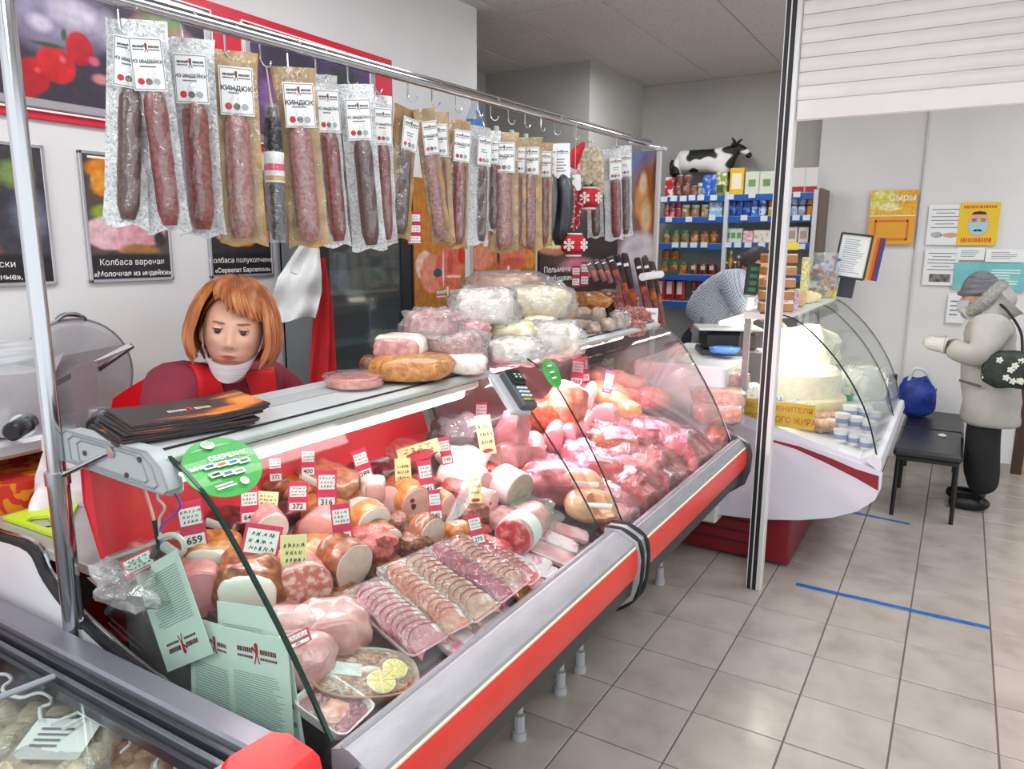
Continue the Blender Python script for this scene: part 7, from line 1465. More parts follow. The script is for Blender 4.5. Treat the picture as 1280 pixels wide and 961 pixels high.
dlump('wrapped white curd bag at the right of the dairy counter', 1072, 484, 60, 62, mat('curd_white', '#edefe4', .5), 'curd_bag', 'bag', .0, .7, .15, film=True)
dlump('thin clear bag of salad tub beside the cheese wheel', 1040, 470, 36, 24, mat('tub_pale', '#d7dfd6', .4), 'salad_tub', 'tub', .03, .6, film=True)
dlump('orange cheese slices behind the cheese wheel at the right', 1040, 448, 34, 18, mat('orange_slices', '#d99a6a', .5, c2='#e9bd92', sc=30), lift=0)
for k, (x, y) in enumerate(((896, 516), (898, 496), (900, 474))): dlump(['lowest', 'middle', 'topmost'][k]+' clear box of pink cutlets stacked left of the striped post', x, y, 58, 28, mat('cutlet_pink', '#dd8a70', .45, c2='#efb9a2', sc=40, bump=.4), 'cutlet_box', 'box', .0+.045*k, .45, .1, film=True)
for k, (x, y) in enumerate(((934, 490), (936, 472), (932, 452))): dlump(['lowest', 'middle', 'topmost'][k]+' pale packet with blue print stacked right beside the cutlets', x, y, 32, 26, mat('pale_blue_packet', '#e6e8ea', .4, c2='#8fb0d8', sc=45, lo=.56, hi=.62), 'cheese_packet', 'packet', .02+.035*k, .45, .12)
t = thing('green_crate', 'green plastic crate corner behind the cheese wheel', 'crate', T(*D3(1040, 506, .03))); GP_ = mat('green_crate_plastic', '#2f9a68', .4)
obj('crate_wall', MB().box(.20, .012, .07, T(0, 0, .035), .003), GP_, t); obj('crate_wall', MB().box(.012, .16, .07, T(.10, .08, .035), .003), GP_, t); obj('crate_floor', MB().box(.20, .16, .008, T(0, .08, .004)), GP_, t)
for k, (x, y) in enumerate(((962, 500), (980, 498), (998, 504), (1012, 508))): dlump(['first', 'second', 'third', 'fourth'][k]+' small blue and white wrapped curd snack behind the yellow sign', x, y, 22, 16, mat('blue_white_wrap', '#dfe6ee', .35, c2='#4a8ac8', sc=60, lo=.52, hi=.58, coat=.5), 'curd_snack', 'snack', .02, .5, .2)
for k, (x, y) in enumerate(((1024, 532), (1036, 520), (1000, 528))): dlump(['brown smoked cheese braid at the front of the dairy counter', 'brown flecked packet right of the yellow sign', 'brown rope cheese under the yellow sign'][k], x, y, 40, 16, mat('brown_braid', '#a5795e', .5, c2='#c9a68e', sc=60, bump=.5), 'smoked_cheese', 'cheese', .0, .7, .25)
CUP = mat('yogurt_white', '#eeeef0', .35); CUPB = mat('yogurt_blue_print', '#8c9cc8', .4)
for k, (x, y, l) in enumerate(((1050, 552, 0), (1066, 556, 0), (1082, 562, 0), (1052, 532, .055), (1068, 536, .055), (1084, 541, .055), (1040, 540, .0), (1062, 522, .055), (1078, 524, .055), (1090, 530, .03))):
    P = D3(x, y, l); r = pxm(P, 8.5); t = thing('yogurt_cup', ['front left cup of the lower yogurt row', 'front middle cup of the lower yogurt row', 'front right cup of the lower yogurt row', 'left cup of the upper yogurt row', 'middle cup of the upper yogurt row', 'right cup of the upper yogurt row', 'yogurt cup at the left behind the front ones', 'yogurt cup in the second row, left', 'yogurt cup in the second row, right', 'last yogurt cup against the curved glass'][k], 'yogurt', T(*P), 'white yogurt cups')
    obj('cup', MB().lathe([(r*.8, 0), (r*.98, r*1.7), (r*1.08, r*1.72), (r*1.08, r*1.82)], 16), CUP, t); obj('foil_lid', MB().cyl(r*1.06, .002, T(0, 0, r*1.82), 16), mat('foil_lid_mat', '#d9dbe4', .3, .4), t); obj('blue_print', MB().lathe([(r*.87, r*.5), (r*.96, r*1.2)], 16, caps=False, M=S(1.01, 1.01, 1)), CUPB, t)
for k, (x, y) in enumerate(((1062, 512), (1080, 506), (1050, 500))): dlump(['white film wrapped packets behind the yogurts, left', 'white film wrapped packets behind the yogurts, right', 'white film wrapped packets under the curd bag'][k], x, y, 50, 20, mat('pale_packets', '#dcdfe2', .4, c2='#b9c2d4', sc=50), 'dairy_packet', 'packet', .01, .5, .2, film=(k == 1))
a, b = at(933, 513, Y=3.93), at(1016, 521, Y=3.93); t = thing('yellow_sign', 'yellow sign about milk fat behind the dairy counter end glass', 'sign', T((a.x+b.x)/2, 3.921, (a.z+b.z)/2)); w_ = b.x-a.x; h_ = pxm(a, 31)
obj('card', MB().box(w_*1.07, .002, h_), mat('sign_yellow', '#f2cf2e', .45), t); RO = mat('sign_orange_ink', '#d2661e', .5); text('БЕЗ ЗАМЕНИТЕЛЯ', h_*.28, RO, t, T(0, -.002, h_*.22)); text('МОЛОЧНОГО ЖИРА', h_*.34, RO, t, T(0, -.002, -h_*.22), .008, .84)
# ---- goods on the shelf of the dairy counter
TZ = G3T+.006
def ontop(label, x, y, wpx, hpx, m, name, cat, shape='box', dy=.5, rot=0, lift=0, prn=None):
    P = at(x, y, Z=TZ); P = at(x, y, Y=min(max(P.y, 4.03), 5.36)); w_, h_ = pxm(P, wpx), pxm(P, hpx); P.z = TZ+lift; P.x = min(max(P.x, -.92), G3X+.135-wpx*.0022); M = T(*P) @ R('Z', 30+rot)
    b = MB()
    if shape == 'box': b.box(w_, w_*dy, h_, T(0, 0, h_/2), min(w_, h_)*.08)
    else: b.blob(w_/2, w_/2*dy, h_/2, int(x), .15, 2, .6, T(0, 0, h_/2))
    t = thing(name, label, cat, M); obj('pack', b, m, t)
    if prn: obj('front_label', MB().box(w_*.8, .002, h_*.55, T(0, -w_*dy/2-.001, h_*.5)), prn, t); obj('print', printlines(MB(), w_*.5, h_*.3, 3, 0, random.Random(int(x))), GREYINK, t, T(0, -w_*dy/2-.0028, h_*.5))
    return t
TAN = mat('tan_card_box', '#b9834f', .5, c2='#a87242', sc=10); TOP_ = mat('tan_box_edge', '#ead2ae', .5)
for k in range(5):
    t = ontop(['lowest', 'second', 'third', 'fourth', 'topmost'][k]+' tan box of the stack beside the striped post', 978, 396, 40, 10.5, TAN, 'biscuit_box', 'box', lift=.0+k*.062, rot=4*k-8); hh = pxm(at(978, 396, Z=TZ), 10.5); ww = pxm(at(978, 396, Z=TZ), 40); obj('lid_edge', MB().box(ww*1.03, ww*.53, .008, T(0, 0, hh+.003)), TOP_, t)
ontop('yellow packet lying on top of the tan box stack', 975, 396, 32, 9, mat('yellow_packet', '#e8c834', .4), 'yellow_packet', 'packet', lift=.315)
ontop('small white price card before the tan boxes', 991, 392, 15, 22, PAPER, 'price_card', 'price tag', dy=.05, prn=PAPER); ontop('tall yellow green packet rising behind the tan boxes', 1004, 372, 9, 50, mat('yellow_green_packet', '#b9b45a', .4, c2='#e3dca8', sc=60), 'tall_packet', 'packet')
ontop('purple and white small pack in front of the tan cheese pieces', 1002, 388, 7, 26, mat('purple_pack', '#a58ac8', .4, c2='#efe6f2', sc=70), 'small_pack', 'packet'); ontop('tan cheese piece on the dairy shelf edge, left', 1014, 384, 26, 22, mat('tan_cheese', '#c9a06e', .5, c2='#dbb88a', sc=20), 'cheese_piece', 'cheese', 'blob', .7); ontop('pale cut cheese wedge right of the tan one', 1022, 380, 16, 16, CHY, 'cheese_piece', 'cheese', 'blob', .7)
ontop('bright yellow butter box on the dairy shelf', 1034, 368, 30, 12, mat('butter_yellow', '#e6d23a', .4), 'butter_box', 'box', dy=.6); ontop('white tray lying on the bright yellow box', 1030, 366, 36, 7, WHITE, 'white_tray', 'tray', lift=.06)
ontop('pale blue dessert pack in the middle of the dairy shelf', 1018, 360, 22, 20, mat('pale_blue_pack', '#cfe4e2', .35), 'dessert_pack', 'packet'); ontop('white carton with pink print, left of the pair', 1036, 352, 13, 20, mat('white_pink_carton', '#efe6e8', .4, c2='#cf8a9a', sc=70, lo=.55), 'carton', 'carton', prn=PAPER); ontop('white carton with red edge, right of the pair', 1047, 354, 12, 24, mat('white_red_carton', '#f0e9e9', .4, c2='#c86a78', sc=70, lo=.57), 'carton', 'carton', prn=PAPER)
ontop('yellow bun bag hanging over the dairy shelf edge', 1034, 378, 22, 12, mat('bun_yellow', '#e9d48a', .5, c2='#f4eac4', sc=40), 'bun_bag', 'bag', 'blob', .8); ontop('brown ring pastry in a bag at the far end of the dairy shelf', 1058, 350, 18, 28, mat('ring_pastry', '#a8683a', .5, c2='#d0a27a', sc=40, bump=.5), 'ring_pastry', 'pastry', 'blob', .6); ontop('clear packet under the ring pastry', 1056, 362, 18, 16, BAGF, 'clear_packet', 'packet', 'blob', .7)
P = at(1030, 348, Y=5.30); P.z = TZ; r = pxm(P, 15); t = thing('candy_bouquet', 'cellophane bouquet of blue and gold sweets on the dairy shelf', 'sweets', T(*P))
rn = random.Random(9); SW = [mat('sweet_blue', '#4a78c8', .3, coat=.5), mat('sweet_gold', '#c89a3a', .3, .4), mat('sweet_brown', '#8a4a26', .35, coat=.5), mat('sweet_white', '#e6e2dc', .35), mat('sweet_red', '#b0342c', .35, coat=.5)]
for k in range(42): q = rn.random(); an = rn.uniform(0, 6.28); rr = r*(1.0 if q > .3 else .8)*math.sqrt(rn.random()); obj('sweet', MB().blob(r*.20, r*.13, r*.13, k, .2, 2, .7, nu=8, nv=6), SW[(0 if q > .62 and k % 2 else k % 5)], t, T(rr*math.cos(an), rr*math.sin(an)*.8, r*(.3+3.0*q)) @ R('Z', rn.uniform(0, 180)) @ R('Y', rn.uniform(-50, 50)))
obj('cellophane', MB().lathe([(r*.7, 0), (r*1.05, r*.8), (r*1.15, r*2), (r*.9, r*3.2), (r*1.0, r*3.7)], 16, caps=False), BAGF, t)
a, b = at(1048, 293, Y=5.36), at(1083, 348, Y=5.36); t = thing('framed_certificate', 'black framed certificate standing at the far end of the dairy shelf', 'frame', T((a.x+b.x)/2, 5.38, (a.z+b.z)/2) @ R('Y', 7)); w_ = abs(b.x-a.x)*.98; h_ = abs(a.z-b.z)
obj('paper', MB().box(w_*.9, .004, h_*.94), PAPER, t); obj('fine_print', printlines(MB(), w_*.7, h_*.8, 16, 0, random.Random(4), .3), mat('blue_grey_print', '#9aa4b4', .7), t, T(0, -.003, 0), 0, kind='stuff'); m = MB()
for s_ in (-1, 1): m.box(w_, .014, .014, T(0, 0, s_*h_/2)); m.box(.012, .014, h_, T(s_*w_/2, 0, 0))
obj('frame', m, mat('black_frame', '#2e3340', .4), t); obj('foot', MB().box(w_*.5, .05, max(.02, b.z-TZ), T(0, .03, -h_/2-(b.z-TZ)/2)), mat('black_frame', ''), t)
for k, c in enumerate(('#d9962a', '#c8642a', '#7a2a2a', '#2e3f8a')): obj('colour_stripe', MB().box(.018, .01, h_*.98, T(w_/2+.016+k*.018, .005, 0)), mat('stripe_'+c[1:], c, .5), t)
# weighing scale behind the dairy counter
SY = 4.35
p = at(905, 408, Y=SY); t = thing('weighing_scale', 'white weighing scale with a green display on a tall post', 'scale', T(p.x, SY, p.z)); q = at(940, 415, Y=SY); g = at(940, 349, Y=SY)
obj('weighing_plate', MB().box(.36, .26, .014, T(.02, 0, -.005) @ R('Z', 25), .004), mat('scale_plate', '#d3d7d6', .3, .2), t); obj('scale_body', MB().box(.30, .24, .10, T(.02, .02, -.075) @ R('Z', 25), .015), BLACK, t); obj('stand_box', MB().box(.34, .30, p.z-.13, T(.02, .03, -.125-(p.z-.13)/2) @ R('Z', 25), .01), DGRAY, t)
po = obj('post', MB().tube([(q.x-p.x-.02, 0, -.04), (g.x-p.x-.0, 0, g.z-p.z-.10)], .022, 12), WHITE, t); nn = V((EYE.x-g.x, EYE.y-g.y, 0)).normalized(); DM = frame(V((g.x-p.x, 0, g.z-p.z)), (-nn).cross(V((0, 0, 1))), -nn, V((0, 0, 1))) @ R('Y', 4)
dp = obj('display_head', MB().box(pxm(g, 16), .06, pxm(g, 40), c=.006), mat('display_black', '#1a2420', .3), t, DM)
for k in range(4): obj('display_window', MB().box(pxm(g, 9), .003, pxm(g, 5), T(pxm(g, 1.5), -.0305, pxm(g, 13-8.5*k))), mat('display_green', '#2f6a4a', .25), dp)
tag(obj('blue_packet', MB().blob(.08, .06, .02, 3, .2, 2, .6), mat('bright_blue_pack', '#3a86d8', .35, coat=.5), None, T(*at(905, 437, Y=4.15))), 'bright blue packet lying below the weighing scale', 'packet')
tag(obj('work_table', MB().box(.5, .9, .85, T(0, 0, -.44), .01), mat('worktop_white', '#d5d7d6', .4), None, T(*(at(905, 441, Y=4.25)+V((-.12, .0, 0))))), 'white work table behind the dairy counter, left of the striped post', 'table')
# ================================================================ shelves at the back
SYF = 6.26
def sx_(x, y=300): return at(x, y, Y=SYF).x
rowsL = (249, 275, 308, 347, 381); rowsR = (246, 274, 307, 347, 384); zs = [at(868, y, Y=SYF).z for y in rowsL]; zsR = [at(960, y, Y=SYF).z for y in rowsR]
t = thing('grocery_shelving', 'white grocery shelving with blue price strips against the grey back wall', 'shelves', (0, SYF, 0)); xa, xm, xb, xc = sx_(818), sx_(906), sx_(1016), sx_(1035)
SHW = mat('shelf_white', '#c9cccc', .4); SHB = mat('shelf_blue', '#1f58a8', .35); BRS = mat('brown_side', '#6d584c', .5)
for x in (xa, xm, xb): obj('upright', MB().box(.035, .04, 2.12, T(x, 0, 1.06), .004), SHW, t)
obj('back_board', MB().box(xb-xa, .01, 2.1, T((xa+xb)/2, .34, 1.05)), mat('shelf_back', '#a9b0ae', .6), t); obj('side_board', MB().box(.02, .36, 2.13, T(xb+.03, .18, 1.065)), BRS, t)
for zz, a_, b_ in ((zs, xa, xm), (zsR, xm, xb)):
    for z in zz+[.42, .12]:
        sb = obj('shelf_board', MB().box(b_-a_-.036, .33, .016, T((a_+b_)/2, .17, z+.018)), SHW, t); obj('price_strip', MB().box(b_-a_-.036, .012, .048, T((a_+b_)/2, -.005, z)), SHB, sb)
for x, y in ((830, 249), (842, 248), (854, 248), (865, 247), (876, 247), (892, 247), (913, 246), (940, 244), (996, 243), (836, 274), (861, 274), (890, 272), (930, 272), (955, 273), (995, 272), (1008, 272), (844, 306), (855, 306), (867, 306), (880, 306), (910, 306), (922, 306), (935, 306), (952, 306), (1002, 308), (911, 345)):
    P = at(x, y, Y=SYF-.02); obj('price_card', MB().box(pxm(P, 8.5), .003, pxm(P, 6.5)), mat('pale_card', '#d3dde4', .5), t, T(P.x, -.02, P.z))
def good(kind, label, x, base, wpx, hpx, c, c2=None, grp=None, up=0, d=.0, name=None, cat=None):
    z = (zs if x < 906 else zsR)[base]+.026 if base < 5 else .446
    P = at(x, 300, Y=SYF+.05); w_, h_ = pxm(P, wpx), pxm(P, hpx); M = T(P.x, SYF+.07+d, z+up); m1 = mat('good_'+c[1:]+(c2 or '')[1:], c, .4, c2=c2, sc=26 if c2 else 20, lo=.5, hi=.6, coat=.3)
    nm = name or {'b': 'grocery_box', 'j': 'jar', 'c': 'tin_can', 'p': 'pouch', 'o': 'sauce_bottle'}[kind]; t = thing(nm, label, cat or {'b': 'box', 'j': 'jar', 'c': 'can', 'p': 'pouch', 'o': 'bottle'}[kind], M, grp)
    if kind == 'b': obj('carton', MB().box(w_, .07, h_, T(0, 0, h_/2), .003), m1, t)
    elif kind == 'p': obj('pouch_body', MB().blob(w_/2, .03, h_/2, int(x), .08, 2, .45, T(0, 0, h_/2)), m1, t)
    elif kind == 'c': obj('can_body', MB().lathe([(w_/2*.96, 0), (w_/2, .004), (w_/2, h_-.004), (w_/2*.96, h_)], 14), m1, t); obj('can_rim', MB().cyl(w_/2*.98, .005, T(0, 0, h_), 14), mat('tin_rim', '#b9bcc0', .3, .7), t)
    elif kind == 'j': obj('jar_body', MB().lathe([(w_*.45, 0), (w_*.5, h_*.1), (w_*.5, h_*.68), (w_*.4, h_*.78)], 14), m1, t)
    else: obj('bottle_body', MB().lathe([(w_*.45, 0), (w_*.5, h_*.1), (w_*.48, h_*.55), (w_*.2, h_*.78), (w_*.2, h_*.86)], 14), m1, t); obj('cap', MB().cyl(w_*.22, h_*.14, T(0, 0, h_*.86), 10), WHITE, t)
    return t, w_, h_
def lid(g, c): t, w_, h_ = g; obj('lid', MB().cyl(w_*.47, h_*.22, T(0, 0, h_*.78), 14), mat('lid_'+c[1:], c, .4), t); return g
def front(g, c, k=.6, kz=.5, z=.5): t, w_, h_ = g; obj('front_print', MB().box(w_*k, .004, h_*kz, T(0, -.037, h_*z), .001), mat('front_'+c[1:], c, .45), t); return g
good('b', 'red carton at the left end of the top shelf', 834, 0, 10, 24, '#b3222a', '#e6d8d6'); front(good('p', 'green and yellow flowered pouch on the top shelf', 897, 0, 16, 28, '#8a9a3a', '#e8e6c8'), '#3c5a2a', .5, .3, .3)
for k, (x, u) in enumerate(((844, 0), (854, 0), (864, 0), (846, .09), (856, .09))): good('c', ['first lower', 'second lower', 'third lower', 'first upper', 'second upper'][k]+' brown can of the stack on the top shelf', x, 0, 9.5, 12, '#6d3a30', '#a87a6e', 'brown cans on the top shelf', u)
lid(good('j', 'green labelled jar beside the brown cans', 872, 0, 8, 16, '#5a6a48', '#b0a890'), '#d8d8d0')
for k, x in enumerate((880, 889)): good('p', ['left', 'right'][k]+' blue foil pouch on the top shelf', x, 0, 11, 26, '#2a5ac0', '#8ab0e6', 'blue pouches on the top shelf')
front(good('b', 'yellow box with a red arch emblem on the top shelf', 917, 0, 17, 32, '#e8b81e'), '#f0e6c8', .7, .6); front(good('b', 'white and green tea box, left one', 936, 0, 17, 27, '#d3dbc8'), '#7a9a5a', .5, .3); front(good('b', 'white and green tea box, right one', 954, 0, 17, 27, '#d6ddcc'), '#6f9450', .5, .3); good('o', 'red labelled bottle beside the striped post on the top shelf', 967, 0, 8, 32, '#c8beb0', '#b03a30')
for k, x in enumerate((993, 1009)): front(good('b', ['left', 'right'][k]+' tall white box with a red foot at the right end of the top shelf', x, 0, 15, 30, '#d9d6d2'), '#a82636', .9, .22, .14)
for k in range(6): good('c', ['first', 'second', 'third'][k % 3]+' red tin of the '+['lower', 'upper'][k//3]+' layer on the second shelf', 831+7.5*(k % 3), 1, 7, 10, '#a32630', '#c88a80', 'red tins on the second shelf', .075*(k//3))
for k, x in enumerate((855, 867, 879)): lid(good('j', ['left', 'middle', 'right'][k]+' spread jar with a white lid on the second shelf', x, 1, 10.5, 15, '#8a6a48', '#c9b48e', 'white lidded jars'), '#dcdcd6')
for k, x in enumerate((889, 897)): good('b', ['left', 'right'][k]+' pale blue milk carton on the second shelf', x, 1, 8, 18, '#8ab8dc', '#dfe8ee', 'pale blue cartons')
for k, x in enumerate((913, 922, 931)): good('p', ['first', 'second', 'third'][k]+' leaning dark blue packet on the second shelf', x, 1, 9, 22, '#1f3f9a', '#5a86d0', 'dark blue packets')
for k in range(4): good('c', ['left lower', 'right lower', 'left upper', 'right upper'][k]+' blue condensed milk tin', 940+10*(k % 2), 1, 9.5, 11, '#2a62c0', '#c8d8ee', 'blue milk tins', .085*(k//2))
for k in range(2): good('c', ['lower', 'upper'][k]+' yellow tin left of the striped post', 962, 1, 9.5, 11, '#c8a04a', '#e6d8b0', 'yellow tins', .085*k)
for k in range(4): good('c', ['left lower', 'right lower', 'left upper', 'right upper'][k]+' pale blue tin right of the striped post', 989+10*(k % 2), 1, 9, 11, '#8a9cc0', '#dcdfe6', 'pale tins right of the post', .085*(k//2))
good('c', 'orange topped tin at the right end of the second shelf', 1010, 1, 9, 11, '#d8882a'); good('c', 'orange tin stacked on the right end of the second shelf', 1010, 1, 9, 11, '#dd9238', None, None, .085)
for k, x in enumerate((832, 844, 856)): lid(good('j', ['first', 'second', 'third'][k]+' green lidded pickle jar on the middle shelf', x, 2, 11, 16, '#6a5a30', '#9a7a40', 'green lidded jars on the middle shelf'), '#2f7a48')
for k, x in enumerate((868, 880, 892)): lid(good('j', ['first', 'second', 'third'][k]+' amber jar on the middle shelf', x, 2, 10.5, 15, '#8a4a22', '#c89a5a', 'amber jars on the middle shelf'), '#6d4a30')
for k, x in enumerate((910, 917, 924)): front(good('b', ['first', 'second', 'third'][k]+' green and white juice carton', x, 2, 7, 17, '#c8d2c8'), '#5a9a4a', .7, .4)
good('b', 'pink box on the middle shelf left of white cartons', 935, 2, 12, 14, '#dc9aa8', '#efe0e2')
for k, x in enumerate((946, 954, 962)): good('b', ['first', 'second', 'third'][k]+' small white carton left of the striped post', x, 2, 8, 15, '#ddd8cc', '#b9a890', 'small white cartons')
for k, x in enumerate((990, 1004)): front(good('b', ['left', 'right'][k]+' white carton with a dark oval drawing right of the post', x, 2, 12, 19, '#dcd4cc'), '#a8968a', .6, .5)
for k, (x, u) in enumerate(((831, 0), (843, 0), (855, 0), (833, .125), (845, .125))): lid(good('j', ['first', 'second', 'third', 'left upper', 'right upper'][k]+' orange jar with a green lid on the fourth shelf', x, 3, 11, 15.5, '#8a4a1e', '#b87838', 'green lidded jars on the fourth shelf', u), '#2a7a48')
for k, x in enumerate((869, 881, 892)): front(good('j', ['first', 'second', 'third'][k]+' dark red jar with a pale label on the fourth shelf', x, 3, 11, 17, '#5a1e1c', '#7a3a30', 'dark jars on the fourth shelf'), '#cfc4b4', .5, .3)
for k, (x, h) in enumerate(((914, 28), (924, 22), (932, 26), (910, 14), (921, 15))): good('o', ['honey bottle with a yellow label above the bending man', 'small brown bottle beside the honey', 'amber oil bottle above the bending man', 'dark sauce bottle low on the fourth shelf', 'dark sauce bottle right of the first'][k], x, 3, 8, h, ['#b8862a', '#5a3a20', '#8a6a30', '#3a2418', '#4a2a1c'][k], None, None, 0, -.03 if k > 2 else 0)
for k, x in enumerate((828, 840, 853)): front(good('p', ['first', 'second', 'third'][k]+' red sauce pouch with a white emblem', x, 4, 13, 29, '#8a1420', '#b02a34', 'red sauce pouches'), '#d8c8c0', .5, .55, .55)
for k in range(8): good('o', ['first', 'second', 'third', 'fourth'][k % 4]+' small '+('yellow' if k % 4 > 1 else 'red')+' bottle, '+['lower', 'upper'][k//4]+' row on the fifth shelf', 869+7.5*(k % 4), 4, 7, 13, '#c8a02a' if k % 4 > 1 else '#b03044', None, None, .115*(k//4))
for k, (x, c) in enumerate(((848, '#6a4a3a'), (859, '#75533f'), (868, '#c8a83a'), (876, '#3a78c0'))): good('c', ['left brown tube on the lowest shelf', 'right brown tube on the lowest shelf', 'yellow packet on the lowest shelf', 'blue packet on the lowest shelf'][k], x, 5, 9, 34 if k < 2 else 22, c, None, None, 0, 0, ['snack_tube', 'snack_tube', 'snack_packet', 'snack_packet'][k], ['tube', 'tube', 'packet', 'packet'][k])
# ---- toy cow on top
SYC = SYF+.24; cz0 = zs[0]+.014
def cw(x, y, dy=0): p = at(x, y, Y=SYC); return V((p.x, SYC+dy, p.z))
COWM = mat('cow_patches', '#17171a', .6, c2='#e6e4e0', sc=5.2, lo=.49, hi=.52, det=1, rnd=False)
cn = [(cw(846, 203), .085), (cw(866, 201), .105), (cw(890, 201), .105), (cw(906, 198), .085), (cw(917, 190), .060), (cw(924, 184), (.052, .05)), (cw(933, 190), .030), (cw(936, 193), .027)]
ce = [(0, 1), (1, 2), (2, 3), (3, 4), (4, 5), (5, 6), (6, 7)]
for i, (bx, x, s_) in enumerate(((0, 846, -1), (0, 848, 1), (3, 903, -1), (3, 905, 1))):
    k = len(cn); kn = V((cw(x, 214).x+(-.02 if bx == 0 else .01), SYC+s_*.05, (cz0+cw(x, 205).z)/2)); ft = V((cw(x, 214).x, SYC+s_*.05, cz0+.015)); cn += [(kn, .032), (ft, .026)]; ce += [(bx, k), (k, k+1)]
cow = obj('toy_cow', skin('toy_cow', cn, ce, COWM, root=1), None); tag(cow, 'black and white toy cow standing on top of the back shelving', 'toy cow')
for s_ in (-1, 1):
    obj('horn', MB().tube(spline([cw(921, 180, s_*.03), cw(919+(s_ > 0)*3, 176, s_*.05), cw(917+(s_ > 0)*9, 173, s_*.05)], 4), [.012]*5+[.008]*3+[.003], 8), BLACK, cow); obj('ear', MB().blob(.035, .012, .018, 3, .1, M=T(*cw(919, 182, s_*.07)) @ R('Z', s_*60)), BLACK, cow); obj('eye', MB().blob(.009, .006, .009, M=T(*cw(928, 183, s_*.038-.005))), BLACK, cow)
obj('muzzle', MB().blob(.026, .028, .024, 3, .1, M=T(*cw(936, 194))), BLACK, cow); obj('tail', MB().tube(spline([cw(841, 200), cw(838, 208), cw(839, 218)], 4), [.014]*4+[.010]*4+[.02], 8), BLACK, cow)
# ================================================================ man bending behind the dairy counter
MY = 5.0
def mp(x, y, d=0): p = at(x, y, Y=MY+d); return V((p.x, MY+d, p.z))
hipm = mp(872, 420); mid_ = mp(888, 385); sh = mp(925, 360); shn = mp(918, 352, -.16); shf = mp(922, 352, .18); hd = mp(948, 334)
HMm = T(*hd) @ R('Z', 75) @ R('X', 28)@ T(0, .02, 0)
face_m = MATS['skin_plain']; fl_ = mp(868, 500); 
nodes = [(hipm, .11), (mid_, .13), (sh, .12), (sh.lerp(hd, .5), .06), (HMm @ V((0, .02, -.08)), .055), (shn, .07), (mp(928, 385, -.24), .05), (mp(948, 396, -.14), .036), (shf, .07), (mp(940, 388, .22), .05), (mp(962, 398, .10), .036), (V((hipm.x, MY-.13, .50)), .07), (V((hipm.x, MY-.13, .08)), .05), (V((hipm.x+.16, MY-.13, .05)), .04), (V((hipm.x, MY+.13, .50)), .07), (V((hipm.x, MY+.13, .08)), .05), (V((hipm.x+.16, MY+.12, .05)), .04)]
edges = [(0, 1), (1, 2), (2, 3), (3, 4), (2, 5), (5, 6), (6, 7), (2, 8), (8, 9), (9, 10), (0, 11), (11, 12), (12, 13), (0, 14), (14, 15), (15, 16)]
sm = face_m
man = obj('person', fuse('person', [skin('body', nodes, edges, face_m), xform(head_mesh(), HMm)]+hand(mp(948, 396, -.14), V((.9, .1, -.3)), 1)+hand(mp(962, 398, .10), V((.9, -.1, -.3)), -1), face_m, .006, 1), None); tag(man, 'dark haired man in a small checked shirt bending over behind the dairy counter', 'person')
eyes(man, HMm, .999)
CHK = mat('checked_shirt', '#c3ccd8', .7); n, l = CHK.node_tree.nodes, CHK.node_tree.links; tc = n.new('ShaderNodeTexCoord'); ck = n.new('ShaderNodeTexChecker'); ck.inputs['Scale'].default_value = 105; ck.inputs['Color1'].default_value = rgb('#c9d1dc'); ck.inputs['Color2'].default_value = rgb('#7d8aa2'); l.new(tc.outputs['Object'], ck.inputs[0]); l.new(ck.outputs[0], n['Principled BSDF'].inputs['Base Color'])
obj('shirt', skin('shirt', [(hipm+V((.01, 0, .04)), .165), (mid_, .185), (sh, .145), (shn, .10), (mp(928, 385, -.24), .088), (mp(946, 395, -.15), .058), (shf, .10), (mp(940, 388, .22), .075), (mp(934, 348), .075)], [(0, 1), (1, 2), (2, 3), (3, 4), (4, 5), (2, 6), (6, 7), (2, 8)], CHK), None, man)
obj('trousers', skin('trousers', [(hipm.lerp(mid_, .45), .165), (hipm+V((0, 0, .0)), .165), (V((hipm.x, MY-.13, .50)), .098), (V((hipm.x, MY-.13, .12)), .08), (V((hipm.x, MY+.13, .50)), .098), (V((hipm.x, MY+.13, .12)), .08)], [(0, 1), (1, 2), (2, 3), (1, 4), (4, 5)], mat('navy_trousers', '#1b2238', .8)), None, man)
obj('hair', MB().grid(lambda u, v: (.083*math.sin(v*1.75)*math.sin(u*6.283), (-.098*math.cos(u*6.283) if True else 0)*math.sin(v*1.75*(1 if abs(u-.5) < .32 else .6))+.012, .128*math.cos(v*1.75*(1 if abs(u-.5) < .32 else .62))), 28, 12), mat('dark_brown_hair', '#2a2220', .6, c2='#3a302c', sc=60, bump=.5), man, HMm)
obj('side_apron', MB().grid(lambda u, v: tuple(mp(868-6*v+14*u, 396+44*v, -.17)+V((0, .02*math.sin(u*5), 0))), 8, 8), mat('grey_apron', '#8d949c', .8), man)
obj('collar', MB().tube(spline([mp(933, 348, -.06), mp(940, 352, -.08), mp(944, 360, -.03)], 4), .016, 8), mat('navy_trousers', ''), man)
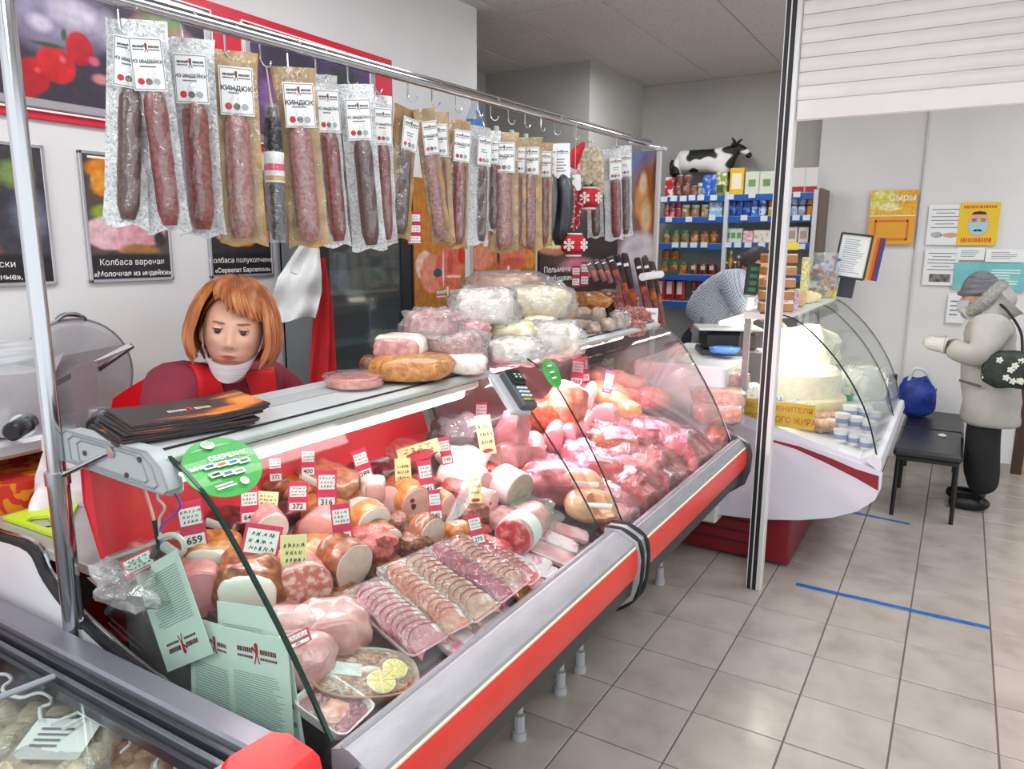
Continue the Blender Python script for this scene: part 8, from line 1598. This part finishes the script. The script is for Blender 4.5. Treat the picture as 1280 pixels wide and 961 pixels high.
# ================================================================ bench, tote bag, customer
LEA = mat('black_leatherette', '#27272b', .35, bump=.1, sc=120); zb = .45
q = [at(1118, 556, Z=zb), at(1205, 571, Z=zb)]; bx0, bx1, by0, by1 = q[0].x-.0, q[1].x, q[1].y, 6.45
t = thing('waiting_bench', 'black padded bench with thin metal legs beside the dairy counter', 'bench', T((bx0+bx1)/2, (by0+by1)/2, 0)); BW, BL = bx1-bx0, by1-by0
for k in (-1, 1): obj('seat_pad', MB().box(BW, BL/2-.01, .055, T(0, k*BL/4, zb-.028), .018), LEA, t)
obj('seat_frame', MB().box(BW-.04, BL-.04, .02, T(0, 0, zb-.065)), BLACK, t)
for x in (-1, 1):
    for y in (-1, 0, 1): obj('leg', MB().tube([(x*(BW/2-.03), y*(BL/2-.05), zb-.06), (x*(BW/2-.025), y*(BL/2-.05), 0)], .013, 8), BLACK, t)
p = at(1143, 522, Z=zb); t = thing('blue_tote', 'blue tote bag with a white handle lying on the black bench', 'bag', T(*p)); r = pxm(p, 22)
obj('bag_body', MB().blob(r*1.0, r*.8, r*1.15, 5, .22, 1.8, .7, T(0, .06, r*1.1)), mat('royal_blue_cloth', '#2043a8', .5, c2='#16307c', sc=14, bump=.4, bs=30), t); obj('handle', MB().tube(spline([(-.5*r, 0, 2*r), (-.25*r, -.02, 2.8*r), (.3*r, -.02, 2.7*r), (.9*r, 0, 1.8*r)], 5), .012, 8), mat('white_webbing', '#d5dae4', .6), t)
tag(obj('crumpled_tissue', MB().blob(.022, .016, .010, 3, .4), PAPER, None, T(*at(1178, 544, Z=zb+.008))), 'small crumpled white tissue on the black bench', 'tissue')
CY = 5.62
def cp_(x, y, d=0): p = at(x, y, Y=CY+d); return V((p.x, CY+d, p.z))
hd = cp_(1222, 371); HMc = T(*hd) @ R('Z', -84) @ R('X', 3) @ S(.95, .95, .95)
ft = [cp_(1213, 628, -.12), cp_(1208, 622, .10)]; ft[0].z = ft[1].z = .045; hp = cp_(1235, 505); ch = cp_(1240, 425); sn, sf = cp_(1240, 408, -.17), cp_(1236, 408, .17)
eln, wn = cp_(1222, 448, -.26), cp_(1182, 432, -.16); elf, wf = cp_(1218, 446, .16), cp_(1180, 430, .06)
nodes = [(hp, .14), (ch, .15), (cp_(1234, 392), .065), (HMc @ V((0, .01, -.09)), .055), (sn, .075), (eln, .05), (wn, .034), (sf, .075), (elf, .05), (wf, .034)]
edges = [(0, 1), (1, 2), (2, 3), (1, 4), (4, 5), (5, 6), (1, 7), (7, 8), (8, 9)]
for i, s_ in enumerate((-.11, .11)):
    k = len(nodes); a = V((hp.x-.01, CY+s_, .48)); nodes += [(a, .075), (V((ft[i].x+.05, CY+s_, .08)), .045), (ft[i]+V((-.06, 0, 0)), .035)]; edges += [(0, k), (k, k+1), (k+1, k+2)]
cust = obj('person', fuse('person', [skin('body', nodes, edges, face_m), xform(head_mesh(), HMc)]+hand(wn, V((-.95, .1, .1)), 1)+hand(wf, V((-.95, -.1, .1)), -1), face_m, .006, 1), None); tag(cust, 'customer in a pale grey hooded coat, knitted hat and mask standing by the bench', 'person')
eyes(cust, HMc, .999)
COAT = mat('pale_grey_coat', '#b3b0ab', .7, c2='#a7a49f', sc=5, bump=.2, bs=16, rnd=False)
def puff(me):
    for v_ in me.vertices: c = v_.co; v_.co = c+V((noise.noise(c*8), noise.noise(c*8+V((5, 0, 0))), 0))*.022
    return me
obj('coat', puff(skin('coat', [(cp_(1236, 531), (.225, .18)), (cp_(1237, 524), (.235, .19)), (cp_(1238, 480), (.22, .18)), (ch, (.205, .17)), (cp_(1242, 404), .14), (sn, .115), (eln, .095), (wn, .062), (sf, .115), (elf, .09), (wf, .06)], [(0, 1), (1, 2), (2, 3), (3, 4), (4, 5), (5, 6), (6, 7), (4, 8), (8, 9), (9, 10)], COAT)), None, cust)
for w2, d_ in ((wn, V((-1, .1, .1))), (wf, V((-1, -.1, .1)))): obj('mitten', skin('mitten', [(w2-d_*.05, .055), (w2+d_*.07, .052), (w2+d_*.13, .035), (w2+d_*.05+V((0, -.02, .025)), .022), (w2+d_*.09+V((0, -.02, .030)), .018)], [(0, 1), (1, 2), (0, 3), (3, 4)], mat('pale_mitten', '#c9c6c1', .85, bump=.3, sc=60)), None, cust)
obj('hood', skin('hood', [(cp_(1238, 390), .12), (cp_(1256, 376), .11), (cp_(1268, 384, -.02), .085), (cp_(1228, 396), .10)], [(0, 1), (1, 2), (0, 3)], COAT), None, cust)
obj('fur_collar', skin('fur', [(cp_(1205, 394, -.05), .035), (cp_(1216, 388, -.11), .04), (cp_(1232, 376, -.13), .042), (cp_(1246, 362, -.10), .042), (cp_(1254, 356, 0), .04), (cp_(1244, 362, .1), .04)], [(0, 1), (1, 2), (2, 3), (3, 4), (4, 5)], mat('grey_fur', '#86867f', .9, c2='#a3a29b', sc=90, bump=.8), post=lambda c: c+V((noise.noise(c*60), noise.noise(c*60+V((3, 3, 3))), noise.noise(c*55)))*.012), None, cust)
HAT = mat('grey_knit_hat', '#77777a', .85, c2='#606064', sc=30, st=(.3, .3, 3), bump=.8, rnd=False)
hb = obj('knit_hat', MB().grid(lambda u, v: tuple(V((.095*math.sin(v*1.62)*math.sin(u*6.283), .118*math.sin(v*1.62)*math.cos(u*6.283)+.015, .155*math.cos(v*1.62)+.018))*(1+.03*math.sin(u*60)*v)), 60, 16), HAT, cust, HMc); obj('hat_brim', MB().tube([(.098*math.sin(a), .120*math.cos(a)+.015, .035+.01*math.cos(a)) for a in [6.283*i/32 for i in range(33)]], .016, 8), HAT, hb, HMc if False else None)
obj('mask', MB().grid(lambda u, v: ((u-.5)*.13*(1-.25*v), -.108+.06*(2*u-1)**2-.012*math.sin(v*3.1), -.020-.085*v), 12, 8), mat('pale_mask', '#b9b7c6', .7), cust, HMc)
obj('trousers', skin('trousers', [(hp+V((0, 0, .02)), .10)]+[(q_, r_) for i, s_ in enumerate((-.11, .11)) for q_, r_ in ((V((hp.x-.01, CY+s_*.8, .50)), .105), (V((ft[i].x+.06, CY+s_, .10)), .105))], [(0, 1), (1, 2), (0, 3), (3, 4)], mat('black_trousers', '#16161a', .85)), None, cust)
for i in range(2): obj('boot', skin('boot', [(ft[i]+V((.08, 0, .05)), .062), (ft[i]+V((.06, 0, 0)), .052), (ft[i]+V((-.07, 0, 0)), .046), (ft[i]+V((-.13, 0, -.005)), .036)], [(0, 1), (1, 2), (2, 3)], mat('black_boot', '#121214', .45)), None, cust)
m = MB()
for a, b in ((cp_(1199, 475, -.19), cp_(1226, 483, -.22)), ): m.tube([a, b], .009, 6)
obj('pocket_zip', m, mat('zip_grey', '#5d5c5c', .5), cust); obj('bag_strap', MB().tube(spline([cp_(1278, 440, -.18), cp_(1276, 415, -.17), cp_(1262, 392, -.155), cp_(1248, 378, -.10)], 5), .008, 6), BLACK, cust)
p = cp_(1262, 462, -.25); t = thing('flowered_handbag', 'black handbag with white flowers carried by the customer', 'handbag', T(*p)); FLW = mat('flower_white', '#d5d5cc', .6)
r = pxm(p, 30); obj('bag_body', MB().blob(r, .06, r*.78, 4, .10, 1.5, .6), mat('black_green_cloth', '#1c221e', .6, c2='#2a332c', sc=30), t); rn = random.Random(5)
for k in range(13):
    x, z = rn.uniform(-.85, .75)*r, rn.uniform(-.55, .5)*r; f_ = MB()
    for j in range(5): f_.blob(r*.075, .006, r*.055, j, .1, M=T(r*.075*math.cos(j*1.256), 0, r*.075*math.sin(j*1.256)) @ R('Y', -j*72), nu=8, nv=6)
    obj('flower', f_, FLW, t, T(x, -.060*(1-abs(x/r)**3)*(1-abs(z/r/.8)**3)-.006, z), kind='stuff')
obj('strap', MB().tube(spline([(-.9*r, 0, .4*r), (-1.5*r, .05, .95*r)], 4), .008, 6), BLACK, t); obj('strap', MB().tube(spline([(.5*r, -.02, .6*r), (.75*r, .0, 1.5*r), (.95*r, .02, .5*r)], 5), .008, 6), BLACK, t)
# ================================================================ notices on the right wall
NY = 6.596
def notice(name, label, cat, x0, y0, x1, y1, m):
    global NY; NY -= .0022; Y = NY; a, b = at(x0, y0, Y=Y), at(x1, y1, Y=Y); w_, h_ = b.x-a.x, a.z-b.z; t = thing(name, label, cat, T((a.x+b.x)/2, Y, (a.z+b.z)/2)); obj('sheet', MB().box(w_, .003, h_), m, t, None, 0); return t, w_, h_
t, w_, h_ = notice('cheese_poster', 'yellow cheese poster on the white wall left of the corner joint', 'poster', 1089.5, 238.5, 1141, 305.5, pic('cheese_picture', '#e8b62a', [(.35, .82, .35, .2, '#d8cf52', .3), (.2, .9, .15, .08, '#e6e08a', .4), (.45, .68, .3, .08, '#e9e2a4', .4), (.1, .72, .15, .08, '#e2d98a', .4), (.85, .8, .35, .22, '#e8a818', .4)], .33, .44, nscale=5, warp=.03))
obj('orange_half', MB().box(w_, .001, h_*.52, T(0, -.002, -h_*.235)), mat('poster_orange', '#e6a52e', .5), t); obj('white_line', MB().box(w_*.98, .001, .006, T(0, -.0025, h_*.03)), WPRINT, t); text('Сыры', h_*.17, WPRINT, t, T(w_*.18, -.0025, h_*.36), .01); m = MB(); O_ = mat('frame_orange', '#d9761e', .5)
for s_ in (-1, 1): m.box(w_*.70, .001, .018, T(0, 0, s_*h_*.17)); m.box(.018, .001, h_*.34+.018, T(s_*w_*.35, 0, 0))
obj('orange_frame', m, O_, t, T(0, -.0032, -h_*.235))
for k, (x0, y0, x1, y1, lb) in enumerate(((1162, 256, 1199, 306, 'white printed notice with a small handshake picture right of the corner joint'), (1157, 311, 1195, 357, 'white printed notice with a black picture below the first notice'))):
    t, w_, h_ = notice('printed_notice', lb, 'notice', x0, y0, x1, y1, PAPER); m = MB()
    for j in range(6): L = w_*(.8-.25*(j % 3 == 1)); m.box(L, .001, .006, T(0, 0, h_*(.38-.09*j)))
    obj('print_line', m, GREYINK, t, T(0, -.002, 0), kind='stuff')
    if k: obj('picture', MB().box(w_*.62, .001, h_*.22, T(0, -.002, -h_*.30)), mat('bw_picture', '#2c2a2c', .6, c2='#8d8a8a', sc=22), t)
    else: obj('picture', MB().blob(w_*.18, .001, h_*.07, 3, .2, M=T(-w_*.2, -.002, -h_*.25)), mat('grey_picture', '#8a8a90', .6, c2='#c9c6c6', sc=30), t); obj('picture', MB().blob(w_*.22, .001, h_*.06, 4, .2, M=T(w_*.2, -.002, -h_*.26)), mat('hand_picture', '#d3a98a', .6), t)
t, w_, h_ = notice('mask_poster', 'yellow poster of a moustached face wearing a blue mask', 'poster', 1201, 253.5, 1245, 306.5, mat('poster_yellow', '#ecc520', .5)); FCE = mat('poster_face', '#dcae92', .6)
obj('face', MB().lathe([(w_*.27, 0), (w_*.27, .001)], 28, T(0, -.002, 0) @ S(1, 1, 1.36) @ R('X', 90)), FCE, t); obj('hair_patch', MB().prism([(-w_*.2, 0), (w_*.2, 0), (w_*.14, h_*.06), (0, h_*.08), (-w_*.14, h_*.06)], .001, T(0, -.0028, h_*.22) @ R('X', 90)), mat('poster_hair', '#4a2a24', .7), t); obj('mask_patch', MB().prism([(-w_*.26, h_*.02), (0, h_*.05), (w_*.26, h_*.02), (w_*.2, -h_*.19), (0, -h_*.27), (-w_*.2, -h_*.19)], .001, T(0, -.0028, -.0) @ R('X', 90)), mat('poster_mask', '#a9cfdc', .6), t); obj('moustache', MB().prism([(-w_*.13, -.01), (-w_*.05, .006), (0, .002), (w_*.05, .006), (w_*.13, -.01), (w_*.05, -.012), (0, -.006), (-w_*.05, -.012)], .001, T(0, -.004, -h_*.14) @ R('X', 90)), INK, t)
for s_ in (-1, 1): obj('eye_mark', MB().box(w_*.10, .001, .006, T(s_*w_*.11, -.0035, h_*.07)), mat('poster_hair', ''), t); obj('brow_mark', MB().box(w_*.12, .001, .007, T(s_*w_*.11, -.0035, h_*.11) @ R('Y', s_*10)), mat('poster_hair', ''), t)
m = MB(); rn = random.Random(8)
for zz, hh in ((.40, .07), (-.38, .10)):
    x = -.40
    while x < .38: d_ = rn.uniform(.03, .07); m.box(w_*d_, .001, h_*hh, T(w_*(x+d_/2), 0, h_*zz)); x += d_+.02
obj('red_lettering', m, mat('poster_red', '#d8572e', .5), t, T(0, -.002, 0), kind='stuff')
for k, (x0, y0, x1, y1, lb) in enumerate(((1197, 309, 1230, 325, 'narrow white notice under the yellow mask poster'), (1233, 311, 1280, 328, 'wide white notice above the teal poster'), (1186, 366, 1204, 404, 'white sheet on the wall behind the customer face'))):
    t, w_, h_ = notice('printed_notice', lb, 'notice', x0, y0, x1, y1, PAPER); obj('fine_print', printlines(MB(), w_*.7, h_*.6, 4, 0, random.Random(k), .3), GREYINK, t, T(0, -.002, 0), 0, kind='stuff')
t, w_, h_ = notice('teal_poster', 'teal information poster partly hidden by the knitted hat', 'poster', 1194, 328, 1281, 364, mat('poster_teal', '#57b7c2', .5, c2='#7fc8c4', sc=4)); obj('fine_print', printlines(MB(), w_*.4, h_*.6, 6, 0, random.Random(2), .35), WPRINT, t, T(w_*.22, -.002, 0), 0, kind='stuff')
